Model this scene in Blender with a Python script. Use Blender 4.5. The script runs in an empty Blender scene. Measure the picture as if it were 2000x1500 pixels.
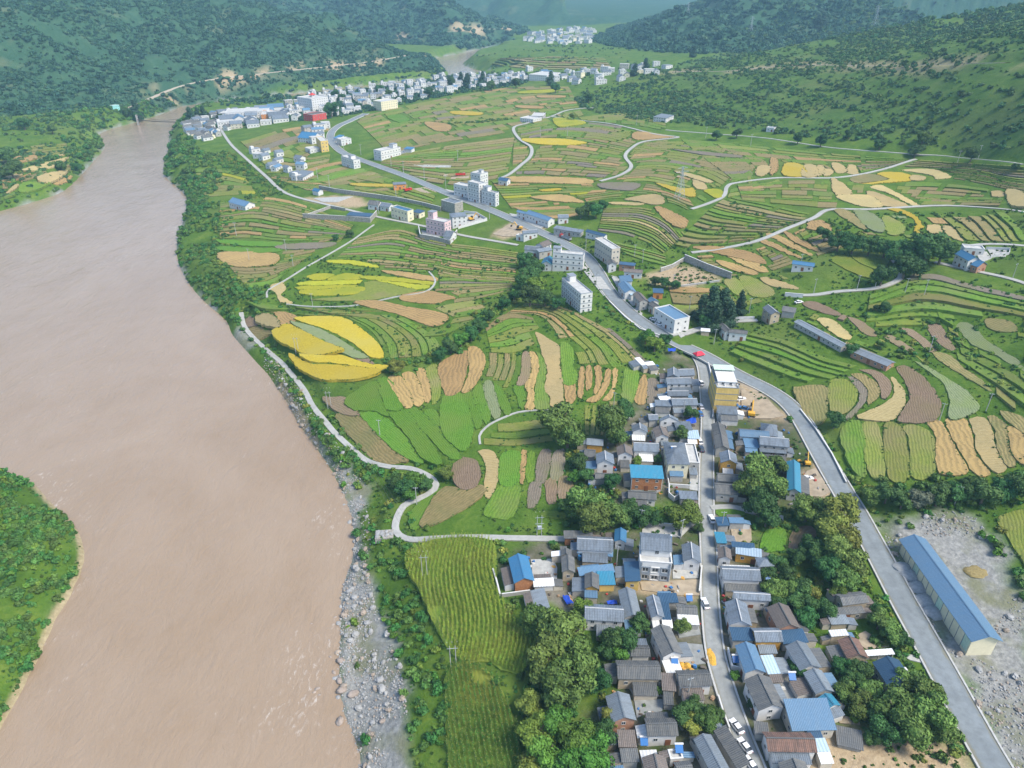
import bpy, bmesh, math, random
import numpy as np
from mathutils import Vector, Matrix

R = math.radians
scene = bpy.context.scene
COL = scene.collection

# ------------------------------------------------------------------ camera, sky, sun, exposure
CAM_H = 176.0            # flying height over the village street
PITCH = R(30.0)
FOC = 1388.0             # focal length in photograph pixels (2000 wide)
cam_data = bpy.data.cameras.new('camera')
cam_data.sensor_width = 36.0
cam_data.lens = FOC / 2000.0 * 36.0
cam_data.clip_start = 1.0
cam_data.clip_end = 30000.0
cam = bpy.data.objects.new('camera', cam_data)
cam.location = (0, 0, CAM_H)
cam.rotation_euler = (math.pi / 2 - PITCH, 0, 0)
COL.objects.link(cam)
scene.camera = cam

SUN_EL, SUN_AZ = R(52), R(120)     # azimuth clockwise from +Y (view direction)
world = bpy.data.worlds.new('World')
scene.world = world
world.use_nodes = True
wn = world.node_tree.nodes
wl = world.node_tree.links
bg = wn['Background']
sky = wn.new('ShaderNodeTexSky')
sky.sky_type = 'NISHITA'
sky.sun_disc = False
sky.sun_elevation = SUN_EL
sky.sun_rotation = SUN_AZ
sky.altitude = 1800
sky.air_density = 1.0
sky.dust_density = 5.0
sky.ozone_density = 1.0
wl.new(sky.outputs[0], bg.inputs[0])
bg.inputs[1].default_value = 0.135

sd = bpy.data.lights.new('sun', 'SUN')
sd.energy = 2.15
sd.angle = R(20)
sd.color = (1.0, 0.93, 0.80)
sun = bpy.data.objects.new('sun', sd)
sdir = Vector((math.sin(SUN_AZ) * math.cos(SUN_EL), math.cos(SUN_AZ) * math.cos(SUN_EL), math.sin(SUN_EL)))
sun.rotation_euler = sdir.to_track_quat('Z', 'Y').to_euler()
sun.location = (300, 0, 600)
COL.objects.link(sun)

scene.view_settings.view_transform = 'Standard'
scene.view_settings.look = 'None'
scene.view_settings.exposure = 1.36
scene.view_settings.gamma = 1.0
scene.view_settings.use_curve_mapping = False
scene.render.engine = 'CYCLES'
cy = scene.cycles
cy.max_bounces = 4
cy.diffuse_bounces = 2
cy.glossy_bounces = 2
cy.transmission_bounces = 2
cy.transparent_max_bounces = 4
cy.volume_bounces = 0
cy.caustics_reflective = False
cy.caustics_refractive = False
cy.use_adaptive_sampling = True
cy.use_denoising = True
cy.volume_step_rate = 1.0

HAZE, HAZE_TOP = 0.000105, 560.0
rng = np.random.default_rng(7)
random.seed(11)

# ------------------------------------------------------------------ survey: photograph pixel -> ray -> ground
def rays(uv):
    uv = np.atleast_2d(np.asarray(uv, float))
    xr = (uv[:, 0] - 1000) / FOC
    yr = -(uv[:, 1] - 750) / FOC
    c, s = math.cos(PITCH), math.sin(PITCH)
    return np.stack([xr, c + yr * s, -s + yr * c], 1)

def on_plane(uv, z):
    d = rays(uv)
    t = (np.asarray(z, float) - CAM_H) / d[:, 2]
    return d * t[:, None] + np.array([0, 0, CAM_H])

def to_pixel(p):
    p = np.atleast_2d(np.asarray(p, float))
    q = p - np.array([0, 0, CAM_H])
    c, s = math.cos(PITCH), math.sin(PITCH)
    f = q[:, 1] * c - q[:, 2] * s
    up = q[:, 1] * s + q[:, 2] * c
    return np.stack([1000 + FOC * q[:, 0] / f, 750 - FOC * up / f], 1)

# ------------------------------------------------------------------ noise
def _hash(ix, iy, seed):
    n = (ix.astype(np.int64) * 374761393 + iy.astype(np.int64) * 668265263 + seed * 974711) & 0x7fffffff
    n = ((n ^ (n >> 13)) * 1274126177) & 0x7fffffff
    return ((n ^ (n >> 16)) & 0xffff) / 65535.0

def vnoise(x, y, seed=0):
    x = np.asarray(x, float); y = np.asarray(y, float)
    ix = np.floor(x); iy = np.floor(y)
    fx = x - ix; fy = y - iy
    fx = fx * fx * (3 - 2 * fx); fy = fy * fy * (3 - 2 * fy)
    a = _hash(ix, iy, seed); b = _hash(ix + 1, iy, seed)
    c = _hash(ix, iy + 1, seed); d = _hash(ix + 1, iy + 1, seed)
    return (a * (1 - fx) + b * fx) * (1 - fy) + (c * (1 - fx) + d * fx) * fy

def fbm(x, y, octv=4, seed=0):
    r = 0; a = 0.5; s = 0
    for i in range(octv):
        r = r + a * vnoise(x, y, seed + i * 17); s += a
        x = x * 2.03 + 11.3; y = y * 2.03 - 7.1; a *= 0.5
    return r / s

def smooth(a, b, x):
    t = np.clip((x - a) / (b - a), 0, 1)
    return t * t * (3 - 2 * t)

def seg_dist(px, py, line):
    """distance from points to a polyline"""
    best = np.full(px.shape, 1e9)
    for (ax, ay), (bx, by) in zip(line[:-1], line[1:]):
        dx, dy = bx - ax, by - ay
        L = dx * dx + dy * dy + 1e-9
        t = np.clip(((px - ax) * dx + (py - ay) * dy) / L, 0, 1)
        best = np.minimum(best, np.hypot(px - ax - t * dx, py - ay - t * dy))
    return best

def inside(px, py, poly):
    c = np.zeros(px.shape, bool)
    n = len(poly)
    for i in range(n):
        x0, y0 = poly[i][0], poly[i][1]
        x1, y1 = poly[(i + 1) % n][0], poly[(i + 1) % n][1]
        if y0 == y1: continue
        k = ((y0 > py) != (y1 > py)) & (px < (x1 - x0) * (py - y0) / (y1 - y0) + x0)
        c ^= k
    return c

def sdist(px, py, poly):
    """signed distance, positive inside"""
    d = seg_dist(px, py, list(poly) + [poly[0]])
    return np.where(inside(px, py, poly), d, -d)

def catmull(pts, n=6, closed=False):
    pts = [np.asarray(p, float) for p in pts]
    out = []
    m = len(pts)
    rngk = range(m if closed else m - 1)
    for i in rngk:
        p1 = pts[i]; p2 = pts[(i + 1) % m]
        p0 = pts[(i - 1) % m] if (closed or i > 0) else 2 * p1 - p2
        p3 = pts[(i + 2) % m] if (closed or i + 2 < m) else 2 * p2 - p1
        for k in range(n):
            t = k / n
            out.append(0.5 * ((2 * p1) + (-p0 + p2) * t + (2 * p0 - 5 * p1 + 4 * p2 - p3) * t * t + (-p0 + 3 * p1 - 3 * p2 + p3) * t ** 3))
    if not closed: out.append(pts[-1])
    return np.array(out)

def resample(pts, n):
    pts = np.asarray(pts, float)
    d = np.r_[0, np.cumsum(np.linalg.norm(np.diff(pts, axis=0), axis=1))]
    s = np.linspace(0, d[-1], n)
    return np.stack([np.interp(s, d, pts[:, k]) for k in range(pts.shape[1])], 1)
# ------------------------------------------------------------------ terrain heights
ZW = -16.0                                   # river level
river_px = [  # right bank from the bottom of the view up, then the far/left bank back down
    (706, 1560), (700, 1470), (672, 1400), (660, 1330), (664, 1230), (668, 1150), (690, 1080), (682, 1000), (650, 925), (610, 860), (560, 780),
    (500, 690), (440, 625), (385, 575), (350, 520), (346, 470), (366, 395), (345, 365), (318, 335), (330, 290), (332, 262), (352, 240),
    (385, 222), (450, 212), (520, 206), (600, 200), (680, 194), (760, 186), (830, 176), (880, 166), (960, 152), (985, 146), (940, 138), (905, 126), (925, 112), (968, 103), (960, 99)]
river_left_px = [(905, 103), (858, 112), (850, 118), (868, 135), (872, 148), (800, 158), (700, 168), (590, 181), (480, 192), (365, 206), (340, 214), (285, 233), (196, 260), (205, 285),
    (185, 312), (155, 345), (120, 375), (60, 396), (0, 412)]
rp = on_plane(river_px, ZW)[:, :2]
rl = on_plane(river_left_px, ZW)[:, :2]
# river beyond the peninsula bends off to the left of the far valley, and on this side runs out of the frame
mound_px = [(0, 918), (60, 940), (105, 985), (150, 1030), (166, 1090), (140, 1160), (110, 1210), (75, 1290), (0, 1430)]
mnd = on_plane(mound_px, ZW)[:, :2]
RIVER = np.vstack([catmull(rp, 4), [[30, 2420]], [[-40, 2440]], catmull(rl, 4), [[-560, 560], [-700, 420], [-560, 330], [-420, 310]], catmull(mnd, 4),
                   [[-190, 80], [-190, 20], [-50, 20]]])

ctrl = [  # pixel u, v, elevation
    (1400, 1480, 0), (1400, 1250, 0), (1390, 1000, 0.5), (1385, 800, 1.5), (1365, 700, 3), (1150, 1400, -2), (1150, 1150, -1), (950, 1450, -3.5), (860, 1250, -4),
    (900, 1100, -4), (780, 1000, -9), (740, 1230, -13.2), (720, 1400, -14.0), (735, 1500, -14), (690, 1150, -14.6), (720, 950, -13.5), (800, 1400, -7), (800, 1120, -6),
    (1650, 1400, 0), (1650, 1150, 0), (1900, 1480, 0), (1760, 1180, 1), (1920, 1240, 0), (1640, 960, 3), (1960, 1100, 4), (1560, 820, 4), (1480, 740, 5),
    (1750, 980, 6), (1950, 960, 12), (1750, 870, 9), (1950, 840, 16), (1650, 780, 9), (1850, 720, 18), (1980, 660, 25), (1600, 690, 13), (1750, 640, 19), (1900, 580, 29), (1990, 545, 32),
    (1450, 660, 9), (1300, 650, 8), (1165, 520, 11), (1230, 600, 9), (1000, 420, 12), (880, 375, 12), (740, 320, 11), (640, 270, 9), (560, 250, 6), (480, 300, 3), (430, 270, 0), (400, 250, -3),
    (660, 200, 2), (800, 175, 4), (950, 160, 8), (1100, 160, 16), (1130, 190, 18), (1050, 240, 20), (900, 240, 15), (760, 250, 12), (1000, 330, 18), (1200, 340, 24), (1320, 265, 26), (1400, 350, 30),
    (1600, 340, 34), (1790, 310, 36), (1990, 350, 46), (1990, 420, 42), (1700, 410, 34), (1500, 460, 26), (1350, 495, 18), (1300, 420, 24), (1150, 420, 18), (1600, 520, 26), (1760, 540, 27), (1880, 500, 33), (1500, 560, 17), (1400, 580, 13),
    (1050, 560, 5), (1000, 470, 9), (880, 520, 4), (720, 480, 3.5), (600, 420, 4), (470, 430, 0), (430, 520, -3), (520, 560, -1), (700, 570, 1), (860, 610, 2.2), (500, 650, -3), (600, 720, -3.5), (740, 700, -1.5),
    (960, 640, 4), (1100, 620, 8), (1250, 760, 3), (1080, 800, 1.5), (940, 760, 0.5), (800, 760, -2), (700, 800, -5), (850, 900, -4), (1000, 940, -1.5), (1150, 900, 0), (1240, 900, 0.3), (770, 900, -7), (640, 800, -8),
    (1300, 850, 1), (560, 380, 4), (430, 360, -3), (390, 480, -10), (480, 620, -7),
    # near right-hand hill
    (1200, 215, 17), (1400, 262, 27), (1600, 285, 33), (1850, 300, 40), (1300, 195, 30), (1500, 200, 46), (1700, 200, 62), (1900, 200, 78), (2100, 220, 86), (1310, 132, 42), (1500, 92, 72), (1600, 66, 88), (1700, 48, 104), (1850, 62, 104), (2000, 22, 130), (2200, 0, 150), (2200, 330, 70), (2200, 600, 45), (2200, 900, 26),
    # terrace peninsula in the second bend, its village, and the valley behind
    (940, 112, 6), (1000, 104, 14), (1100, 118, 18), (1200, 120, 24), (1060, 88, 15), (1100, 66, 16), (1160, 88, 22), (1100, 138, 12),
    # left river terrace
    (60, 370, -6), (100, 330, -2), (20, 330, 0), (150, 290, 0), (60, 270, 6), (180, 240, 8), (270, 215, 4), (20, 400, -12), (310, 205, 2)]
cp = np.array(ctrl, float)
cw = on_plane(cp[:, :2], cp[:, 2])
extra = np.array([[300, 1500, 34], [700, 1750, 70], [-900, 900, 10], [-50, 20, -8], [300, 20, 0], [700, 20, 10], [800, 300, 30], [120, 3000, 8], [0, 4500, 20], [900, 4000, 60], [-700, 700, 4], [-1200, 2500, 10],
                  [-120, 120, -14.3], [-190, 190, -5], [-230, 200, 8], [-225, 150, 10], [-300, 200, 32], [-300, 110, 34], [-205, 120, 2]], float)
cw = np.vstack([cw, extra])
SC = 400.0
def _k(r2): return 0.5 * r2 * np.log(r2 + 1e-9)
def _tps_fit(P, z, lam):
    n = len(P)
    r2 = ((P[:, None, :] - P[None, :, :]) ** 2).sum(2)
    A = np.zeros((n + 3, n + 3))
    A[:n, :n] = _k(r2) + lam * np.eye(n)
    A[:n, n] = 1; A[:n, n + 1:] = P; A[n, :n] = 1; A[n + 1:, :n] = P.T
    return np.linalg.solve(A, np.r_[z, 0, 0, 0])
TP = cw[:, :2] / SC
TW = _tps_fit(TP, cw[:, 2], 0.0006)
def tps(x, y):
    X = x.ravel() / SC; Y = y.ravel() / SC
    out = TW[-3] + TW[-2] * X + TW[-1] * Y
    for i in range(len(TP)):
        out = out + TW[i] * _k((X - TP[i, 0]) ** 2 + (Y - TP[i, 1]) ** 2)
    return np.clip(out.reshape(x.shape), -15.2, 170)

MOUNTAINS = [  # foot outline, slope, ease-in metres, seed
    ([(-1700, 300), (-850, 760), (-700, 960), (-605, 1075), (-552, 1180), (-418, 1400), (-312, 1538), (-152, 1660), (-165, 1770), (-235, 1950), (-400, 2330), (-800, 3000), (-2600, 4200), (-3600, 300)], 0.72, 30, 3),
    ([(-420, 2350), (-190, 2170), (-80, 2250), (10, 2420), (60, 2640), (40, 2900), (-300, 3600), (-3000, 6000), (-3000, 3200)], 0.66, 40, 5),
    ([(-600, 3700), (60, 2960), (250, 2850), (420, 2860), (700, 3000), (2500, 4200), (1500, 8000), (-1500, 8000)], 0.8, 60, 9),
    ([(205, 2120), (235, 1880), (290, 1660), (360, 1520), (560, 1560), (800, 1500), (1500, 1250), (4000, 1500), (4000, 5000), (1100, 3500), (360, 2700)], 0.46, 90, 13),
    ([(900, 1200), (1000, 1000), (1200, 900), (3500, 700), (3500, 2500), (1100, 1700)], 0.45, 60, 21),
]
MB = [(min(p[0] for p in m[0]), max(p[0] for p in m[0]), min(p[1] for p in m[0]), max(p[1] for p in m[0])) for m in MOUNTAINS]

def raw_height(x, y):
    h = tps(x, y)
    # small undulation
    h = h + (fbm(x / 60, y / 60, 3, 4) - 0.5) * 1.6
    for (poly, slope, ease, seed), bb in zip(MOUNTAINS, MB):
        k = (x > bb[0]) & (x < bb[1]) & (y > bb[2]) & (y < bb[3])
        if not k.any(): continue
        xs, ys = x[k], y[k]
        wx = xs + (fbm(xs / 160, ys / 160, 3, seed) - 0.5) * 90
        wy = ys + (fbm(xs / 160 + 40, ys / 160, 3, seed + 1) - 0.5) * 90
        d = np.minimum(sdist(xs, ys, poly), sdist(wx, wy, poly) * 0.8 + 8)
        d = np.maximum(d, 0)
        rid = np.abs(fbm(xs / 210, ys / 210, 4, seed + 2) - 0.5) * 2
        gul = np.abs(fbm(xs / 70, ys / 70, 3, seed + 3) - 0.5) * 2
        m = slope * (np.sqrt(d * d + ease * ease) - ease) * (0.62 + 0.8 * rid) + np.minimum(d * 0.10, 16) * (gul - 0.3) * 2.2
        cap = 240 if seed in (3, 5) else 480
        m = cap * (1 - np.exp(-np.maximum(m, 0) / cap))
        base = np.minimum(h[k], 40)
        h[k] = base + np.maximum(m, 0) * smooth(0, 12, d)
    dr = sdist(x, y, RIVER)
    bank = ZW + np.maximum(-dr, 0) * (0.55 + 0.5 * fbm(x / 25, y / 25, 2, 8)) - 0.2
    h = np.where(dr > 0, np.maximum(ZW - 0.6 - dr * 0.25, -22), np.minimum(h, bank))
    raw_height.river = dr
    return h

class Grid:
    def __init__(g, x0, x1, y0, y1, st):
        g.x0, g.y0, g.st = x0, y0, st
        g.nx = int((x1 - x0) / st) + 1; g.ny = int((y1 - y0) / st) + 1
        xs = x0 + np.arange(g.nx) * st; ys = y0 + np.arange(g.ny) * st
        g.X, g.Y = np.meshgrid(xs, ys)
        g.h = raw_height(g.X, g.Y)
        g.river = raw_height.river
        g.road = np.full(g.h.shape, 1e3); g.take = np.full(g.h.shape, -1e3)
    def get(g, x, y, key='h'):
        fx = np.clip((x - g.x0) / g.st, 0, g.nx - 1.001); fy = np.clip((y - g.y0) / g.st, 0, g.ny - 1.001)
        ix = fx.astype(int); iy = fy.astype(int); fx = fx - ix; fy = fy - iy
        h = getattr(g, key)
        return (h[iy, ix] * (1 - fx) + h[iy, ix + 1] * fx) * (1 - fy) + (h[iy + 1, ix] * (1 - fx) + h[iy + 1, ix + 1] * fx) * fy
    def has(g, x, y):
        return (x > g.x0) & (x < g.x0 + (g.nx - 1) * g.st) & (y > g.y0) & (y < g.y0 + (g.ny - 1) * g.st)
NEAR = Grid(-420, 640, 40, 760, 2.0)
FAR = Grid(-3000, 3400, -400, 7600, 12.0)
MID = Grid(-800, 1100, 40, 2400, 5.0)
def look(key, x, y):
    x = np.asarray(x, float); y = np.asarray(y, float)
    a = NEAR.has(x, y)
    if a.all(): return NEAR.get(x, y, key)
    b = MID.has(x, y) & ~a; c = ~(a | b)
    out = np.empty(x.shape)
    if a.any(): out[a] = NEAR.get(x[a], y[a], key)
    if b.any(): out[b] = MID.get(x[b], y[b], key)
    if c.any(): out[c] = FAR.get(x[c], y[c], key)
    return out
def Hz(x, y): return look('h', x, y)
def h1(x, y): return float(Hz(np.array([x]), np.array([y]))[0])

TS = np.concatenate([[100], 100 * 1.02 ** np.arange(1, 225)])
def ground(uv, lift=0.0):
    """where the lines of sight through photograph pixels meet the terrain (raised by lift)"""
    d = rays(uv)
    lo = np.full(len(d), TS[0]); hi = np.full(len(d), TS[-1]); done = np.zeros(len(d), bool)
    prev = TS[0]
    for t in TS[1:]:
        x = d[:, 0] * t; y = d[:, 1] * t; z = CAM_H + d[:, 2] * t
        under = (z < np.maximum(Hz(x, y), ZW) + lift) & ~done
        lo[under] = prev; hi[under] = t; done |= under
        prev = t
        if done.all(): break
    for _ in range(18):
        m = (lo + hi) / 2
        x = d[:, 0] * m; y = d[:, 1] * m; z = CAM_H + d[:, 2] * m
        under = z < np.maximum(Hz(x, y), ZW) + lift
        hi = np.where(under, m, hi); lo = np.where(under, lo, m)
    p = d * hi[:, None]
    return np.stack([p[:, 0], p[:, 1], CAM_H + p[:, 2]], 1)
def gp(u, v, lift=0.0): return ground([(u, v)], lift)[0]
# ------------------------------------------------------------------ materials
MATS = {}
def _new(name):
    m = bpy.data.materials.new(name); m.use_nodes = True
    MATS[name] = m
    nt = m.node_tree
    return m, nt, nt.nodes, nt.links, nt.nodes['Principled BSDF']
def rgb(c):   # values given as linear base colours
    return (c[0], c[1], c[2], 1)
def ramp(N, fac, stops, L):
    r = N.new('ShaderNodeValToRGB')
    e = r.color_ramp.elements
    while len(e) < len(stops): e.new(0.5)
    for k, (p, c) in enumerate(stops):
        e[k].position = p; e[k].color = rgb(c)
    L.new(fac, r.inputs[0]); return r.outputs[0]
def noise(N, L, vec, scale, detail=4, rough=0.55, dist=0.0):
    n = N.new('ShaderNodeTexNoise')
    n.inputs['Scale'].default_value = scale; n.inputs['Detail'].default_value = detail
    n.inputs['Roughness'].default_value = rough; n.inputs['Distortion'].default_value = dist
    if vec is not None: L.new(vec, n.inputs['Vector'])
    return n.outputs[0]
def mixc(N, L, fac, a, b, blend='MIX'):
    m = N.new('ShaderNodeMix'); m.data_type = 'RGBA'; m.blend_type = blend
    for s, v in ((m.inputs[0], fac), (m.inputs[6], a), (m.inputs[7], b)):
        if isinstance(v, (int, float)): s.default_value = v
        elif isinstance(v, tuple): s.default_value = rgb(v)
        else: L.new(v, s)
    return m.outputs[2]
def mth(N, L, op, a, b=0.0, clamp=False):
    m = N.new('ShaderNodeMath'); m.operation = op; m.use_clamp = clamp
    for s, v in ((m.inputs[0], a), (m.inputs[1], b)):
        if isinstance(v, (int, float)): s.default_value = v
        else: L.new(v, s)
    return m.outputs[0]
def bump(N, L, b, h, strength=0.5, dist=0.2):
    n = N.new('ShaderNodeBump'); n.inputs['Strength'].default_value = strength; n.inputs['Distance'].default_value = dist
    L.new(h, n.inputs['Height']); L.new(n.outputs[0], b.inputs['Normal'])
def geo_pos(N): return N.new('ShaderNodeNewGeometry').outputs['Position']
def uvn(N): return N.new('ShaderNodeUVMap').outputs[0]

def simple(name, c, rough=0.8, var=0.25, scale=1.2, metal=0.0, spec=0.3, big=0.06):
    """plain painted, plastered or earthen surface with blotches and fine dirt"""
    m, nt, N, L, b = _new(name)
    P = geo_pos(N)
    n1 = noise(N, L, P, scale, 5); n2 = noise(N, L, P, big, 3)
    dark = tuple(v * (1 - var) for v in c); light = tuple(min(v * (1 + var), 1) for v in c)
    c1 = ramp(N, n1, [(0.3, dark), (0.7, light)], L)
    c2 = mixc(N, L, mth(N, L, 'MULTIPLY', n2, 0.35), c1, dark)
    L.new(c2, b.inputs['Base Color'])
    b.inputs['Roughness'].default_value = rough; b.inputs['Metallic'].default_value = metal
    b.inputs['Specular IOR Level'].default_value = spec
    return m

def stripes_roof(name, c, period, rough=0.5, stain=(0.1, 0.1, 0.1), amt=0.35, contrast=0.25, metal=0.0, course=0.0):
    """roof sheet or tiles: ribs run down the slope (UV.x is metres along the ridge, UV.y metres down the slope)"""
    m, nt, N, L, b = _new(name)
    U = uvn(N); sp = N.new('ShaderNodeSeparateXYZ'); L.new(U, sp.inputs[0])
    P = geo_pos(N)
    w = mth(N, L, 'SINE', mth(N, L, 'MULTIPLY', sp.outputs[0], 2 * math.pi / period))
    h = w
    if course > 0:
        w2 = mth(N, L, 'FRACT', mth(N, L, 'DIVIDE', sp.outputs[1], course))
        h = mth(N, L, 'ADD', w, w2)
    fac = mth(N, L, 'ADD', mth(N, L, 'MULTIPLY', h, 0.25), 0.5)
    dk = tuple(v * (1 - contrast) for v in c); lt = tuple(v * (1 + contrast) for v in c)
    base = mixc(N, L, fac, dk, lt)
    mp = N.new('ShaderNodeMapping'); L.new(U, mp.inputs[0]); mp.inputs['Scale'].default_value = (1.0, 0.25, 1)
    obj = N.new('ShaderNodeObjectInfo')
    vadd = N.new('ShaderNodeVectorMath'); vadd.operation = 'ADD'; L.new(mp.outputs[0], vadd.inputs[0])
    cmb = N.new('ShaderNodeCombineXYZ'); L.new(mth(N, L, 'MULTIPLY', obj.outputs['Random'], 57.0), cmb.inputs[2]); L.new(cmb.outputs[0], vadd.inputs[1])
    ns = noise(N, L, vadd.outputs[0], 0.9, 6, 0.65)
    st = ramp(N, ns, [(0.42, (0, 0, 0)), (0.72, (1, 1, 1))], L)
    col = mixc(N, L, mth(N, L, 'MULTIPLY', st, amt), base, stain)
    fine = noise(N, L, P, 3.5, 3)
    col = mixc(N, L, mth(N, L, 'MULTIPLY', mth(N, L, 'SUBTRACT', fine, 0.5), 0.9, True), col, tuple(min(1, v * 2.0 + 0.05) for v in c))
    hue = N.new('ShaderNodeHueSaturation'); L.new(col, hue.inputs['Color'])
    L.new(mth(N, L, 'ADD', 0.82, mth(N, L, 'MULTIPLY', obj.outputs['Random'], 0.36)), hue.inputs['Value'])
    L.new(hue.outputs[0], b.inputs['Base Color'])
    b.inputs['Roughness'].default_value = rough; b.inputs['Metallic'].default_value = metal
    b.inputs['Specular IOR Level'].default_value = 0.35
    bump(N, L, b, h, 0.6, 0.06)
    return m

def field_mat(name, ca, cb, row=0.0, rowc=None, rstr=0.6, scale=0.25, patch=0.04, patchc=None, rough=0.9, bstr=0.6, wob=1.5, along=True):
    """cropped ground: blotchy plants, rows along the plot (UV in metres)"""
    m, nt, N, L, b = _new(name)
    U = uvn(N); P = geo_pos(N)
    n1 = noise(N, L, P, scale, 6, 0.65); n2 = noise(N, L, P, patch, 3); n3 = noise(N, L, P, scale * 6, 3)
    obj = N.new('ShaderNodeObjectInfo')
    f = mth(N, L, 'ADD', mth(N, L, 'MULTIPLY', n1, 0.65), mth(N, L, 'MULTIPLY', n3, 0.35))
    col = ramp(N, f, [(0.38, ca), (0.62, cb)], L)
    hh = f
    if patchc:
        pf = ramp(N, n2, [(0.45, (0, 0, 0)), (0.66, (1, 1, 1))], L)
        col = mixc(N, L, mth(N, L, 'MULTIPLY', pf, 0.75), col, patchc)
    if row > 0:
        sp = N.new('ShaderNodeSeparateXYZ'); L.new(U, sp.inputs[0])
        d = mth(N, L, 'ADD', sp.outputs[1 if along else 0], mth(N, L, 'MULTIPLY', n2, wob * 4))
        d = mth(N, L, 'ADD', d, mth(N, L, 'MULTIPLY', n1, wob))
        s = mth(N, L, 'SINE', mth(N, L, 'MULTIPLY', d, 2 * math.pi / row))
        s = mth(N, L, 'ADD', mth(N, L, 'MULTIPLY', s, 0.5), 0.5)
        s2 = mth(N, L, 'MULTIPLY', s, mth(N, L, 'MULTIPLY', n3, 1.9), True)
        k = ramp(N, s2, [(0.32, (0, 0, 0)), (0.6, (1, 1, 1))], L)
        col = mixc(N, L, mth(N, L, 'MULTIPLY', k, rstr), col, rowc)
        hh = mth(N, L, 'ADD', f, mth(N, L, 'MULTIPLY', s2, 0.8))
    hue = N.new('ShaderNodeHueSaturation'); L.new(col, hue.inputs['Color'])
    L.new(mth(N, L, 'ADD', 0.494, mth(N, L, 'MULTIPLY', obj.outputs['Random'], 0.012)), hue.inputs['Hue'])
    L.new(mth(N, L, 'ADD', 0.86, mth(N, L, 'MULTIPLY', obj.outputs['Random'], 0.28)), hue.inputs['Value'])
    L.new(hue.outputs[0], b.inputs['Base Color'])
    b.inputs['Roughness'].default_value = rough; b.inputs['Specular IOR Level'].default_value = 0.15
    bump(N, L, b, hh, bstr, 0.25)
    return m

FM = {
    'Y': field_mat('ripe_rice', (0.33, 0.25, 0.022), (0.44, 0.335, 0.04), 0.9, (0.31, 0.24, 0.025), 0.1, 0.9, 0.05, (0.37, 0.3, 0.06)),
    'L': field_mat('ripening_rice', (0.25, 0.26, 0.018), (0.36, 0.34, 0.03), 0.9, (0.22, 0.25, 0.02), 0.1, 0.9, 0.05, (0.2, 0.25, 0.028)),
    'P': field_mat('cut_straw', (0.32, 0.26, 0.115), (0.42, 0.34, 0.165), 1.1, (0.24, 0.18, 0.08), 0.3, 0.7, 0.06, (0.46, 0.35, 0.15), along=False, wob=0.8),
    'G': field_mat('young_rice', (0.062, 0.15, 0.014), (0.118, 0.235, 0.028), 0.9, (0.055, 0.14, 0.014), 0.06, 1.1, 0.045, (0.12, 0.19, 0.03)),
    'g': field_mat('green_crop', (0.078, 0.16, 0.017), (0.148, 0.24, 0.03), 1.2, (0.075, 0.135, 0.028), 0.25, 0.5, 0.05, (0.16, 0.18, 0.055)),
    'd': field_mat('grassy_stubble', (0.122, 0.168, 0.026), (0.212, 0.228, 0.047), 1.2, (0.11, 0.14, 0.04), 0.25, 0.5, 0.05, (0.22, 0.185, 0.08)),
    's': field_mat('brown_stubble', (0.19, 0.155, 0.065), (0.30, 0.23, 0.1), 1.3, (0.13, 0.135, 0.05), 0.4, 0.5, 0.05, (0.16, 0.165, 0.06)),
    'o': field_mat('stalk_rows', (0.2, 0.15, 0.065), (0.29, 0.19, 0.08), 2.1, (0.40, 0.265, 0.105), 0.6, 1.0, 0.07, (0.34, 0.235, 0.095), wob=2.2, bstr=0.4),
    'b': field_mat('tilled_soil', (0.18, 0.13, 0.085), (0.25, 0.185, 0.12), 1.0, (0.155, 0.11, 0.07), 0.2, 0.6, 0.05, (0.2, 0.165, 0.08)),
    'k': field_mat('grey_soil', (0.16, 0.135, 0.1), (0.215, 0.185, 0.14), 1.0, (0.135, 0.115, 0.085), 0.2, 0.6, 0.05, (0.165, 0.165, 0.08)),
    'c': field_mat('maize_ground', (0.085, 0.15, 0.02), (0.15, 0.215, 0.03), 1.25, (0.05, 0.095, 0.016), 0.15, 0.6, 0.05, (0.2, 0.21, 0.035)),
    'q': field_mat('grey_green_weeds', (0.16, 0.195, 0.095), (0.22, 0.25, 0.13), 1.0, (0.15, 0.185, 0.08), 0.15, 0.6, 0.06, (0.18, 0.23, 0.075)),
}
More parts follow.
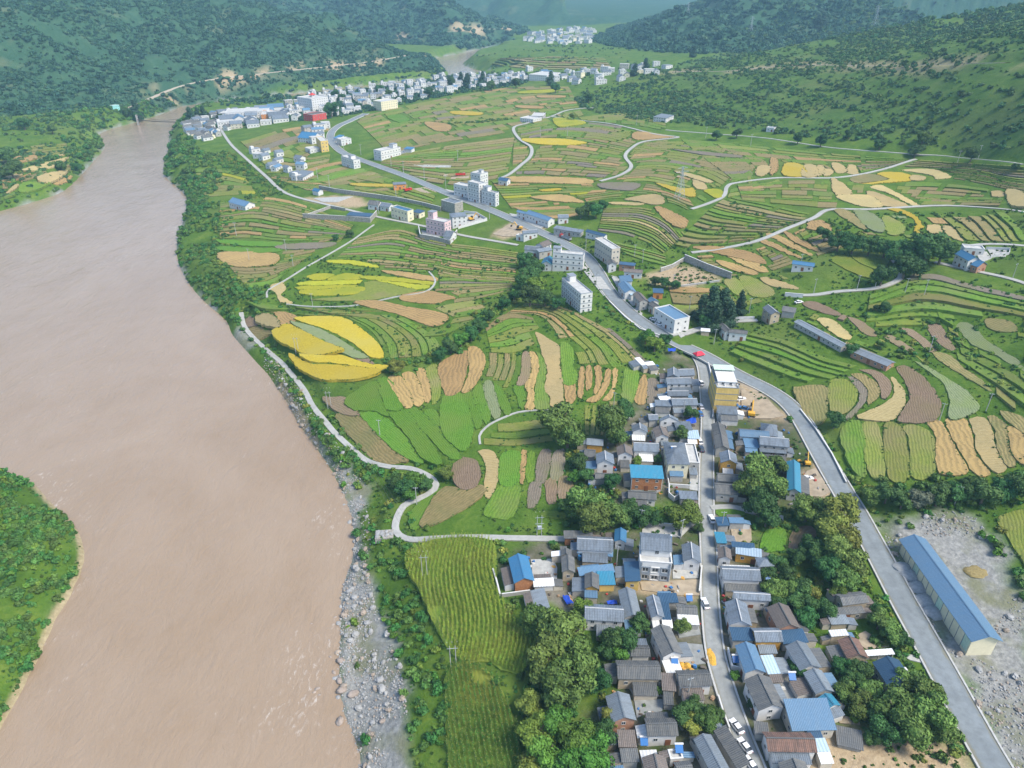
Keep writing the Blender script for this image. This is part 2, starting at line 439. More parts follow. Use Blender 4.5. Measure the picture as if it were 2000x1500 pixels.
def road_mat(name, c, half, track=0.25, rough=0.8):
    """paving with wheel tracks, patches and dirty broken edges (UV.y is metres from the centre line)"""
    m, nt, N, L, b = _new(name)
    P = geo_pos(N); U = uvn(N); sp = N.new('ShaderNodeSeparateXYZ'); L.new(U, sp.inputs[0])
    n1 = noise(N, L, P, 0.5, 6, 0.7); n2 = noise(N, L, P, 0.06, 4); n3 = noise(N, L, P, 3.0, 4, 0.7)
    col = ramp(N, n1, [(0.3, tuple(v * 0.8 for v in c)), (0.7, tuple(v * 1.18 for v in c))], L)
    ay = mth(N, L, 'ABSOLUTE', mth(N, L, 'ADD', sp.outputs[1], mth(N, L, 'MULTIPLY', mth(N, L, 'SUBTRACT', n2, 0.5), half * 0.35)))
    tr = mth(N, L, 'COSINE', mth(N, L, 'MULTIPLY', ay, 2 * math.pi / (half * 0.98)))
    tr = mth(N, L, 'MULTIPLY', mth(N, L, 'ADD', mth(N, L, 'MULTIPLY', tr, -0.5), 0.5), mth(N, L, 'ADD', mth(N, L, 'MULTIPLY', n1, 0.8), 0.2))
    col = mixc(N, L, mth(N, L, 'MULTIPLY', tr, track), col, tuple(min(1, v * 1.45) for v in c))
    pt = ramp(N, n2, [(0.53, (0, 0, 0)), (0.56, (1, 1, 1))], L)
    col = mixc(N, L, mth(N, L, 'MULTIPLY', pt, 0.3), col, tuple(v * 0.72 for v in c))
    ed = mth(N, L, 'ADD', mth(N, L, 'DIVIDE', ay, half), mth(N, L, 'MULTIPLY', mth(N, L, 'SUBTRACT', n1, 0.5), 0.9))
    ed = ramp(N, ed, [(0.78, (0, 0, 0)), (0.98, (1, 1, 1))], L)
    col = mixc(N, L, mth(N, L, 'MULTIPLY', ed, 0.75), col, (0.17, 0.155, 0.095))
    L.new(col, b.inputs['Base Color']); b.inputs['Roughness'].default_value = rough; b.inputs['Specular IOR Level'].default_value = 0.25
    bump(N, L, b, n3, 0.25, 0.05)
    return m
M_CONC = simple('pale_concrete', (0.36, 0.36, 0.335), 0.85, 0.22, 0.7)
M_LANE = road_mat('lane_concrete', (0.33, 0.33, 0.305), 1.75, 0.2)
M_STREET = simple('worn_paving', (0.25, 0.26, 0.25), 0.8, 0.25, 0.5, big=0.1)
M_VSTREET = road_mat('worn_street', (0.24, 0.25, 0.24), 2.5, 0.3)
M_ASPH = road_mat('grey_asphalt', (0.175, 0.198, 0.208), 4.1, 0.3)
M_EDGE = simple('kerb_concrete', (0.40, 0.40, 0.38), 0.85, 0.15, 0.8)
M_STONE = simple('rubble_masonry', (0.30, 0.285, 0.25), 0.9, 0.35, 0.9)
M_DIRTROAD = simple('graded_dirt', (0.40, 0.34, 0.26), 0.95, 0.2, 0.3)
M_DIRT = simple('yard_earth', (0.33, 0.27, 0.19), 0.95, 0.25, 0.4)

# ------------------------------------------------------------------ object helpers
def link(o, parent=None):
    COL.objects.link(o)
    if parent is not None: o.parent = parent
    return o
def mesh_obj(name, verts, faces, mats, parent=None, uvs=None, smooth_=False, fmat=None):
    me = bpy.data.meshes.new(name)
    verts = np.asarray(verts, float)
    me.from_pydata([tuple(v) for v in verts], [], [tuple(int(i) for i in f) for f in faces])
    for m in (mats if isinstance(mats, (list, tuple)) else [mats]): me.materials.append(m)
    if uvs is not None:   # one uv for each vertex
        uvl = me.uv_layers.new(name='UVMap')
        idx = np.empty(len(me.loops), np.int32); me.loops.foreach_get('vertex_index', idx)
        uvl.data.foreach_set('uv', np.asarray(uvs, np.float32)[idx].ravel())
    if fmat is not None: me.polygons.foreach_set('material_index', np.asarray(fmat, np.int32))
    if smooth_: me.polygons.foreach_set('use_smooth', np.ones(len(me.polygons), bool))
    me.update()
    o = bpy.data.objects.new(name, me)
    return link(o, parent)
def struct(o): o['kind'] = 'structure'; return o
def stuff(o): o['kind'] = 'stuff'; return o
def tag(o, label, cat, group=None):
    o['label'] = label; o['category'] = cat
    if group: o['group'] = group
    return o
def empty(name, loc, rz=0.0, parent=None):
    o = bpy.data.objects.new(name, None); o.empty_display_size = 0.5
    o.location = loc; o.rotation_euler = (0, 0, rz)
    return link(o, parent)

# ------------------------------------------------------------------ roads: traced centre lines laid on the ground, the ground graded to them
ROADS = [  # name, pixels, width, material, kerbs
    ('highway', [(2010, 1600), (1945, 1500), (1850, 1330), (1762, 1170), (1703, 1060), (1674, 1005), (1640, 950), (1600, 880), (1555, 805), (1510, 766), (1440, 732), (1380, 700), (1330, 675), (1290, 650), (1245, 622), (1205, 588), (1183, 560), (1166, 530), (1140, 497), (1100, 475), (1060, 455), (1000, 428), (940, 403), (870, 376), (800, 347), (740, 325), (690, 307), (665, 295), (649, 278), (646, 262), (660, 247), (690, 233), (715, 222)], 8.2, M_ASPH, True),
    ('village_street', [(1500, 1570), (1478, 1510), (1446, 1430), (1415, 1340), (1396, 1270), (1387, 1180), (1384, 1080), (1380, 1000), (1380, 900), (1382, 820), (1376, 740), (1371, 714), (1362, 696)], 5.0, M_VSTREET, True),
    ('river_path', [(470, 606), (478, 640), (500, 665), (545, 705), (590, 755), (612, 795), (650, 840), (690, 880), (720, 905), (760, 913), (800, 912), (835, 925), (851, 940), (845, 955), (815, 975), (790, 990), (775, 1020), (775, 1045), (800, 1055), (850, 1050), (920, 1048), (1000, 1050), (1090, 1052), (1140, 1050)], 2.8, M_LANE, False),
    ('field_lane', [(1160, 210), (1110, 215), (1075, 228), (1030, 240), (1003, 250), (1015, 272), (1037, 287), (1036, 305), (1018, 322), (995, 340), (975, 350)], 3.8, M_LANE, False),
    ('field_lane', [(1075, 228), (1130, 235), (1200, 243), (1280, 262), (1325, 268), (1260, 276), (1235, 288), (1221, 305), (1233, 325), (1215, 340), (1172, 355)], 3.6, M_LANE, False),
    ('field_lane', [(1300, 254), (1400, 262), (1500, 270), (1620, 288), (1750, 298), (1850, 306), (2000, 318)], 2.6, M_LANE, False),
    ('field_lane', [(1350, 410), (1410, 385), (1420, 365), (1440, 357), (1520, 347), (1640, 346), (1730, 330), (1790, 308)], 3.0, M_LANE, False),
    ('field_lane', [(1350, 496), (1420, 484), (1480, 470), (1540, 445), (1590, 425), (1620, 409), (1700, 408), (1850, 403), (2010, 411)], 3.6, M_LANE, False),
    ('farm_lane', [(1540, 580), (1590, 577), (1640, 568), (1700, 565), (1740, 554), (1760, 540), (1755, 520), (1745, 506), (1752, 496)], 3.6, M_LANE, False),
    ('farm_lane', [(1825, 512), (1890, 527), (1950, 540), (2010, 553)], 4.0, M_LANE, False),
    ('farm_lane', [(2010, 476), (1930, 478), (1895, 483)], 3.2, M_LANE, False),
    ('farm_lane', [(1335, 656), (1375, 642), (1430, 628), (1480, 622)], 3.5, M_LANE, False),
    ('old_road', [(428, 245), (437, 262), (452, 283), (470, 300), (520, 345), (560, 378), (640, 400), (740, 424), (820, 440), (900, 459), (960, 470), (1012, 478)], 3.6, M_LANE, False),
    ('footpath', [(730, 438), (690, 468), (650, 492), (600, 520), (560, 545), (525, 566), (522, 585)], 1.3, M_LANE, False),
    ('footpath', [(560, 596), (620, 599), (700, 596), (770, 580), (830, 570), (850, 550), (838, 530)], 1.2, M_LANE, False),
    ('footpath', [(1093, 797), (1020, 803), (985, 815), (955, 830), (937, 850), (938, 870)], 1.0, M_LANE, False),
    ('mountain_road', [(240, 216), (270, 203), (310, 185), (350, 167), (420, 154), (520, 143), (600, 134), (700, 124), (820, 104)], 8.0, M_DIRTROAD, False),
    ('mountain_road', [(770, 72), (860, 63), (950, 57), (1000, 56)], 7.0, M_DIRTROAD, False),
    ('hill_road', [(1300, 140), (1400, 140), (1470, 136), (1530, 125), (1600, 127), (1750, 129), (1880, 124), (2000, 122)], 6.0, M_DIRTROAD, False),
    ('village_lane', [(1388, 992), (1430, 990), (1470, 1000), (1530, 1012)], 2.6, M_LANE, False),
    ('village_lane', [(1374, 1040), (1352, 1022), (1322, 1048)], 2.4, M_LANE, False),
]
roads = []
for nm, px, w, m, kerb in ROADS:
    far = nm in ('mountain_road', 'hill_road')
    cpx = catmull(px, 5)
    g = ground(cpx)
    L_ = np.r_[0, np.cumsum(np.linalg.norm(np.diff(g[:, :2], axis=0), axis=1))][-1]
    n = max(8, int(L_ / (7 if far else 3.0)))
    p = resample(g, n)
    k = 9
    for _ in range(3):   # grade the profile
        for c in ((0, 1, 2) if far else (2,)):
            pad = np.pad(p[:, c], k // 2, mode='edge'); p[:, c] = np.convolve(pad, np.ones(k) / k, 'valid')
    roads.append([nm, p, w, m, kerb])
for nm, p, w, m, kerb in roads:
    for G in (NEAR, MID, FAR):
        r = w / 2 + 1.0 + G.st * 0.7; rr = r + (6 if nm not in ('footpath',) else 2)
        x0, y0 = p[:, 0].min() - rr, p[:, 1].min() - rr; x1, y1 = p[:, 0].max() + rr, p[:, 1].max() + rr
        k = (G.X > x0) & (G.X < x1) & (G.Y > y0) & (G.Y < y1)
        if not k.any(): continue
        xs, ys = G.X[k], G.Y[k]
        best = np.full(xs.shape, 1e9); zz = np.zeros(xs.shape)
        for a, b in zip(p[:-1], p[1:]):
            dx, dy = b[0] - a[0], b[1] - a[1]
            near = (np.abs(xs - a[0]) < rr + 12) & (np.abs(ys - a[1]) < rr + 12)
            if not near.any(): continue
            t = np.clip(((xs[near] - a[0]) * dx + (ys[near] - a[1]) * dy) / (dx * dx + dy * dy + 1e-9), 0, 1)
            d = np.hypot(xs[near] - a[0] - t * dx, ys[near] - a[1] - t * dy)
            cur = best[near]; zc = zz[near]
            u = d < cur
            cur[u] = d[u]; zc[u] = (a[2] + t * (b[2] - a[2]))[u]
            best[near] = cur; zz[near] = zc
        f = 1 - smooth(r, rr, best)
        G.road[k] = np.minimum(G.road[k], best - w / 2)
        G.h[k] = G.h[k] * (1 - f) + (zz - 0.25) * f
ROADPTS = [(p[:, :2], w) for nm, p, w, m, kerb in roads]
def ribbon(p, off, half, lift, thick=0.0):
    """verts, faces, uvs of a strip along a centre line, shifted sideways by off"""
    t = np.gradient(p[:, :2], axis=0); t /= np.linalg.norm(t, axis=1)[:, None] + 1e-9
    nrm = np.stack([-t[:, 1], t[:, 0]], 1)
    d = np.r_[0, np.cumsum(np.linalg.norm(np.diff(p[:, :2], axis=0), axis=1))]
    cols = [(-half, lift - 0.9), (-half, lift), (0, lift + 0.04), (half, lift), (half, lift - 0.9)] if thick == 0 else [(-half, lift - thick), (-half, lift), (half, lift), (half, lift - thick)]
    V = []; UV = []
    for o, z in cols:
        V.append(np.c_[p[:, :2] + nrm * (off + o), p[:, 2] + z]); UV.append(np.c_[d, np.full(len(p), o)])
    V = np.stack(V, 1).reshape(-1, 3); UV = np.stack(UV, 1).reshape(-1, 2)
    c = len(cols); F = []
    for i in range(len(p) - 1):
        for j in range(c - 1):
            F.append((i * c + j, (i + 1) * c + j, (i + 1) * c + j + 1, i * c + j + 1))
    F = [f[::-1] for f in F]
    return V, F, UV
for k, (nm, p, w, m, kerb) in enumerate(roads):
    V, F, UV = ribbon(p, 0, w / 2, 0.16 + 0.02 * (k % 5))
    o = struct(mesh_obj(nm, V, F, m, None, UV))
    if kerb:
        for sgn in (-1, 1):
            V, F, UV = ribbon(p, sgn * (w / 2 + 0.28), 0.28, 0.34 + 0.02 * (k % 5), 0.9)
            mesh_obj('kerb', V, F, M_EDGE, o, UV)
def road_gap(x, y): return look('road', x, y)      # metres to the nearest road edge
def river_in(x, y): return look('river', x, y)    # positive in the water

# ------------------------------------------------------------------ fields
def C(ox, oy, s, pts): return [(ox + a / s, oy + b / s) for a, b in pts]
LOFTS = [  # far edge, near edge, strips, crops, metres between cross banks
    ([(470, 278), (560, 252), (640, 243)], [(530, 335), (600, 305), (648, 280)], 7, 'dsgdsgd', 60),
    ([(500, 335), (560, 345), (620, 325), (668, 315)], [(600, 372), (680, 375), (760, 372), (800, 362)], 9, 'dgsdgdsdg', 60),
    ([(690, 232), (780, 210), (880, 190), (990, 172), (1110, 168)], [(760, 300), (850, 280), (950, 265), (1040, 250), (1140, 225)], 14, 'dgsdgdosgdsdgd', 55),
    ([(760, 304), (880, 284), (1005, 268)], [(735, 325), (800, 348), (890, 362), (990, 345)], 10, 'dsdsgdsosd', 70),
    ([(1005, 252), (1080, 240), (1180, 243), (1320, 266)], [(1000, 348), (1060, 351), (1120, 353), (1168, 353)], 17, 'dgdskdgdsgdsdgsdo', 60),
    ([(960, 354), (1060, 354), (1165, 357)], [(1000, 408), (1060, 402), (1130, 397), (1185, 386)], 8, 'oodggdLd', 70),
    ([(1250, 279), (1340, 277), (1430, 292), (1475, 310)], [(1180, 360), (1260, 354), (1330, 370), (1375, 395)], 14, 'sdkdgsdosdkpdd'.replace('p', 'P'), 50),
    ([(1170, 362), (1260, 358), (1340, 380)], [(1120, 402), (1200, 388), (1300, 394), (1365, 420)], 5, 'dgodg', 50),
    ([(1180, 407), (1260, 405), (1310, 425), (1338, 458)], [(1168, 452), (1215, 458), (1265, 475), (1295, 495)], 9, 'dgdkkdPds', 70),
    ([(1425, 380), (1500, 397), (1560, 412), (1600, 418)], [(1315, 480), (1345, 485), (1400, 482), (1450, 474)], 10, 'gdsgdsgdsd', 40),
    ([(1330, 272), (1480, 285), (1650, 302), (1790, 311)], [(1432, 352), (1520, 344), (1640, 343), (1735, 326)], 9, 'gdgsgdksd', 45),
    ([(1800, 312), (1900, 318), (2010, 324)], [(1690, 348), (1850, 348), (2010, 378)], 10, 'dgdsgdgsdg', 60),
    ([(1440, 362), (1560, 352), (1690, 356), (1850, 358), (2010, 382)], [(1450, 392), (1560, 402), (1640, 408), (1800, 400), (2010, 407)], 5, 'gdsgd', 30),
    ([(1632, 418), (1660, 440), (1690, 458)], [(1965, 414), (1990, 440), (2010, 472)], 11, 'sdsdsqdsgds', 90),
    ([(1360, 500), (1470, 488), (1560, 450), (1620, 430)], [(1425, 548), (1480, 538), (1560, 512), (1650, 482)], 7, 'odosdog', 60),
    ([(1700, 568), (1800, 532), (1900, 556), (2010, 580)], [(1690, 640), (1800, 640), (1900, 650), (2010, 662)], 7, 'cgccgcc', 70),
    ([(430, 395), (520, 385), (600, 402), (690, 440)], [(428, 500), (520, 505), (600, 495), (660, 475)], 13, 'dgdosdsGGksos', 55),
    ([(700, 465), (780, 448), (850, 470), (940, 482), (1012, 492)], [(640, 522), (720, 528), (830, 532), (900, 545), (1005, 550)], 11, 'ddggGgGgsdg', 60),
    ([(850, 533), (920, 537), (1000, 548)], [(850, 600), (940, 582), (1000, 566)], 6, 'gdGdsd', 60),
    ([(430, 505), (520, 508), (610, 495)], [(485, 565), (530, 555), (560, 530)], 6, 'dgdsdd', 60),
    ([(672, 618), (715, 640), (740, 668), (750, 702)], [(780, 615), (825, 640), (855, 665), (865, 692)], 6, 'ggdsds', 80),
    ([(945, 690), (944, 715), (932, 745), (908, 768)], [(1022, 688), (1020, 715), (1010, 745), (1000, 772)], 6, 'dsdsds', 80),
    ([(1092, 662), (1122, 690), (1132, 718), (1148, 792)], [(1192, 640), (1238, 680), (1272, 720), (1292, 792)], 7, 'dsdsdsk', 80),
    ([(990, 612), (1050, 616), (1078, 640), (1090, 662)], [(1030, 592), (1100, 600), (1160, 628), (1196, 648)], 6, 'sogdsd', 80),
    ([(948, 640), (975, 618), (1000, 612), (1040, 620)], [(960, 690), (1005, 690), (1045, 672), (1062, 655)], 6, 'sdsdsd', 80),
    ([(1470, 650), (1540, 665), (1620, 700), (1690, 716)], [(1425, 692), (1480, 716), (1560, 745), (1612, 756)], 5, 'dgGgg', 80),
    ([(1140, 792), (1140, 815), (1142, 850)], [(1196, 790), (1190, 815), (1178, 850)], 4, 'dgdg', 80),
    ([(640, 600), (700, 602), (770, 612), (840, 640)], [(470, 602), (560, 615), (660, 620), (760, 625)], 3, 'gdg', 60),
    ([(740, 602), (820, 575), (890, 570)], [(845, 640), (880, 620), (950, 600)], 5, 'sosds', 70),
    ([(1000, 112), (1080, 110), (1180, 112)], [(960, 128), (1060, 136), (1200, 136)], 7, 'gdgsdgd', 90),
    ([(0, 305), (60, 285), (130, 280)], [(10, 392), (70, 375), (140, 340)], 9, 'gdgodPgPo', 60),
    ([(380, 330), (430, 330), (480, 345)], [(400, 385), (440, 382), (500, 378)], 5, 'gLdgd', 60),
    ([(1400, 562), (1460, 538), (1530, 534)], [(1440, 602), (1500, 588), (1565, 572)], 4, 'dsdd', 60),
    ([(1600, 602), (1680, 622), (1740, 652)], [(1565, 640), (1640, 680), (1700, 706)], 4, 'bdgd', 60),
    ([(1830, 605), (1900, 640), (2010, 690)], [(1850, 700), (1940, 770), (2010, 830)], 6, 'gdgcgd', 60),
    ([(1305, 560), (1345, 560), (1385, 562)], [(1320, 612), (1360, 618), (1400, 602)], 3, 'cgc', 80),
    ([(1190, 470), (1240, 480), (1300, 498)], [(1225, 498), (1260, 510), (1300, 520)], 3, 'gdg', 60),
    ([(700, 340), (760, 352), (850, 382)], [(690, 378), (760, 390), (840, 408)], 4, 'dgdd', 60),
    ([(1000, 405), (1060, 405), (1130, 400)], [(1060, 428), (1110, 425), (1140, 418)], 3, 'ogd', 60),
    ([(860, 620), (900, 605), (950, 605)], [(830, 660), (870, 655), (900, 640)], 3, 'gdg', 60),
    ([(1700, 720), (1760, 700), (1800, 690)], [(1720, 740), (1790, 730), (1850, 740)], 2, 'gd', 60),
    ([(560, 300), (600, 308), (645, 300)], [(520, 340), (580, 335), (640, 325)], 4, 'dgsd', 60),
    ([(1130, 230), (1230, 222), (1300, 235)], [(1140, 238), (1230, 243), (1300, 255)], 3, 'gdg', 60),
    ([(945, 810), (1000, 808), (1060, 800)], [(945, 870), (1010, 872), (1080, 862)], 4, 'sdsd', 60),
    ([(1430, 345), (1470, 322), (1500, 315)], [(1400, 392), (1480, 372), (1540, 352)], 4, 'dgdd', 60),
]
S1 = (420, 430, 3.3333); S2 = (420, 560, 2.7027); S3 = (900, 560, 4.5455); S4 = (1500, 620, 3.948); S5 = (1400, 280, 3.3333); S6 = (1000, 220, 4.0); S7 = (560, 140, 3.3333); S8 = (0, 160, 4.1667)
PLOTS = [
    ('L', S1, [(600, 365), (700, 347), (780, 355), (720, 385), (640, 392)]), ('L', S1, [(790, 360), (860, 347), (960, 360), (940, 385), (740, 392)]), ('L', S1, [(565, 405), (640, 398), (930, 392), (945, 402), (900, 418), (560, 425)]), ('L', S1, [(545, 432), (900, 425), (880, 440), (590, 455), (540, 448)]),
    ('L', S1, [(560, 458), (720, 448), (965, 438), (905, 483), (620, 494)]), ('L', S1, [(970, 365), (1100, 368), (1240, 380), (1420, 405), (1395, 420), (1200, 402), (980, 385)]), ('L', S1, [(1050, 395), (1200, 408), (1390, 428), (1320, 453), (1180, 424)]),
    ('d', S1, [(970, 410), (1050, 400), (1180, 430), (1300, 460), (1080, 510), (880, 525), (640, 520), (900, 490), (975, 440)]),
    ('L', S1, [(740, 262), (900, 265), (1050, 295), (1030, 310), (860, 285), (740, 278)]),
    ('o', S1, [(1090, 330), (1230, 340), (1420, 370), (1425, 395), (1200, 365)]),
    ('o', S1, [(920, 545), (1080, 530), (1270, 570), (1430, 595), (1510, 630), (1410, 690), (1180, 610)]),
    ('o', S1, [(1230, 490), (1400, 465), (1560, 505), (1500, 520), (1420, 545), (1230, 525)]),
    ('P', S1, [(360, 430), (440, 410), (460, 450), (430, 490), (510, 540), (430, 535), (390, 480)]),
    ('o', S1, [(40, 220), (380, 215), (380, 285), (180, 305), (60, 280)]),
    ('G', S1, [(40, 135), (410, 145), (400, 170), (150, 165), (40, 158)]), ('G', S1, [(40, 180), (390, 185), (385, 210), (60, 208)]),
    ('k', S1, [(440, 160), (770, 145), (700, 180), (430, 190)]),
    ('Y', S1, [(530, 655), (620, 638), (800, 636), (880, 660), (950, 710), (1040, 790), (1085, 860), (1078, 892), (1000, 888), (920, 820), (800, 745), (680, 697)]),
    ('Y', S1, [(420, 690), (490, 690), (600, 745), (700, 805), (830, 868), (760, 872), (560, 862), (450, 848), (388, 790), (392, 730)]),
    ('q', S1, [(505, 672), (650, 700), (780, 757), (900, 838), (985, 893), (890, 893), (760, 830), (640, 757), (560, 710)]),
    ('Y', S2, [(470, 362), (640, 357), (800, 408), (900, 416), (880, 448), (780, 428), (620, 402), (480, 387)]),
    ('Y', S2, [(405, 405), (480, 398), (620, 413), (780, 442), (868, 461), (760, 498), (600, 500), (480, 485), (430, 445)]),
    ('b', S2, [(705, 362), (745, 345), (840, 402), (790, 402)]),
    ('b', S1, [(200, 640), (265, 630), (275, 690), (205, 690)]), ('P', S1, [(272, 618), (340, 618), (412, 660), (405, 697), (285, 690)]), ('o', S1, [(370, 605), (460, 602), (540, 638), (470, 680), (430, 680), (400, 630)]), ('s', S1, [(220, 700), (395, 700), (380, 735), (280, 785), (230, 730)]),
    ('P', S3, [(665, 415), (750, 450), (860, 520), (890, 600), (875, 700), (895, 800), (905, 1040), (860, 1065), (800, 1050), (790, 960), (745, 900), (770, 740), (720, 600), (705, 520)]),
    ('g', S3, [(893, 490), (985, 540), (1000, 660), (988, 700), (1030, 770), (1020, 850), (915, 860), (902, 750), (890, 640)]),
    ('g', S3, [(672, 590), (715, 620), (760, 720), (745, 850), (785, 1000), (778, 1070), (665, 1080), (660, 900), (700, 700)]),
    ('o', S3, [(605, 590), (660, 600), (692, 680), (680, 800), (650, 900), (660, 1000), (650, 1080), (570, 1080), (600, 950), (568, 880), (628, 750)]),
    ('b', S3, [(552, 590), (598, 590), (620, 690), (608, 800), (560, 868), (492, 868), (535, 760)]),
    ('G', S3, [(470, 890), (555, 880), (570, 1060), (530, 1080), (490, 970)]),
    ('o', S3, [(1060, 722), (1095, 720), (1085, 960), (1040, 980), (1045, 850)]), ('o', S3, [(1115, 712), (1158, 720), (1163, 860), (1112, 920)]),
    ('o', S3, [(1190, 712), (1243, 720), (1248, 830), (1218, 930), (1175, 950), (1200, 850)]), ('o', S3, [(1290, 740), (1328, 750), (1322, 840), (1270, 950), (1200, 1020), (1112, 1010), (1230, 930)]),
    ('o', S3, [(1350, 735), (1395, 760), (1350, 970), (1300, 1012), (1262, 1000), (1340, 900)]), ('o', S3, [(1602, 800), (1650, 815), (1638, 1030), (1542, 1010)]), ('o', S3, [(920, 868), (1012, 862), (1008, 1010), (945, 1045)]),
    ('g', S3, [(1465, 730), (1575, 760), (1550, 960), (1500, 1040), (1430, 1020)]), ('k', S3, [(1665, 830), (1750, 840), (1770, 960), (1700, 1030), (1650, 1020)]),
    ('o', S2, [(915, 487), (975, 472), (1035, 560), (1040, 630), (1002, 638), (950, 560)]), ('o', S2, [(988, 466), (1050, 460), (1098, 560), (1093, 620), (1052, 620), (1024, 530)]), ('o', S2, [(1062, 446), (1108, 440), (1138, 540), (1133, 600), (1107, 608), (1088, 520)]),
    ('d', S2, [(1115, 440), (1180, 420), (1192, 560), (1150, 622), (1143, 540)]), ('o', S2, [(1188, 410), (1328, 342), (1326, 440), (1288, 550), (1222, 570), (1197, 500)]), ('o', S2, [(1336, 332), (1390, 326), (1424, 390), (1398, 480), (1340, 550), (1303, 553), (1342, 450)]),
    ('G', S2, [(700, 590), (850, 502), (878, 600), (910, 688), (840, 656), (760, 656), (712, 640)]), ('G', S2, [(856, 505), (920, 490), (990, 640), (905, 648), (885, 590)]), ('G', S2, [(768, 667), (850, 664), (936, 722), (1016, 812), (1098, 930), (1030, 920), (920, 842), (850, 772)]), ('G', S2, [(915, 662), (1000, 653), (1096, 760), (1196, 920), (1112, 928), (1022, 800)]), ('G', S2, [(1006, 647), (1060, 642), (1180, 742), (1288, 885), (1240, 905), (1160, 830), (1064, 720)]), ('G', S2, [(1104, 662), (1158, 652), (1193, 720), (1178, 742)]),
    ('G', S2, [(1202, 592), (1288, 564), (1334, 640), (1364, 740), (1330, 848), (1290, 858), (1198, 760)]), ('G', S2, [(1302, 572), (1356, 562), (1406, 660), (1398, 738), (1372, 746), (1342, 640)]), ('G', S2, [(1362, 560), (1410, 522), (1452, 660), (1438, 718), (1416, 706)]), ('q', S2, [(1415, 532), (1460, 502), (1503, 640), (1500, 680), (1468, 688)]), ('G', S2, [(1472, 512), (1530, 562), (1562, 660), (1522, 668)]),
    ('b', S2, [(575, 592), (690, 592), (758, 678), (640, 662)]), ('s', S2, [(645, 702), (760, 690), (1000, 890), (980, 928), (830, 908)]),
    ('b', S2, [(1250, 985), (1270, 930), (1325, 905), (1380, 930), (1400, 985), (1380, 1045), (1325, 1068), (1270, 1045)]), ('P', S2, [(1392, 872), (1470, 872), (1498, 950), (1488, 1040), (1440, 1120), (1418, 1050), (1432, 950)]),
    ('G', S2, [(1512, 892), (1608, 882), (1603, 1033), (1507, 1038)]), ('o', S2, [(1616, 882), (1645, 877), (1630, 1028), (1610, 1030)]), ('g', S2, [(1652, 882), (1688, 880), (1678, 1018), (1642, 1020)]), ('k', S2, [(1718, 872), (1773, 872), (1748, 1018), (1692, 1023)]), ('k', S2, [(1792, 877), (1848, 872), (1828, 1008), (1772, 1010)]),
    ('g', S2, [(1507, 1052), (1608, 1047), (1570, 1213), (1432, 1210), (1428, 1180)]), ('k', S2, [(1662, 1042), (1718, 1032), (1708, 1130), (1652, 1168)]), ('b', S2, [(1747, 1027), (1798, 1022), (1798, 1130), (1752, 1140)]), ('b', S2, [(1817, 1017), (1883, 1017), (1883, 1140), (1822, 1150)]),
    ('G', S2, [(1165, 1078), (1218, 1068), (1130, 1160), (1082, 1260), (1070, 1283), (1034, 1278), (1042, 1180)]), ('s', S2, [(1222, 1072), (1405, 1052), (1398, 1118), (1200, 1238), (1085, 1268), (1134, 1162)]),
    ('s', S4, [(205, 542), (450, 542), (458, 680), (430, 798), (342, 838), (262, 720)]), ('d', S4, [(482, 502), (600, 483), (678, 540), (676, 640), (590, 738), (484, 718)]), ('k', S4, [(622, 468), (700, 482), (768, 570), (738, 660), (640, 778), (602, 768), (692, 660), (692, 560)]), ('s', S4, [(642, 443), (740, 443), (848, 522), (856, 600), (764, 676), (772, 580), (722, 500)]), ('b', S4, [(712, 412), (820, 412), (928, 482), (946, 570), (900, 628), (874, 618), (854, 510), (782, 440)]),
    ('P', S4, [(930, 446), (1018, 522), (1056, 640), (958, 788), (762, 788), (702, 762), (934, 642), (968, 540)]), ('b', S4, [(992, 392), (1088, 388), (1228, 492), (1298, 600), (1326, 660), (1278, 788), (1004, 798), (1092, 640), (1082, 560), (1042, 470)]), ('q', S4, [(1142, 352), (1230, 384), (1398, 484), (1518, 562), (1616, 670), (1596, 718), (1518, 758), (1402, 778), (1392, 620), (1332, 490)]), ('s', S4, [(1272, 282), (1398, 294), (1498, 384), (1648, 482), (1718, 570), (1640, 530), (1402, 390)]),
    ('b', S4, [(902, 152), (960, 144), (1078, 222), (1156, 278), (1062, 258), (962, 200)]), ('b', S4, [(1022, 93), (1108, 93), (1228, 182), (1296, 258), (1232, 258), (1132, 170)]), ('b', S4, [(1232, 62), (1328, 54), (1396, 172), (1436, 248), (1352, 228), (1262, 140)]), ('q', S4, [(1462, 44), (1578, 34), (1678, 182), (1990, 362), (1990, 412), (1750, 288), (1572, 210)]), ('s', S4, [(1682, 14), (1878, 34), (1906, 108), (1722, 98)]), ('b', S4, [(620, 0), (740, 42), (838, 138), (742, 128)]), ('P', S4, [(382, 22), (500, 22), (638, 148), (560, 158)]),
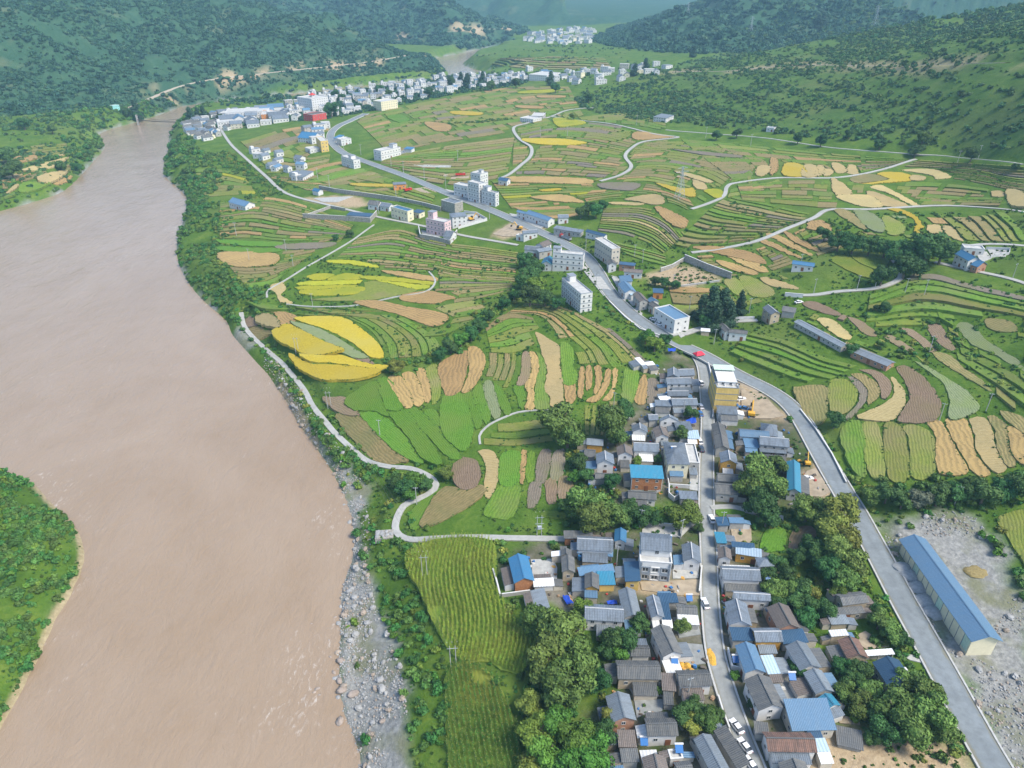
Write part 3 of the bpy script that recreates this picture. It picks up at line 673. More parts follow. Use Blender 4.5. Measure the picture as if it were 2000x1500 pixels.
    ('g', S4, [(592, 832), (716, 832), (754, 1208), (652, 1188), (562, 950)]), ('d', S4, [(732, 832), (848, 838), (898, 1218), (782, 1213), (742, 1000)]), ('d', S4, [(902, 843), (1018, 843), (1066, 960), (1082, 1228), (932, 1236)]), ('d', S4, [(1042, 853), (1158, 843), (1266, 922), (1286, 1060), (1266, 1208), (1112, 1236), (1092, 960)]), ('o', S4, [(1217, 812), (1338, 812), (1436, 1000), (1536, 1188), (1332, 1208), (1302, 1120), (1292, 920)]), ('o', S4, [(1372, 802), (1528, 793), (1576, 950), (1606, 1060), (1716, 1198), (1602, 1208), (1484, 1040)]), ('P', S4, [(1562, 793), (1668, 772), (1726, 870), (1756, 1010), (1836, 1148), (1742, 1188), (1622, 1050), (1592, 900)]), ('s', S4, [(1692, 762), (1778, 762), (1846, 860), (1856, 970), (1906, 1138), (1832, 1128), (1764, 980), (1742, 860)]), ('o', S4, [(1852, 842), (1980, 922), (1990, 1138), (1902, 1080), (1862, 960)]), ('s', S4, [(1792, 722), (1990, 782), (1990, 900), (1852, 810)]),
    ('Y', S5, [(440, 142), (530, 140), (583, 180), (548, 220), (432, 210)]), ('P', S5, [(562, 152), (640, 150), (662, 190), (640, 220), (557, 220)]), ('P', S5, [(652, 152), (690, 150), (703, 185), (670, 213), (647, 213)]), ('P', S5, [(703, 170), (760, 180), (740, 208), (695, 213)]), ('P', S5, [(752, 127), (800, 132), (848, 180), (790, 193), (757, 160)]), ('P', S5, [(857, 142), (900, 147), (918, 198), (852, 193)]), ('P', S5, [(270, 152), (340, 150), (343, 180), (300, 213), (257, 205)]), ('o', S5, [(350, 102), (393, 112), (393, 170), (362, 208), (347, 190)]),
    ('Y', S5, [(1040, 197), (1180, 187), (1268, 207), (1258, 240), (1100, 258), (930, 260), (1100, 243), (1117, 230)]), ('P', S5, [(1272, 207), (1358, 217), (1340, 240), (1265, 240)]), ('P', S5, [(1202, 172), (1400, 170), (1528, 205), (1480, 228), (1422, 233), (1400, 210)]), ('s', S5, [(872, 227), (1000, 202), (1108, 230), (1080, 243), (920, 256)]), ('P', S5, [(747, 242), (790, 242), (878, 325), (772, 333)]), ('P', S5, [(772, 347), (980, 342), (1078, 410), (950, 413)]), ('P', S5, [(992, 312), (1100, 345), (1238, 405), (1100, 412), (992, 350)]), ('P', S5, [(1002, 287), (1070, 272), (1130, 302), (1318, 400), (1272, 403), (1130, 332)]), ('P', S5, [(1792, 312), (1858, 312), (1863, 345), (1792, 343)]), ('P', S5, [(1882, 312), (2010, 322), (2010, 425), (1922, 413)]),
    ('Y', S5, [(1112, 432), (1200, 437), (1298, 482), (1338, 540), (1308, 570), (1348, 603), (1330, 610), (1282, 570), (1292, 510), (1212, 462)]), ('P', S5, [(1377, 537), (1450, 537), (1463, 600), (1377, 580)]), ('P', S5, [(1472, 542), (1538, 552), (1598, 638), (1502, 600)]), ('s', S5, [(762, 442), (870, 447), (978, 560), (930, 550)]), ('q', S5, [(892, 447), (1000, 452), (1088, 522), (1078, 580), (992, 560)]), ('d', S5, [(1082, 472), (1218, 532), (1198, 590), (1112, 590)]),
    ('o', S5, [(282, 642), (330, 632), (548, 740), (522, 745)]), ('o', S5, [(332, 602), (390, 592), (608, 715), (572, 720)]), ('o', S5, [(432, 577), (490, 592), (658, 690), (632, 700), (502, 640)]), ('o', S5, [(592, 522), (680, 502), (748, 550), (720, 578), (602, 560)]), ('o', S5, [(0, 692), (120, 692), (328, 820), (252, 830)]), ('o', S5, [(0, 762), (100, 782), (268, 840), (202, 853), (62, 810)]), ('c', S5, [(882, 682), (1108, 692), (1098, 800), (1052, 830), (902, 760)]), ('P', S5, [(285, 880), (340, 878), (520, 935), (500, 950), (350, 930)]), ('d', S5, [(50, 900), (130, 880), (200, 975), (120, 985)]), ('d', S5, [(150, 880), (220, 870), (380, 970), (240, 1000)]), ('b', S5, [(560, 1040), (640, 1030), (800, 1110), (760, 1120), (600, 1075)]), ('c', S5, [(740, 760), (860, 740), (1040, 850), (980, 880), (860, 830)]),
    ('Y', S6, [(92, 207), (380, 205), (578, 235), (420, 253), (160, 243)]), ('L', S6, [(322, 52), (420, 50), (578, 80), (400, 113), (350, 100)]), ('Y', S6, [(1120, 552), (1330, 592), (1410, 590), (1428, 650), (1380, 658), (1280, 620)]), ('L', S6, [(1502, 612), (1570, 597), (1638, 610), (1638, 650), (1600, 673), (1540, 640)]), ('P', S6, [(1272, 462), (1400, 480), (1558, 530), (1530, 548), (1430, 520)]), ('P', S6, [(1412, 527), (1490, 547), (1528, 590), (1500, 603), (1430, 585)]), ('k', S6, [(692, 552), (970, 550), (978, 590), (900, 608), (702, 590)]), ('P', S6, [(882, 682), (1050, 642), (1160, 650), (1188, 700), (1100, 718), (960, 690)]), ('P', S6, [(772, 702), (1000, 705), (1000, 722), (780, 717)]), ('o', S6, [(152, 662), (400, 642), (558, 700), (300, 690)]), ('Y', S6, [(212, 605), (360, 590), (388, 600), (250, 618)]), ('o', S6, [(1122, 747), (1200, 752), (1358, 830), (1368, 870), (1330, 903), (1232, 870)]), ('o', S6, [(2, 502), (560, 512), (598, 550), (300, 553), (2, 540)]), ('o', S6, [(972, 152), (1238, 182), (1238, 195), (972, 213)]),
    ('k', S6, [(1270, 290), (1300, 290), (1750, 330), (1760, 350), (1500, 330)]), ('o', S6, [(1430, 1060), (1560, 1050), (1880, 1090), (1990, 1180), (1800, 1150)]),
    ('Y', S7, [(1080, 257), (1268, 265), (1240, 282), (1090, 277)]), ('L', S7, [(1520, 130), (1680, 118), (1800, 112), (1700, 136), (1530, 142)]), ('o', S7, [(1642, 155), (1800, 155), (1800, 167), (1650, 170)]), ('o', S7, [(1500, 220), (1660, 225), (1650, 240), (1510, 235)]), ('Y', S7, [(442, 728), (690, 735), (690, 750), (450, 744)]), ('o', S7, [(900, 330), (1060, 345), (1050, 385), (960, 380)]), ('G', S7, [(650, 295), (740, 280), (800, 310), (740, 330)]),
    ('o', S8, [(122, 612), (258, 592), (298, 622), (142, 658)]), ('P', S8, [(192, 722), (380, 652), (558, 622), (480, 680), (300, 728)]), ('P', S8, [(302, 800), (420, 732), (558, 742), (400, 828)]), ('o', S8, [(442, 820), (578, 762), (558, 810), (480, 838)]), ('P', S8, [(52, 900), (130, 832), (148, 850), (70, 908)]), ('g', S8, [(180, 840), (300, 810), (420, 840), (250, 900), (160, 900)]), ('g', S8, [(660, 400), (740, 390), (750, 470), (690, 480)]),
    ('G', (1400, 1000, 3), [(290, 115), (335, 95), (395, 105), (402, 215), (340, 235), (255, 230), (265, 170)]), ('b', (1400, 1000, 3), [(435, 130), (490, 95), (560, 90), (580, 150), (510, 245), (430, 240)]), ('G', (1400, 1000, 3), [(600, 330), (640, 335), (665, 400), (640, 450), (590, 410)]), ('g', (1400, 1000, 3), [(555, 770), (640, 740), (700, 800), (700, 890), (640, 910), (600, 860)]), ('d', (1400, 1000, 3), [(1650, 60), (1720, 10), (1830, 10), (1830, 330), (1760, 240), (1690, 130)]),
    ('G', (1100, 660, 3.571), [(1080, 1190), (1240, 1195), (1250, 1240), (1080, 1240)]), ('c', (960, 1000, 3), [(300, 30), (300, 0), (420, 0), (420, 40)]),
]
CORN = [  # the two big maize fields by the river
    [(873, 1325), (905, 1300), (965, 1330), (1005, 1420), (1015, 1500), (1018, 1560), (893, 1560), (880, 1480), (873, 1400)],
    [(797, 1105), (850, 1063), (960, 1066), (968, 1150), (1000, 1215), (1040, 1225), (1030, 1290), (1000, 1310), (950, 1285), (905, 1285), (860, 1240), (825, 1160)],
]
lower = []          # (x, y, z) samples: ground is dug out under the plots
edges_pts = []      # riser lines for the hedge grass
plots = []          # (pixel area, verts, faces, uvs, crop)
taken = []          # world outlines of hand-traced plots
def px_area(P):
    q = to_pixel(P); x, y = q[:, 0], q[:, 1]
    return (x.max() - x.min()) * (y.max() - y.min())
def add_edge(P3, width=1.0):
    edges_pts.append(np.c_[P3, np.full(len(P3), width)])
def finish_plot(V, F, UV, crop, rim):
    """adds the skirt that makes the riser and registers the plot"""
    V = list(map(tuple, V)); UV = list(map(tuple, UV)); F = list(F)
    n = len(rim); b0 = len(V)
    for i in rim:
        x, y, z = V[i]; V.append((x, y, z - 1.6)); UV.append(UV[i])
    for k in range(n):
        a, b = rim[k], rim[(k + 1) % n]
        F.append((a, b0 + k, b0 + (k + 1) % n, b))
    plots.append([px_area(np.array(V)), np.array(V), F, np.array(UV), crop])

def add_polygon(pix, crop, lift=0.28):
    W = ground(catmull(pix, 4, True))
    per = np.linalg.norm(np.diff(np.vstack([W, W[:1]])[:, :2], axis=0), axis=1).sum()
    poly = resample(np.vstack([W, W[:1]])[:, :2], int(np.clip(per / 2.2, 16, 90)))[:-1]
    ctr_ = poly.mean(0); poly = ctr_ + (poly - ctr_) * (1.055 if poly[:, 1].mean() < 420 else 1.03)
    jr = np.random.default_rng(len(plots)); poly = poly + jr.normal(0, 0.2 if poly[:, 1].mean() < 420 else 0.4, poly.shape)
    c = poly.mean(0)
    # one level-ish surface: a plane through the ground under the plot
    S = np.vstack([poly, c + (poly - c) * 0.6, c + (poly - c) * 0.25, [c]])
    z = Hz(S[:, 0], S[:, 1])
    A = np.c_[S - c, np.ones(len(S))]
    co = np.linalg.lstsq(A, z, rcond=None)[0]
    co[:2] *= 0.85
    res = z - A @ co
    off = np.percentile(res, 65) + lift
    zf = lambda q: (np.c_[q - c, np.ones(len(q))] @ co) + off
    # rounded rim inset in rings
    u, s, vt = np.linalg.svd(poly - c)
    ax = vt[0]; ay = vt[1]
    n = len(poly)
    V = np.c_[poly, zf(poly)]
    tess = __import__('mathutils').geometry.tessellate_polygon([[Vector((p[0], p[1], 0)) for p in poly]])
    F = []
    for t in tess:
        a, b, cc = [poly[i] for i in t]
        ar = (b[0] - a[0]) * (cc[1] - a[1]) - (b[1] - a[1]) * (cc[0] - a[0])
        F.append(t if ar > 0 else t[::-1])
    ar = 0.5 * np.sum(poly[:, 0] * np.roll(poly[:, 1], -1) - poly[:, 1] * np.roll(poly[:, 0], -1))
    rim = list(range(n)) if ar > 0 else list(range(n))[::-1]
    UV = np.c_[(poly - c) @ ax, (poly - c) @ ay]
    finish_plot(V, F, UV, crop, rim)
    taken.append(poly)
    for G in (NEAR, MID):
        r = 3 + G.st
        k = (G.X > poly[:, 0].min() - r) & (G.X < poly[:, 0].max() + r) & (G.Y > poly[:, 1].min() - r) & (G.Y < poly[:, 1].max() + r)
        if k.any(): G.take[k] = np.maximum(G.take[k], sdist(G.X[k], G.Y[k], [tuple(q) for q in poly[::2]]))
    x0, y0 = poly.min(0); x1, y1 = poly.max(0)
    st = 1.5 if y0 < 760 else 4
    gx, gy = np.meshgrid(np.arange(x0, x1, st), np.arange(y0, y1, st)); gx = gx.ravel(); gy = gy.ravel()
    k = inside(gx, gy, poly); q = np.c_[gx[k], gy[k]]
    lower.append(np.c_[q, zf(q) - (0.35 if y0 < 420 else 0.8)])
    P3 = np.c_[poly, zf(poly)]
    add_edge(np.vstack([P3, P3[:1]]))
    return poly, zf
corn_areas = []
for crop, S, pts in PLOTS: add_polygon(C(*S, pts), crop)
for pts in CORN:
    corn_areas.append(add_polygon(pts, 'c', 0.25))

def in_taken(x, y): return look('take', x, y) > -1.0
def add_loft(A, B, n, crops, cut):
    if 225 < A[0][1] < 560: n = int(n * 1.4)
    a = ground(catmull(A, 8)); b = ground(catmull(B, 8))
    L_ = max(np.linalg.norm(np.diff(a[:, :2], axis=0), axis=1).sum(), np.linalg.norm(np.diff(b[:, :2], axis=0), axis=1).sum())
    step = 3.0 if a[:, 1].mean() < 500 else (5.0 if a[:, 1].mean() < 900 else 9.0)
    m = max(6, int(L_ / step))
    a = resample(a, m)[:, :2]; b = resample(b, m)[:, :2]
    sarr = np.linspace(0, 1, m)
    seed = int(A[0][0] * 7 + A[0][1])
    # uneven terrace widths that wander along the slope
    base = np.r_[0, np.cumsum(0.7 + 0.6 * np.random.default_rng(seed).random(n))]; base /= base[-1]
    bounds = []
    for j in range(n + 1):
        wv = (vnoise(sarr * L_ / 45 + j * 3.7, np.full(m, seed * 0.1), seed) - 0.5) * 0.55 / n + (vnoise(sarr * L_ / 16, np.full(m, j * 5.1), seed + 3) - 0.5) * 0.16 / n
        bounds.append(base[j] + (0 if j in (0, n) else 1) * wv)
    for j in range(n):
        crop = crops[j % len(crops)]
        t0 = bounds[j]; t1 = bounds[j + 1]
        gapw = 0.4 / (np.linalg.norm(a - b, axis=1).mean() + 1e-6)
        t0 = t0 + gapw; t1 = np.maximum(t1 - gapw, t0 + 0.1 * gapw)
        rows = 3
        P = [a + (b - a) * (t0 + (t1 - t0) * r / (rows - 1))[:, None] for r in range(rows)]
        zs = np.stack([Hz(p[:, 0], p[:, 1]) for p in P])
        zc = zs.max(0) * 0.7 + zs.mean(0) * 0.3 + 0.15
        kk = 7
        zc = np.convolve(np.pad(zc, 3, mode='edge'), np.ones(kk) / kk, 'valid')
        # cross banks
        r_ = np.random.default_rng(seed + j * 31)
        cutn = max(1, int(round(L_ / (cut * (0.7 + 0.6 * r_.random())))))
        marks = [0] + sorted(set(int(v) for v in (np.arange(1, cutn) + (r_.random(cutn - 1) - 0.5) * 0.7) / cutn * (m - 1))) + [m - 1]
        for q0, q1 in zip(marks[:-1], marks[1:]):
            i0 = q0 + (1 if q0 > 0 and q1 - q0 > 3 else 0); i1 = q1
            if i1 - i0 < 2: continue
            cr = crop if r_.random() < 0.5 else r_.choice(list('dsgosdgsdsdskgd') if A[0][1] < 600 else list('ddgsddgsgds'))
            # keep runs of columns clear of roads, water and traced plots
            mid = P[1][i0:i1 + 1]
            e0, e1 = P[0][i0:i1 + 1], P[2][i0:i1 + 1]
            bad = np.zeros(len(mid), bool)
            for e in (mid, e0 * 0.8 + mid * 0.2, e1 * 0.8 + mid * 0.2):
                bad |= (road_gap(e[:, 0], e[:, 1]) < 1.0) | in_taken(e[:, 0], e[:, 1]) | (river_in(e[:, 0], e[:, 1]) > -6)
            runs = []; cur = []
            for i, bd in enumerate(bad):
                if bd:
                    if len(cur) > 1: runs.append(cur)
                    cur = []
                else: cur.append(i0 + i)
            if len(cur) > 1: runs.append(cur)
            for run in runs:
                V = []; UV = []
                w = np.linalg.norm(P[0][run] - P[2][run], axis=1).mean()
                for ii, i in enumerate(run):
                    for r in range(rows):
                        V.append((P[r][i, 0], P[r][i, 1], zc[i] + 0.06 * math.sin(i * 1.3))); UV.append((ii * step, r / (rows - 1) * w))
                F = []
                for ii in range(len(run) - 1):
                    for r in range(rows - 1):
                        F.append((ii * rows + r, ii * rows + r + 1, (ii + 1) * rows + r + 1, (ii + 1) * rows + r))
                va = np.array(V)
                f = F[0]; x = va[list(f)]
                ar = (x[1, 0] - x[0, 0]) * (x[2, 1] - x[0, 1]) - (x[1, 1] - x[0, 1]) * (x[2, 0] - x[0, 0])
                if ar < 0: F = [f[::-1] for f in F]
                nr = len(run)
                rim = [i * rows for i in range(nr)] + [(nr - 1) * rows + r for r in range(1, rows)] + [i * rows + rows - 1 for i in range(nr - 2, -1, -1)] + [r for r in range(rows - 2, 0, -1)]
                if ar > 0: rim = rim[::-1]
                rim = rim[::-1]
                pr = va[rim]; ar2 = np.sum(pr[:, 0] * np.roll(pr[:, 1], -1) - pr[:, 1] * np.roll(pr[:, 0], -1))
                if ar2 < 0: rim = rim[::-1]
                finish_plot(V, F, UV, cr, rim)
                lower.append(np.c_[va[:, :2], va[:, 2] - (0.3 if va[:, 1].mean() < 420 else 0.8)])
                add_edge(va[[i * rows + rows - 1 for i in range(nr)]]); add_edge(va[[i * rows for i in range(nr)]])
for l in LOFTS: add_loft(*l)

# dig the ground out under the plots
LOW = np.vstack(lower)
for G in (NEAR, MID):
    k = G.has(LOW[:, 0], LOW[:, 1]); q = LOW[k]
    ix = np.rint((q[:, 0] - G.x0) / G.st).astype(int); iy = np.rint((q[:, 1] - G.y0) / G.st).astype(int)
    np.minimum.at(G.h, (np.clip(iy, 0, G.ny - 1), np.clip(ix, 0, G.nx - 1)), q[:, 2])
plots.sort(key=lambda p: -p[0])
terr = struct(empty('terraced_fields', (0, 0, 0)))
keys = list(FM)
for ar, V, F, UV, crop in plots[:300]:
    mesh_obj('field', V, F, FM[crop], terr, UV)
VV, FF, UU, MI, nb = [], [], [], [], 0
for ar, V, F, UV, crop in plots[300:]:
    VV.append(V); UU.append(UV); FF += [tuple(i + nb for i in f) for f in F]; MI += [keys.index(crop)] * len(F); nb += len(V)
if VV:
    stuff(mesh_obj('small_fields', np.vstack(VV), FF, [FM[k] for k in keys], terr, np.vstack(UU), fmat=MI))

# ------------------------------------------------------------------ ground sheet
def area_mask(x, y, px, soft=6.0):
    poly = ground(catmull(px, 3, True))[:, :2]
    b = (x > poly[:, 0].min() - 30) & (x < poly[:, 0].max() + 30) & (y > poly[:, 1].min() - 30) & (y < poly[:, 1].max() + 30)
    out = np.zeros(x.shape)
    if b.any():
        xs, ys = x[b], y[b]
        out[b] = smooth(-soft, soft, sdist(xs, ys, [tuple(p) for p in poly]) + (fbm(xs / 6, ys / 6, 3, 2) - 0.5) * soft * 2.2)
    return out
BEACH_PX = [(706, 1560), (700, 1470), (668, 1400), (655, 1330), (660, 1230), (664, 1150), (686, 1085), (690, 1000), (650, 925), (600, 850), (560, 785), (565, 770), (612, 848), (655, 905), (725, 950), (712, 985), (690, 1010), (700, 1070), (722, 1120), (735, 1180), (765, 1250), (788, 1330), (798, 1420), (800, 1560)]
RUBBLE_PX = [(1720, 1030), (1780, 1008), (1880, 1000), (1930, 1040), (1985, 1130), (2020, 1210), (2060, 1560), (1985, 1560), (1900, 1370), (1810, 1220)]
VILLAGE_PX = [(1145, 870), (1230, 800), (1300, 690), (1360, 705), (1480, 750), (1560, 830), (1625, 960), (1560, 985), (1450, 1000), (1480, 1090), (1530, 1190), (1560, 1260), (1620, 1330), (1650, 1450), (1680, 1560), (1180, 1560), (1190, 1330), (1260, 1230), (1150, 1200), (1060, 1180), (985, 1150), (990, 1085), (1110, 1050), (1300, 1030), (1340, 980), (1230, 985), (1150, 950)]
SOIL_PX = [C(1000, 220, 4, [(0, 840), (60, 820), (160, 860), (280, 880), (150, 930), (0, 950)]), C(560, 240, 4, [(1600, 870), (1760, 780), (1900, 830), (1850, 880), (1700, 900)]), C(980, 400, 4, [(1130, 540), (1400, 480), (1700, 560), (1500, 640), (1350, 650), (1150, 600)]), C(560, 240, 4, [(130, 590), (500, 570), (640, 620), (560, 660), (300, 640)]), C(1100, 660, 3.571, [(1230, 300), (1330, 350), (1450, 440), (1560, 540), (1480, 570), (1350, 560), (1240, 520)]), [(1580, 1440), (1700, 1430), (1860, 1450), (1900, 1560), (1600, 1560)], C(960, 1000, 3, [(870, 410), (1215, 400), (1220, 500), (900, 490)]), C(1100, 660, 3.571, [(1560, 1060), (1760, 900), (1880, 1080), (1820, 1100)])]
NA, NR = 640, 760
az = np.linspace(R(-64), R(64), NA)
rad = 45 * np.exp(np.linspace(0, math.log(7600 / 45), NR))
AZ, RAD = np.meshgrid(az, rad)
GX = (RAD * np.sin(AZ)); GY = (RAD * np.cos(AZ))
GZ = Hz(GX.ravel(), GY.ravel()).reshape(GX.shape)
bumpy = (fbm(GX / 9, GY / 9, 3, 31) - 0.5)
gx, gy = GX.ravel(), GY.ravel()
slope_ = np.hypot(Hz(gx + 3, gy) - Hz(gx - 3, gy), Hz(gx, gy + 3) - Hz(gx, gy - 3)) / 6
dr = river_in(gx, gy)
shore = smooth(-5, -1, dr) * (dr < 6)
beach = np.maximum(area_mask(gx, gy, BEACH_PX, 3), shore * smooth(0.35, 0.6, fbm(gx / 20, gy / 20, 2, 6)) * 0.9)
rub = area_mask(gx, gy, RUBBLE_PX, 5)
vil = area_mask(gx, gy, VILLAGE_PX, 5)
soil = np.zeros(gx.shape)
for p in SOIL_PX: soil = np.maximum(soil, area_mask(gx, gy, p, 4))
mont = np.zeros(gx.shape)
for poly, sl, es, sd_ in MOUNTAINS: mont = np.maximum(mont, smooth(-5, 30, sdist(gx, gy, poly)))
cuts = np.zeros(gx.shape)     # bare cut slopes above the mountain roads
for nm, p, w, m, kerb in roads:
    if nm in ('mountain_road', 'hill_road'):
        d = seg_dist(gx, gy, [tuple(q[:2]) for q in p])
        cuts = np.maximum(cuts, (1 - smooth(6, 34, d)) * smooth(0.45, 0.58, fbm(gx / 55, gy / 55, 3, 77)) * (0.6 if nm == 'hill_road' else 1.0))
soil = np.maximum(soil, cuts)
soil = np.maximum(soil, 0.8 * smooth(-2.6, -1.2, dr) * (dr < 6) * (gx < -90) * (gy < 330))
beach = np.where((gx < -90) & (gy < 330), beach * 0.2, beach)
mont = np.maximum(mont, 0.2 * area_mask(gx, gy, [(1200, 215), (1320, 190), (1310, 130), (1500, 90), (1700, 46), (1850, 60), (2000, 20), (2200, 0), (2250, 300), (2000, 292), (1850, 285), (1600, 265), (1400, 248)], 12))
idx = np.arange(NA * NR).reshape(NR, NA)
F = np.stack([idx[:-1, :-1], idx[:-1, 1:], idx[1:, 1:], idx[1:, :-1]], -1).reshape(-1, 4)
GZ = GZ + bumpy * np.clip(RAD / 400, 0.15, 3.0) * np.maximum(mont.reshape(GX.shape), 0.12 * (RAD < 420))
me = bpy.data.meshes.new('ground')
me.vertices.add(NA * NR); me.vertices.foreach_set('co', np.stack([gx, gy, GZ.ravel()], 1).astype(np.float32).ravel())
me.loops.add(F.size); me.loops.foreach_set('vertex_index', F.ravel().astype(np.int32))
me.polygons.add(len(F)); me.polygons.foreach_set('loop_start', np.arange(0, F.size, 4, dtype=np.int32)); me.polygons.foreach_set('loop_total', np.full(len(F), 4, np.int32))
me.polygons.foreach_set('use_smooth', np.ones(len(F), bool))
at = me.attributes.new('cover', 'FLOAT_COLOR', 'POINT')       # what covers the ground: r gravel, g village earth, b bare soil, a forest land
at.data.foreach_set('color', np.stack([np.maximum(beach, rub), vil, soil, mont], 1).astype(np.float32).ravel())
me.update(calc_edges=True)

m, nt, N, L, b = _new('land')
P = geo_pos(N)
att = N.new('ShaderNodeAttribute'); att.attribute_name = 'cover'
sp = N.new('ShaderNodeSeparateColor'); L.new(att.outputs['Color'], sp.inputs[0])
n_big = noise(N, L, P, 0.012, 4); n_mid = noise(N, L, P, 0.07, 5, 0.6); n_fine = noise(N, L, P, 0.6, 5, 0.7)
grass = ramp(N, mth(N, L, 'ADD', mth(N, L, 'MULTIPLY', n_mid, 0.6), mth(N, L, 'MULTIPLY', n_fine, 0.4)), [(0.32, (0.038, 0.084, 0.011)), (0.5, (0.07, 0.134, 0.017)), (0.66, (0.122, 0.176, 0.028))], L)
grass = mixc(N, L, ramp(N, n_big, [(0.5, (0, 0, 0)), (0.72, (0.5, 0.5, 0.5))], L), grass, (0.13, 0.15, 0.045))
wood = ramp(N, mth(N, L, 'ADD', mth(N, L, 'MULTIPLY', n_mid, 0.55), mth(N, L, 'MULTIPLY', n_fine, 0.45)), [(0.34, (0.022, 0.064, 0.034)), (0.52, (0.036, 0.085, 0.045)), (0.68, (0.07, 0.12, 0.06))], L)  # forest floor colour shifted to teal, standing in for distance haze
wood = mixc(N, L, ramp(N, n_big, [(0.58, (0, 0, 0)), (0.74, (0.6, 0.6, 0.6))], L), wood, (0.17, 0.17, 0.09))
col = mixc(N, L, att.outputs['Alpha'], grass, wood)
gravel = ramp(N, n_fine, [(0.3, (0.15, 0.152, 0.145)), (0.5, (0.235, 0.236, 0.222)), (0.7, (0.33, 0.33, 0.305))], L)
gravel = mixc(N, L, ramp(N, n_mid, [(0.47, (0, 0, 0)), (0.64, (0.85, 0.85, 0.85))], L), gravel, (0.16, 0.165, 0.095))
col = mixc(N, L, sp.outputs[0], col, gravel)
yard = ramp(N, n_mid, [(0.38, (0.055, 0.085, 0.025)), (0.5, (0.1, 0.1, 0.06)), (0.6, (0.17, 0.155, 0.12)), (0.75, (0.22, 0.215, 0.19))], L)
col = mixc(N, L, sp.outputs[1], col, yard)
bare = ramp(N, n_fine, [(0.3, (0.27, 0.2, 0.12)), (0.7, (0.43, 0.34, 0.22))], L)
col = mixc(N, L, sp.outputs[2], col, bare)
L.new(col, b.inputs['Base Color']); b.inputs['Roughness'].default_value = 0.95; b.inputs['Specular IOR Level'].default_value = 0.1
bump(N, L, b, mth(N, L, 'ADD', n_fine, mth(N, L, 'MULTIPLY', n_mid, 2.0)), 0.8, 0.6)
me.materials.append(m)
struct(link(bpy.data.objects.new('ground', me)))

# ------------------------------------------------------------------ river
m, nt, N, L, b = _new('muddy_water')
P = geo_pos(N)
mp = N.new('ShaderNodeMapping'); L.new(P, mp.inputs[0]); mp.inputs['Rotation'].default_value = (0, 0, R(-14)); mp.inputs['Scale'].default_value = (1.0, 0.45, 1)
n1 = noise(N, L, P, 0.010, 5, 0.6, 1.5); n2 = noise(N, L, mp.outputs[0], 0.13, 6, 0.65, 1.2); n3 = noise(N, L, mp.outputs[0], 0.75, 5, 0.7, 0.6)
n4 = noise(N, L, mp.outputs[0], 0.07, 7, 0.75, 0.9)
col = ramp(N, n1, [(0.3, (0.255, 0.182, 0.114)), (0.5, (0.28, 0.205, 0.135)), (0.7, (0.305, 0.23, 0.158))], L)
silt = ramp(N, n4, [(0.36, (0, 0, 0)), (0.56, (0.7, 0.7, 0.7))], L)
col = mixc(N, L, mth(N, L, 'MULTIPLY', silt, 0.45), col, (0.30, 0.232, 0.168))
ra = N.new('ShaderNodeAttribute'); ra.attribute_name = 'rough_water'
foam = mth(N, L, 'MULTIPLY', ramp(N, mth(N, L, 'ADD', n4, mth(N, L, 'MULTIPLY', ra.outputs['Fac'], 0.15)), [(0.60, (0, 0, 0)), (0.72, (1, 1, 1))], L), ramp(N, n3, [(0.54, (0, 0, 0)), (0.66, (1, 1, 1))], L))
L.new(mixc(N, L, mth(N, L, 'MULTIPLY', foam, 0.55), col, (0.56, 0.52, 0.47)), b.inputs['Base Color'])
b.inputs['Roughness'].default_value = 0.1; b.inputs['IOR'].default_value = 1.42
bump(N, L, b, mth(N, L, 'ADD', mth(N, L, 'MULTIPLY', n2, 1.2), mth(N, L, 'MULTIPLY', n3, 0.5)), 0.5, 0.8)
xs = np.linspace(-1500, 300, 226); ys = np.linspace(-100, 2700, 351)
X_, Y_ = np.meshgrid(xs, ys)
V = np.c_[X_.ravel(), Y_.ravel(), np.full(X_.size, ZW)]
ii = np.arange(X_.size).reshape(X_.shape)
F = np.stack([ii[:-1, :-1], ii[:-1, 1:], ii[1:, 1:], ii[1:, :-1]], -1).reshape(-1, 4)
o = struct(mesh_obj('river', V, F, m, smooth_=True))
dv = river_in(V[:, 0], V[:, 1])
rw = 0.75 * (1 - smooth(2, 16, dv)) * smooth(0.35, 0.6, fbm(V[:, 0] / 30, V[:, 1] / 30, 2, 12))     # riffles along the banks
for u_, v_, rr_, a_ in ((200, 310, 60, 1.0), (255, 330, 70, 0.9), (300, 260, 60, 0.6), (60, 955, 14, 1.0), (95, 965, 16, 0.9), (640, 1030, 12, 0.9), (610, 1330, 22, 0.8), (560, 1380, 16, 0.7), (330, 470, 60, 0.5), (150, 520, 70, 0.4), (660, 1200, 14, 0.9)):
    p_ = on_plane([(u_, v_)], ZW)[0]
    rw = np.maximum(rw, a_ * np.exp(-((V[:, 0] - p_[0]) ** 2 + (V[:, 1] - p_[1]) ** 2) / (2 * (rr_ * 0.6) ** 2)))
at_ = o.data.attributes.new('rough_water', 'FLOAT', 'POINT'); at_.data.foreach_set('value', rw.astype(np.float32))
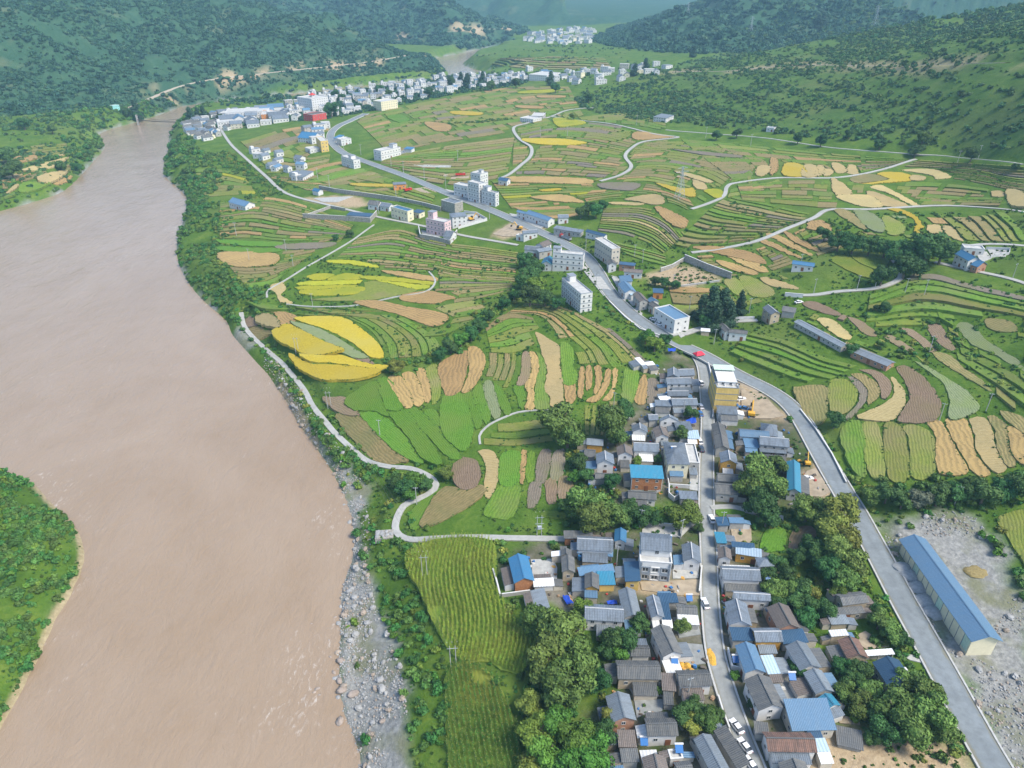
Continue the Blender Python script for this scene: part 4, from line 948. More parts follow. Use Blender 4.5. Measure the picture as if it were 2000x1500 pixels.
# ------------------------------------------------------------------ building materials
RM = {
    'tile': stripes_roof('grey_clay_tiles', (0.125, 0.153, 0.185), 0.5, 0.75, (0.06, 0.068, 0.072), 0.65, 0.22, course=0.9),
    'old': stripes_roof('weathered_dark_tiles', (0.085, 0.09, 0.092), 0.5, 0.85, (0.2, 0.19, 0.165), 0.5, 0.3, course=0.9),
    'brown': stripes_roof('brown_old_tiles', (0.125, 0.105, 0.092), 0.5, 0.85, (0.06, 0.06, 0.058), 0.6, 0.3, course=0.9),
    'red': stripes_roof('reddish_old_tiles', (0.17, 0.1, 0.075), 0.5, 0.85, (0.05, 0.045, 0.042), 0.95, 0.3, course=0.9),
    'blue': stripes_roof('blue_steel_sheet', (0.035, 0.14, 0.26), 0.5, 0.42, (0.07, 0.13, 0.2), 0.45, 0.1),
    'steel': stripes_roof('faded_blue_steel', (0.085, 0.165, 0.255), 0.45, 0.45, (0.12, 0.18, 0.24), 0.5, 0.08),
    'dkblue': stripes_roof('dark_blue_steel', (0.03, 0.075, 0.135), 0.5, 0.42, (0.05, 0.09, 0.13), 0.5, 0.1),
    'teal': stripes_roof('teal_steel_sheet', (0.03, 0.17, 0.26), 0.5, 0.42, (0.08, 0.15, 0.2), 0.45, 0.1),
    'metal': stripes_roof('grey_corrugated_metal', (0.165, 0.195, 0.22), 0.5, 0.55, (0.085, 0.09, 0.095), 0.5, 0.1),
    'pale': stripes_roof('pale_blue_sheet', (0.32, 0.42, 0.5), 0.9, 0.45, (0.25, 0.28, 0.3), 0.4, 0.12),
    'white': stripes_roof('white_sheet', (0.6, 0.61, 0.6), 0.9, 0.5, (0.36, 0.36, 0.34), 0.35, 0.1),
    'slab': simple('roof_slab_concrete', (0.42, 0.42, 0.40), 0.85, 0.22, 0.5, big=0.15),
    'green': stripes_roof('pale_green_sheet', (0.42, 0.55, 0.42), 0.9, 0.5, (0.3, 0.36, 0.3), 0.3, 0.1),
}
WM = {
    'white': simple('whitewash', (0.57, 0.565, 0.545), 0.85, 0.1, 0.6, big=0.2),
    'tan': simple('rammed_earth', (0.40, 0.33, 0.23), 0.95, 0.2, 0.8),
    'cream': simple('cream_paint', (0.66, 0.60, 0.42), 0.85, 0.1, 0.6),
    'yellow': simple('yellow_paint', (0.62, 0.44, 0.14), 0.8, 0.12, 0.6),
    'brick': simple('brick_wall', (0.36, 0.2, 0.13), 0.9, 0.2, 1.5),
    'wood': simple('planed_timber', (0.36, 0.16, 0.07), 0.7, 0.25, 1.6),
    'ochre': simple('ochre_timber', (0.55, 0.30, 0.06), 0.7, 0.25, 1.6),
    'grey': simple('bare_render', (0.36, 0.35, 0.32), 0.9, 0.2, 0.7),
    'beige': simple('beige_render', (0.47, 0.43, 0.35), 0.9, 0.14, 0.7),
    'pink': simple('pink_paint', (0.62, 0.45, 0.45), 0.8, 0.1, 0.7),
    'orange': simple('orange_paint', (0.6, 0.24, 0.07), 0.8, 0.1, 0.7),
    'red': simple('red_paint', (0.5, 0.06, 0.05), 0.75, 0.12, 0.7),
    'aqua': simple('aqua_paint', (0.25, 0.55, 0.52), 0.8, 0.1, 0.7),
    'stone': M_STONE,
}
M_FRAME = simple('window_frame_paint', (0.5, 0.5, 0.48), 0.6, 0.1)
M_GLASS, _, N, L, b = _new('window_glass'); b.inputs['Base Color'].default_value = (0.03, 0.04, 0.05, 1); b.inputs['Roughness'].default_value = 0.12
M_DOOR = simple('door_wood', (0.2, 0.08, 0.04), 0.7, 0.2)
M_BAND = simple('slate_grey_band', (0.2, 0.23, 0.26), 0.8, 0.12)
M_RIDGE = simple('ridge_mortar', (0.42, 0.43, 0.43), 0.85, 0.15)
M_COPE = simple('coping_plaster', (0.55, 0.55, 0.53), 0.85, 0.12)

def boxm(x0, x1, y0, y1, z0, z1):
    V = [(x, y, z) for z in (z0, z1) for y in (y0, y1) for x in (x0, x1)]
    F = [(0, 2, 3, 1), (4, 5, 7, 6), (0, 1, 5, 4), (2, 6, 7, 3), (0, 4, 6, 2), (1, 3, 7, 5)]
    return V, F
class MB:
    """collects shapes for one mesh"""
    def __init__(s): s.V = []; s.F = []; s.U = []; s.M = []
    def add(s, V, F, uv=None, mi=0):
        n = len(s.V); s.V += [tuple(v) for v in V]; s.F += [tuple(i + n for i in f) for f in F]
        s.U += list(uv) if uv is not None else [(v[0] + 0.3 * v[1], v[2]) for v in V]; s.M += [mi] * len(F)
        return s
    def box(s, *a, mi=0): V, F = boxm(*a); return s.add(V, F, None, mi)
    def cyl(s, x, y, z0, z1, r0, r1=None, n=8, mi=0):
        r1 = r0 if r1 is None else r1
        V = [(x + r0 * math.cos(2 * math.pi * i / n), y + r0 * math.sin(2 * math.pi * i / n), z0) for i in range(n)] + [(x + r1 * math.cos(2 * math.pi * i / n), y + r1 * math.sin(2 * math.pi * i / n), z1) for i in range(n)]
        F = [(i, (i + 1) % n, n + (i + 1) % n, n + i) for i in range(n)] + [tuple(range(n - 1, -1, -1)), tuple(range(n, 2 * n))]
        return s.add(V, F, None, mi)
    def bar(s, p, q, r=0.05, n=5, mi=0):
        p = Vector(p); q = Vector(q); d = (q - p)
        a = d.orthogonal().normalized(); b = d.normalized().cross(a)
        V = []
        for c in (p, q):
            for i in range(n): V.append(tuple(c + (a * math.cos(2 * math.pi * i / n) + b * math.sin(2 * math.pi * i / n)) * r))
        F = [(i, (i + 1) % n, n + (i + 1) % n, n + i) for i in range(n)] + [tuple(range(n - 1, -1, -1)), tuple(range(n, 2 * n))]
        return s.add(V, F, None, mi)
    def mesh(s, name, mats):
        me = bpy.data.meshes.new(name); me.from_pydata(s.V, [], s.F)
        for m in (mats if isinstance(mats, (list, tuple)) else [mats]): me.materials.append(m)
        uvl = me.uv_layers.new(name='UVMap')
        idx = np.empty(len(me.loops), np.int32); me.loops.foreach_get('vertex_index', idx)
        uvl.data.foreach_set('uv', np.array(s.U, np.float32)[idx].ravel())
        me.polygons.foreach_set('material_index', np.array(s.M, np.int32))
        return me
    def build(s, name, mats, parent=None, shade=False):
        me = s.mesh(name, mats)
        if shade: me.polygons.foreach_set('use_smooth', np.ones(len(me.polygons), bool))
        me.update()
        return link(bpy.data.objects.new(name, me), parent)

# shared window (1 x 1 m, facing -Y, centred) and door
_w = MB().box(-0.5, -0.42, -0.07, 0.0, -0.5, 0.5).box(0.42, 0.5, -0.07, 0.0, -0.5, 0.5).box(-0.42, 0.42, -0.07, 0, 0.42, 0.5).box(-0.42, 0.42, -0.09, 0, -0.5, -0.42).box(-0.03, 0.03, -0.05, 0, -0.42, 0.42).box(-0.42, 0.42, -0.025, 0.0, -0.42, 0.42, mi=1)
ME_WIN = _w.mesh('window', [M_FRAME, M_GLASS])
ME_DOOR = MB().box(-0.5, 0.5, -0.08, 0, 0, 1).mesh('door', [M_DOOR])
def put(me, name, parent, loc, rz, sc):
    o = bpy.data.objects.new(name, me); o.location = loc; o.rotation_euler = (0, 0, rz); o.scale = sc
    return link(o, parent)

footprints = []
def roof_rect(pts, h):
    W = ground(pts, h)
    a, b, c = W
    d = b[:2] - a[:2]; d = d / (np.linalg.norm(d) + 1e-9)
    L_ = np.linalg.norm(b[:2] - a[:2])
    pr = np.array([-d[1], d[0]]); w = (c[:2] - b[:2]) @ pr
    if w < 0: d = -d; pr = -pr; w = -w
    ctr = (a[:2] + b[:2]) / 2 + pr * w / 2
    return ctr, L_, w, math.atan2(d[1], d[0]), W[:, 2].mean()

def sides_of(x0, x1, y0, y1): # (centre, outward angle of the -Y face, length)
    return [((0.5 * (x0 + x1), y0), 0.0, x1 - x0), ((x1, 0.5 * (y0 + y1)), math.pi / 2, y1 - y0), ((0.5 * (x0 + x1), y1), math.pi, x1 - x0), ((x0, 0.5 * (y0 + y1)), -math.pi / 2, y1 - y0)]

def openings(t, ctr, rz, x0, x1, y0, y1, h, storeys, step=3.0, ww=1.15, wh=1.25, door=True, z0=0.0, allsides=False, far=False):
    n_door = 0
    for (cx, cy), a, ln in sides_of(x0, x1, y0, y1):
        ang = rz + a - math.pi / 2
        wn_ = (math.cos(ang), math.sin(ang))
        facing = -(wn_[0] * ctr[0] + wn_[1] * ctr[1]) / math.hypot(*ctr)
        if facing < 0.12 and not allsides: continue
        n = int((ln - 0.8) / step)
        if n < 1: n = 1 if ln > 2.4 else 0
        ux, uy = math.cos(a), math.sin(a)
        sh = h / storeys
        for s in range(storeys):
            for k in range(n):
                off = (k - (n - 1) / 2) * (ln - 0.6) / n
                z = z0 + sh * s + sh * 0.52
                if s == 0 and door and k == n // 2 and ln >= max(x1 - x0, y1 - y0) - 0.01 and not n_door:
                    put(ME_DOOR, 'door', t, (cx + ux * off + math.sin(a) * 0.01, cy + uy * off - math.cos(a) * 0.01, z0), a, (1.5, 1, min(2.3, sh * 0.8))); n_door = 1
                    continue
                put(ME_WIN, 'window', t, (cx + ux * off + math.sin(a) * 0.012, cy + uy * off - math.cos(a) * 0.012, z), a, (ww, 1, min(wh, sh * 0.55)))

def house(label, S, pts, h=4.4, roof='gable', rm='tile', wm='white', rise=None, st=None, win=True, cat='house', name='house', group=None, over=0.45, open_front=False, front=None, wallh=None, step=3.0, band=False, tower=None, solar=False, stain=None, ww=1.15):
    ctr, Lx, Wy, rz, ze = roof_rect(C(*S, pts) if S else pts, h)
    zb = min(h1(*ctr), ze - h + 0.4)
    zb = ze - h
    t = empty(name, (ctr[0], ctr[1], zb), rz)
    footprints.append((ctr[0], ctr[1], Lx / 2, Wy / 2, rz))
    st = st or max(1, int(round(h / 3.2)))
    ov = min(over, Lx * 0.1, Wy * 0.12)
    x0, x1, y0, y1 = -Lx / 2 + ov, Lx / 2 - ov, -Wy / 2 + ov, Wy / 2 - ov
    rise = (Wy * 0.27 if roof in ('gable', 'hip') else Wy * 0.12) if rise is None else rise
    deep = -3.0
    if roof == 'flat':
        x0, x1, y0, y1 = -Lx / 2, Lx / 2, -Wy / 2, Wy / 2
        MB().box(x0, x1, y0, y1, deep, h - 0.6).build('wall', WM[wm], t)
        MB().box(x0 + 0.25, x1 - 0.25, y0 + 0.25, y1 - 0.25, h - 0.6, h - 0.5).build('roof', RM[rm], t)
        p = MB()
        for a in ((x0, x1, y0, y0 + 0.25), (x0, x1, y1 - 0.25, y1), (x0, x0 + 0.25, y0 + 0.25, y1 - 0.25), (x1 - 0.25, x1, y0 + 0.25, y1 - 0.25)): p.box(*a, h - 0.6, h)
        p.build('parapet', WM[wm], t)
        o = 0.14
        p = MB()
        for a in ((x0 - o, x1 + o, y0 - o, y0 + 0.3), (x0 - o, x1 + o, y1 - 0.3, y1 + o), (x0 - o, x0 + 0.3, y0 + 0.3, y1 - 0.3), (x1 - 0.3, x1 + o, y0 + 0.3, y1 - 0.3)): p.box(*a, h, h + 0.14)
        p.build('coping', M_BAND if band else M_COPE, t)
        if band:
            for s in range(1, st):
                z = h / st * s
                q = MB()
                for a in ((x0 - 0.1, x1 + 0.1, y0 - 0.1, y0 - 0.003), (x0 - 0.1, x1 + 0.1, y1 + 0.003, y1 + 0.1), (x0 - 0.1, x0 - 0.003, y0, y1), (x1 + 0.003, x1 + 0.1, y0, y1)): q.box(*a, z - 0.15, z + 0.15)
                q.build('floor_band', M_BAND, t)
        if tower:
            fx, fy, tw, td, th = tower
            tx, ty = fx * Lx, fy * Wy
            tb = MB().box(tx - tw / 2, tx + tw / 2, ty - td / 2, ty + td / 2, h - 0.5, h + th).build('stair_tower', WM[wm], t)
            MB().box(tx - tw / 2 - 0.25, tx + tw / 2 + 0.25, ty - td / 2 - 0.25, ty + td / 2 + 0.25, h + th, h + th + 0.22).build('tower_roof', M_BAND if band else RM['slab'], tb)
            put(ME_WIN, 'tower_window', tb, (tx, ty - td / 2 - 0.012, h + th * 0.5), 0, (1.0, 1, 1.1))
    else:
        w = MB()
        if roof == 'gable':
            zr = h + rise * (1 - ov / (Wy / 2))
            he = h + rise * ov / (Wy / 2) - 0.1
            V = []
            for x in (x0, x1):
                V += [(x, y0, deep), (x, y1, deep), (x, y1, he), (x, 0, zr + 0.35 * 0 + rise * ov / (Wy / 2) - 0.12), (x, y0, he)]
            F = [(0, 4, 3, 2, 1), (5, 6, 7, 8, 9), (0, 5, 9, 4), (1, 2, 7, 6), (4, 9, 8, 3), (3, 8, 7, 2), (0, 1, 6, 5)]
            w.add(V, F)
        elif roof == 'shed':
            za, zb_ = h + rise * ov / Wy - 0.1, h + rise * (1 - ov / Wy) - 0.1
            V = [(x0, y0, deep), (x1, y0, deep), (x1, y1, deep), (x0, y1, deep), (x0, y0, za), (x1, y0, za), (x1, y1, zb_), (x0, y1, zb_)]
            w.add(V, [(3, 2, 1, 0), (4, 5, 6, 7), (0, 1, 5, 4), (1, 2, 6, 5), (2, 3, 7, 6), (3, 0, 4, 7)])
        else:
            w.box(x0, x1, y0, y1, deep, h - 0.05)
        if open_front:
            for x in np.linspace(x0 + 0.15, x1 - 0.15, max(3, int(Lx / 4.5))): MB().box(x - 0.12, x + 0.12, y0, y0 + 0.24, deep, h).build('post', WM['grey'], t)
            w = MB().box(x0, x1, y1 - 0.25, y1, deep, h).box(x0, x0 + 0.25, y0 + 0.3, y1 - 0.25, deep, h).box(x1 - 0.25, x1, y0 + 0.3, y1 - 0.25, deep, h)
        w.build('wall', WM[wm], t)
        th = 0.16
        r = MB()
        X0, X1 = -Lx / 2, Lx / 2
        def slope(ya, za, yb, zb2, xa0=X0, xa1=X1, xb0=X0, xb1=X1):
            ln = math.hypot(yb - ya, zb2 - za)
            V = [(xa0, ya, za), (xa1, ya, za), (xb1, yb, zb2), (xb0, yb, zb2)]
            V += [(x, y, z - th) for x, y, z in V]
            uv = [(xa0, ln), (xa1, ln), (xb1, 0), (xb0, 0)] * 2
            F = [(0, 1, 2, 3), (7, 6, 5, 4), (0, 4, 5, 1), (1, 5, 6, 2), (2, 6, 7, 3), (3, 7, 4, 0)]
            if (yb - ya) < 0: F = [f[::-1] for f in F]
            r.add(V, F, uv)
        if roof == 'gable':
            slope(-Wy / 2, h, 0, h + rise); slope(Wy / 2, h, 0, h + rise)
        elif roof == 'shed':
            slope(-Wy / 2, h, Wy / 2, h + rise)
        elif roof == 'hip':
            k = min(Wy / 2, Lx / 2.2)
            slope(-Wy / 2, h, 0, h + rise, X0, X1, X0 + k, X1 - k); slope(Wy / 2, h, 0, h + rise, X0, X1, X0 + k, X1 - k)
            for sg in (-1, 1):
                xe = sg * Lx / 2; xr = sg * (Lx / 2 - k)
                V = [(xe, -Wy / 2, h), (xe, Wy / 2, h), (xr, 0, h + rise)]
                r.add(V, [(0, 1, 2) if sg > 0 else (2, 1, 0)], [(-Wy / 2, k), (Wy / 2, k), (0, 0)])
        ro = r.build('roof', RM[rm], t)
        if roof in ('gable',) and rm in ('tile', 'old', 'brown', 'red'):
            MB().box(X0 + 0.05, X1 - 0.05, -0.17, 0.17, h + rise - 0.06, h + rise + 0.16).build('ridge', M_RIDGE if rm == 'tile' else RM['old'], ro)
        elif roof == 'gable':
            MB().add([(X0, -0.3, h + rise - 0.02), (X1, -0.3, h + rise - 0.02), (X1, 0, h + rise + 0.09), (X0, 0, h + rise + 0.09), (X0, 0.3, h + rise - 0.02), (X1, 0.3, h + rise - 0.02)], [(0, 1, 2, 3), (3, 2, 5, 4)]).build('ridge_cap', RM[rm], ro)
    if front:      # timber or painted facade on the camera-facing long side
        for (cx, cy), a, ln in sides_of(x0, x1, y0, y1):
            ang = rz + a - math.pi / 2
            if -(math.cos(ang) * ctr[0] + math.sin(ang) * ctr[1]) / math.hypot(*ctr) > 0.6:
                o = MB().box(-ln / 2 + 0.2, ln / 2 - 0.2, -0.06, -0.003, 0.3, h - 0.3).build('timber_front', WM[front], t)
                o.location = (cx, cy, 0); o.rotation_euler = (0, 0, a)
    if win and not open_front: openings(t, ctr, rz, x0 - (0.06 if front else 0), x1 + (0.06 if front else 0), y0 - (0.06 if front else 0), y1 + (0.06 if front else 0), h - (0.6 if roof == 'flat' else 0), st, step, ww)
    tag(t, label, cat, group)
    if S in (A_, B_, C_) and cat in ('house', 'shed', 'hut'): village.append((t, ctr, rz, Lx, Wy, h, rm, wm, roof))
    return t, ctr, rz, Lx, Wy, ze
village = []
A_ = (960, 1000, 3.0); B_ = (1400, 1000, 3.0); C_ = (1100, 660, 3.5714); D_ = (980, 400, 4.0); E_ = (560, 240, 4.0); F_ = (1380, 380, 3.2258); K_ = (1400, 280, 3.3333); G_ = (1000, 220, 4.0); Z_ = None
HOUSES = [
    # ---- near village, left of the street
    ('bright blue roofed timber shed beside the white concrete yard', A_, [(97, 278), (132, 418), (255, 407)], 4.6, 'gable', 'blue', 'wood', dict(win=False)),
    ('low white sheet roof lean-to at the front of the white yard', A_, [(247, 440), (370, 432), (365, 388)], 2.6, 'shed', 'white', 'white', dict(win=False, cat='shed', name='lean_to_shed')),
    ('long low old house with orange timber front beside the H-frame poles', A_, [(425, 157), (597, 153), (595, 112)], 3.6, 'shed', 'old', 'wood', {}),
    ('wide grey tiled house with a blue awning strip along its front', A_, [(500, 222), (714, 232), (712, 148)], 4.6, 'gable', 'tile', 'white', {}),
    ('blue awning roof along the front of the wide grey tiled house', A_, [(500, 240), (712, 262), (712, 228)], 3.0, 'shed', 'steel', 'grey', dict(open_front=True, cat='awning', name='awning', rise=0.4)),
    ('narrow dark old tiled house with earthen gable left of the blue awning', A_, [(408, 262), (412, 352), (490, 345)], 4.6, 'gable', 'old', 'tan', {}),
    ('small black tiled roof behind the narrow earthen gabled house', A_, [(403, 222), (405, 258), (470, 250)], 4.0, 'gable', 'old', 'tan', dict(win=False)),
    ('faded blue sheet roof in the middle of the left courtyard cluster', A_, [(515, 375), (725, 352), (720, 305)], 3.6, 'shed', 'steel', 'grey', {}),
    ('small dark tiled gatehouse with yellow painted timber front', A_, [(545, 362), (545, 448), (632, 448)], 4.4, 'gable', 'old', 'ochre', {}),
    ('teal sheet roof over a yellow walled shed beside the timber gatehouse', A_, [(628, 428), (728, 426), (725, 352)], 3.4, 'shed', 'teal', 'yellow', dict(win=False, cat='shed')),
    ('little blue roofed white house beside the round bush', A_, [(722, 100), (718, 172), (790, 178)], 4.0, 'gable', 'blue', 'white', {}),
    ('dark blue roofed house pressed against the white three-storey building', A_, [(775, 290), (782, 408), (872, 404)], 4.2, 'shed', 'dkblue', 'yellow', dict(rise=0.8)),
    ('grey gabled house with white end wall beside the white three-storey building', A_, [(1113, 190), (1122, 288), (1228, 285)], 4.6, 'gable', 'tile', 'white', {}),
    ('weathered grey double roofed house behind the white-walled grove house', A_, [(740, 460), (775, 622), (880, 612)], 4.2, 'gable', 'metal', 'grey', {}),
    ('grey tiled white house at the edge of the big walnut trees', A_, [(545, 632), (777, 645), (760, 548)], 5.0, 'gable', 'tile', 'white', {}),
    ('narrow slanting grey roofed shed below the blue timber shed', A_, [(226, 462), (262, 590), (335, 540)], 3.0, 'shed', 'metal', 'white', dict(win=False, cat='shed')),
    ('grey roofed house with white gable joined to a dark blue roof', A_, [(905, 500), (935, 618), (1012, 606)], 4.6, 'gable', 'tile', 'white', {}),
    ('dark blue flat sheet roof joined to the grey gabled house', A_, [(1000, 630), (1055, 632), (1052, 532)], 3.6, 'shed', 'dkblue', 'grey', dict(rise=0.3, win=False)),
    ('dark blue roof behind the small old tiled courtyard house', A_, [(980, 532), (1097, 530), (1092, 478)], 3.8, 'shed', 'dkblue', 'grey', dict(rise=0.4, win=False)),
    ('small old tiled roof on the courtyard by the parked white car', A_, [(1088, 598), (1210, 602), (1205, 545)], 3.6, 'gable', 'old', 'white', {}),
    ('large dark grey gabled house with tall white gable end', A_, [(930, 690), (1003, 852), (1125, 830)], 5.2, 'gable', 'old', 'white', {}),
    ('small dark hut behind the large white gabled house', A_, [(818, 848), (932, 846), (930, 778)], 3.4, 'gable', 'old', 'white', dict(win=False)),
    ('long dark tiled house facing a small paved court with a round shrub', A_, [(738, 985), (998, 978), (985, 868)], 4.6, 'gable', 'old', 'tan', {}),
    ('dark tiled white house beside the street below the yellow maize heap', A_, [(1100, 1025), (1296, 1018), (1272, 922)], 4.4, 'gable', 'old', 'white', {}),
    ('small rusty brown roof between two long dark tiled houses', A_, [(1000, 1046), (1084, 1050), (1082, 955)], 3.6, 'shed', 'brown', 'tan', dict(win=False)),
    ('pale blue-grey metal roofed barn with brick gable above the bottom edge', A_, [(667, 1082), (705, 1238), (853, 1222)], 5.4, 'gable', 'metal', 'brick', {}),
    ('speckled dark tiled house with white wall below the grey court', A_, [(912, 1322), (1098, 1308), (1074, 1200)], 4.6, 'gable', 'old', 'white', {}),
    ('brown rusted lean-to roof left of the speckled dark house', A_, [(745, 1382), (852, 1378), (835, 1280)], 3.4, 'shed', 'brown', 'tan', dict(win=False, cat='shed')),
    ('low grey shed roof below the brown rusted lean-to', A_, [(762, 1470), (868, 1462), (855, 1385)], 3.4, 'shed', 'old', 'grey', dict(win=False, cat='shed')),
    ('small grey roof at the edge of the green grove', A_, [(665, 1368), (745, 1360), (738, 1295)], 3.0, 'shed', 'metal', 'tan', dict(win=False, cat='shed')),
    ('old brown-grey gabled house at the bottom edge of the picture', A_, [(880, 1440), (905, 1560), (1045, 1530)], 4.8, 'gable', 'brown', 'tan', {}),
    ('small white washhouse with arched openings at the bottom', A_, [(1050, 1450), (1122, 1440), (1118, 1385)], 3.2, 'flat', 'slab', 'white', dict(st=1, ww=0.8, step=1.6)),
    ('long pale grey metal roof at the bottom edge left of the street', A_, [(1182, 1330), (1300, 1560), (1420, 1545)], 5.0, 'gable', 'metal', 'grey', {}),
    ('long dark tiled roof squeezed between the pale metal roof and the street', A_, [(1300, 1280), (1440, 1510), (1515, 1490)], 4.2, 'shed', 'old', 'grey', dict(rise=1.0, win=False)),
    ('blue roof edge cut off by the bottom border', A_, [(640, 1540), (780, 1520), (790, 1480)], 3.4, 'shed', 'steel', 'grey', dict(win=False)),
    ('dark tiled house with collapsed eave at the bottom centre', A_, [(1090, 1560), (1190, 1545), (1180, 1450)], 4.0, 'gable', 'old', 'grey', {}),
    # ---- near village, right of the street
    ('dark blue-grey roof on a walled plot by the street poles', B_, [(6, 82), (78, 78), (72, 30)], 3.4, 'shed', 'slate' if False else 'dkblue', 'grey', dict(rise=0.4, win=False)),
    ('narrow blue roof behind the red plot right of the street poles', B_, [(75, 66), (166, 66), (160, 36)], 3.4, 'shed', 'steel', 'grey', dict(rise=0.4, win=False)),
    ('bright blue tarpaulin-topped shed at the street edge', B_, [(0, 182), (62, 184), (62, 120)], 3.2, 'shed', 'teal', 'grey', dict(win=False, cat='shed', rise=0.3)),
    ('brown old gabled house with white end by the bright blue shed', B_, [(3, 210), (10, 272), (88, 268)], 4.6, 'gable', 'brown', 'white', {}),
    ('pale blue striped awning roof with hanging maize beneath', B_, [(110, 245), (265, 268), (262, 222)], 4.0, 'shed', 'pale', 'ochre', dict(rise=0.5)),
    ('dark blue roof behind the striped awning', B_, [(88, 205), (225, 215), (215, 186)], 4.4, 'shed', 'dkblue', 'grey', dict(rise=0.4, win=False)),
    ('long white walled house with grey tiled roof beside the street', B_, [(36, 398), (262, 404), (254, 322)], 4.8, 'gable', 'tile', 'white', {}),
    ('small hipped grey roof behind the long white walled house', B_, [(248, 322), (340, 318), (332, 262)], 4.2, 'hip', 'tile', 'white', {}),
    ('wide grey tiled wing running across behind the white gable', B_, [(100, 512), (320, 522), (312, 472)], 4.8, 'gable', 'tile', 'white', {}),
    ('grey tiled wing with white gable end towards the street', B_, [(45, 530), (75, 660), (208, 662)], 4.8, 'gable', 'tile', 'white', {}),
    ('brown old tiled house with brick gable among the trees', B_, [(290, 560), (358, 688), (485, 668)], 4.8, 'gable', 'brown', 'brick', {}),
    ('dark blue roof left of the small timber gate house', B_, [(92, 756), (226, 752), (220, 682)], 3.8, 'shed', 'dkblue', 'grey', dict(rise=0.6)),
    ('grey old tiled gate house with orange timber between two dark blue roofs', B_, [(228, 762), (392, 760), (385, 678)], 4.4, 'gable', 'tile', 'ochre', {}),
    ('dark blue roof right of the small timber gate house', B_, [(392, 772), (540, 764), (525, 690)], 3.8, 'shed', 'dkblue', 'grey', dict(rise=0.6)),
    ('large blue-grey steel gabled roof in the middle of the right row', B_, [(105, 785), (165, 945), (290, 935)], 4.8, 'gable', 'steel', 'white', {}),
    ('pale blue lean-to along the large blue-grey roof', B_, [(300, 950), (376, 945), (335, 840)], 3.2, 'shed', 'pale', 'grey', dict(win=False, rise=0.4)),
    ('grey steel gabled house with white end wall behind the maize court', B_, [(400, 785), (487, 930), (610, 905)], 4.6, 'gable', 'metal', 'white', {}),
    ('long speckled black and white tiled house with white gable', B_, [(158, 985), (243, 1168), (400, 1140)], 5.2, 'gable', 'old', 'white', {}),
    ('old grey tiled house joined to a bright blue end roof', B_, [(505, 940), (580, 1068), (690, 1052)], 4.4, 'gable', 'metal', 'grey', {}),
    ('bright blue small roof with white end wall and one window', B_, [(585, 1092), (640, 1162), (740, 1150)], 3.8, 'gable', 'teal', 'white', {}),
    ('broad faded blue tiled slope above the old reddish tiled house', B_, [(442, 1282), (705, 1278), (612, 1122)], 4.2, 'shed', 'steel', 'beige', dict(rise=2.4)),
    ('mottled dark reddish tiled house with white gable at the bottom', B_, [(300, 1405), (592, 1408), (540, 1290)], 4.6, 'gable', 'red', 'white', {}),
    ('light blue sheet roof beside the mottled reddish house', B_, [(590, 1405), (665, 1402), (625, 1328)], 3.4, 'shed', 'pale', 'grey', dict(win=False)),
    ('small dark blue roof above the light blue sheet', B_, [(545, 1330), (625, 1325), (605, 1282)], 3.4, 'shed', 'dkblue', 'grey', dict(win=False, rise=0.4)),
    ('dark slate gabled roof at the bottom edge right of the street', B_, [(358, 1470), (400, 1580), (560, 1560)], 4.6, 'gable', 'old', 'white', {}),
    ('low dark roof behind the mottled reddish house', B_, [(225, 1300), (310, 1310), (330, 1240)], 3.2, 'shed', 'old', 'grey', dict(win=False)),
    ('collapsed grey slate roof lying among rubble near the bottom', B_, [(705, 1362), (862, 1400), (880, 1300)], 1.6, 'shed', 'old', 'stone', dict(rise=0.8, win=False, cat='ruin')),
    ('black roofed earthen house beside the main road', B_, [(738, 552), (895, 528), (868, 458)], 4.4, 'gable', 'old', 'tan', {}),
    ('long black lower roof in front of the black earthen house', B_, [(680, 610), (872, 590), (870, 550)], 3.0, 'shed', 'old', 'tan', dict(rise=0.5)),
    ('grey stepped roof end below the long black roof', B_, [(672, 660), (782, 655), (745, 605)], 3.0, 'shed', 'metal', 'tan', dict(win=False)),
    ('reddish tiled earthen house with white patched roof end', B_, [(705, 750), (765, 860), (882, 838)], 4.6, 'gable', 'red', 'tan', {}),
    ('white sheet patch roof behind the reddish tiled house', B_, [(672, 730), (776, 722), (755, 688)], 4.4, 'shed', 'white', 'tan', dict(win=False, rise=0.3)),
    ('white canopy roof beside the dark blue roofed house', B_, [(868, 845), (1045, 832), (1035, 800)], 3.6, 'shed', 'white', 'grey', dict(open_front=True, rise=0.2, cat='canopy', name='canopy')),
    ('dark blue gabled house half hidden by trees beside the main road', B_, [(910, 880), (1030, 1062), (1195, 1050)], 4.8, 'gable', 'dkblue', 'grey', {}),
    # ---- upper village
    ('pair of small white sheds in the field left of the upper village', C_, [(548, 195), (585, 190), (580, 122)], 2.8, 'shed', 'white', 'white', dict(win=False, cat='shed', rise=0.3)),
    ('low white shed end beside the pair of small white sheds', C_, [(590, 196), (645, 190), (640, 160)], 2.6, 'shed', 'white', 'white', dict(win=False, cat='shed', rise=0.3)),
    ('topmost grey roofed house in the left row, gable towards the camera', C_, [(726, 215), (726, 272), (812, 270)], 4.6, 'gable', 'tile', 'grey', {}),
    ('grey roofed wing right of the topmost left-row house', C_, [(812, 262), (922, 262), (915, 215)], 4.2, 'gable', 'tile', 'white', {}),
    ('long white walled house with grey roof, second from the top of the left row', C_, [(726, 318), (898, 322), (892, 278)], 5.0, 'gable', 'tile', 'white', {}),
    ('small grey roof at the street next to the parked white van', C_, [(898, 330), (958, 332), (955, 292)], 4.0, 'shed', 'tile', 'white', dict(win=False, rise=0.5)),
    ('grey roofed house with dark veranda, third from the top of the left row', C_, [(730, 402), (880, 405), (872, 368)], 4.4, 'gable', 'tile', 'grey', {}),
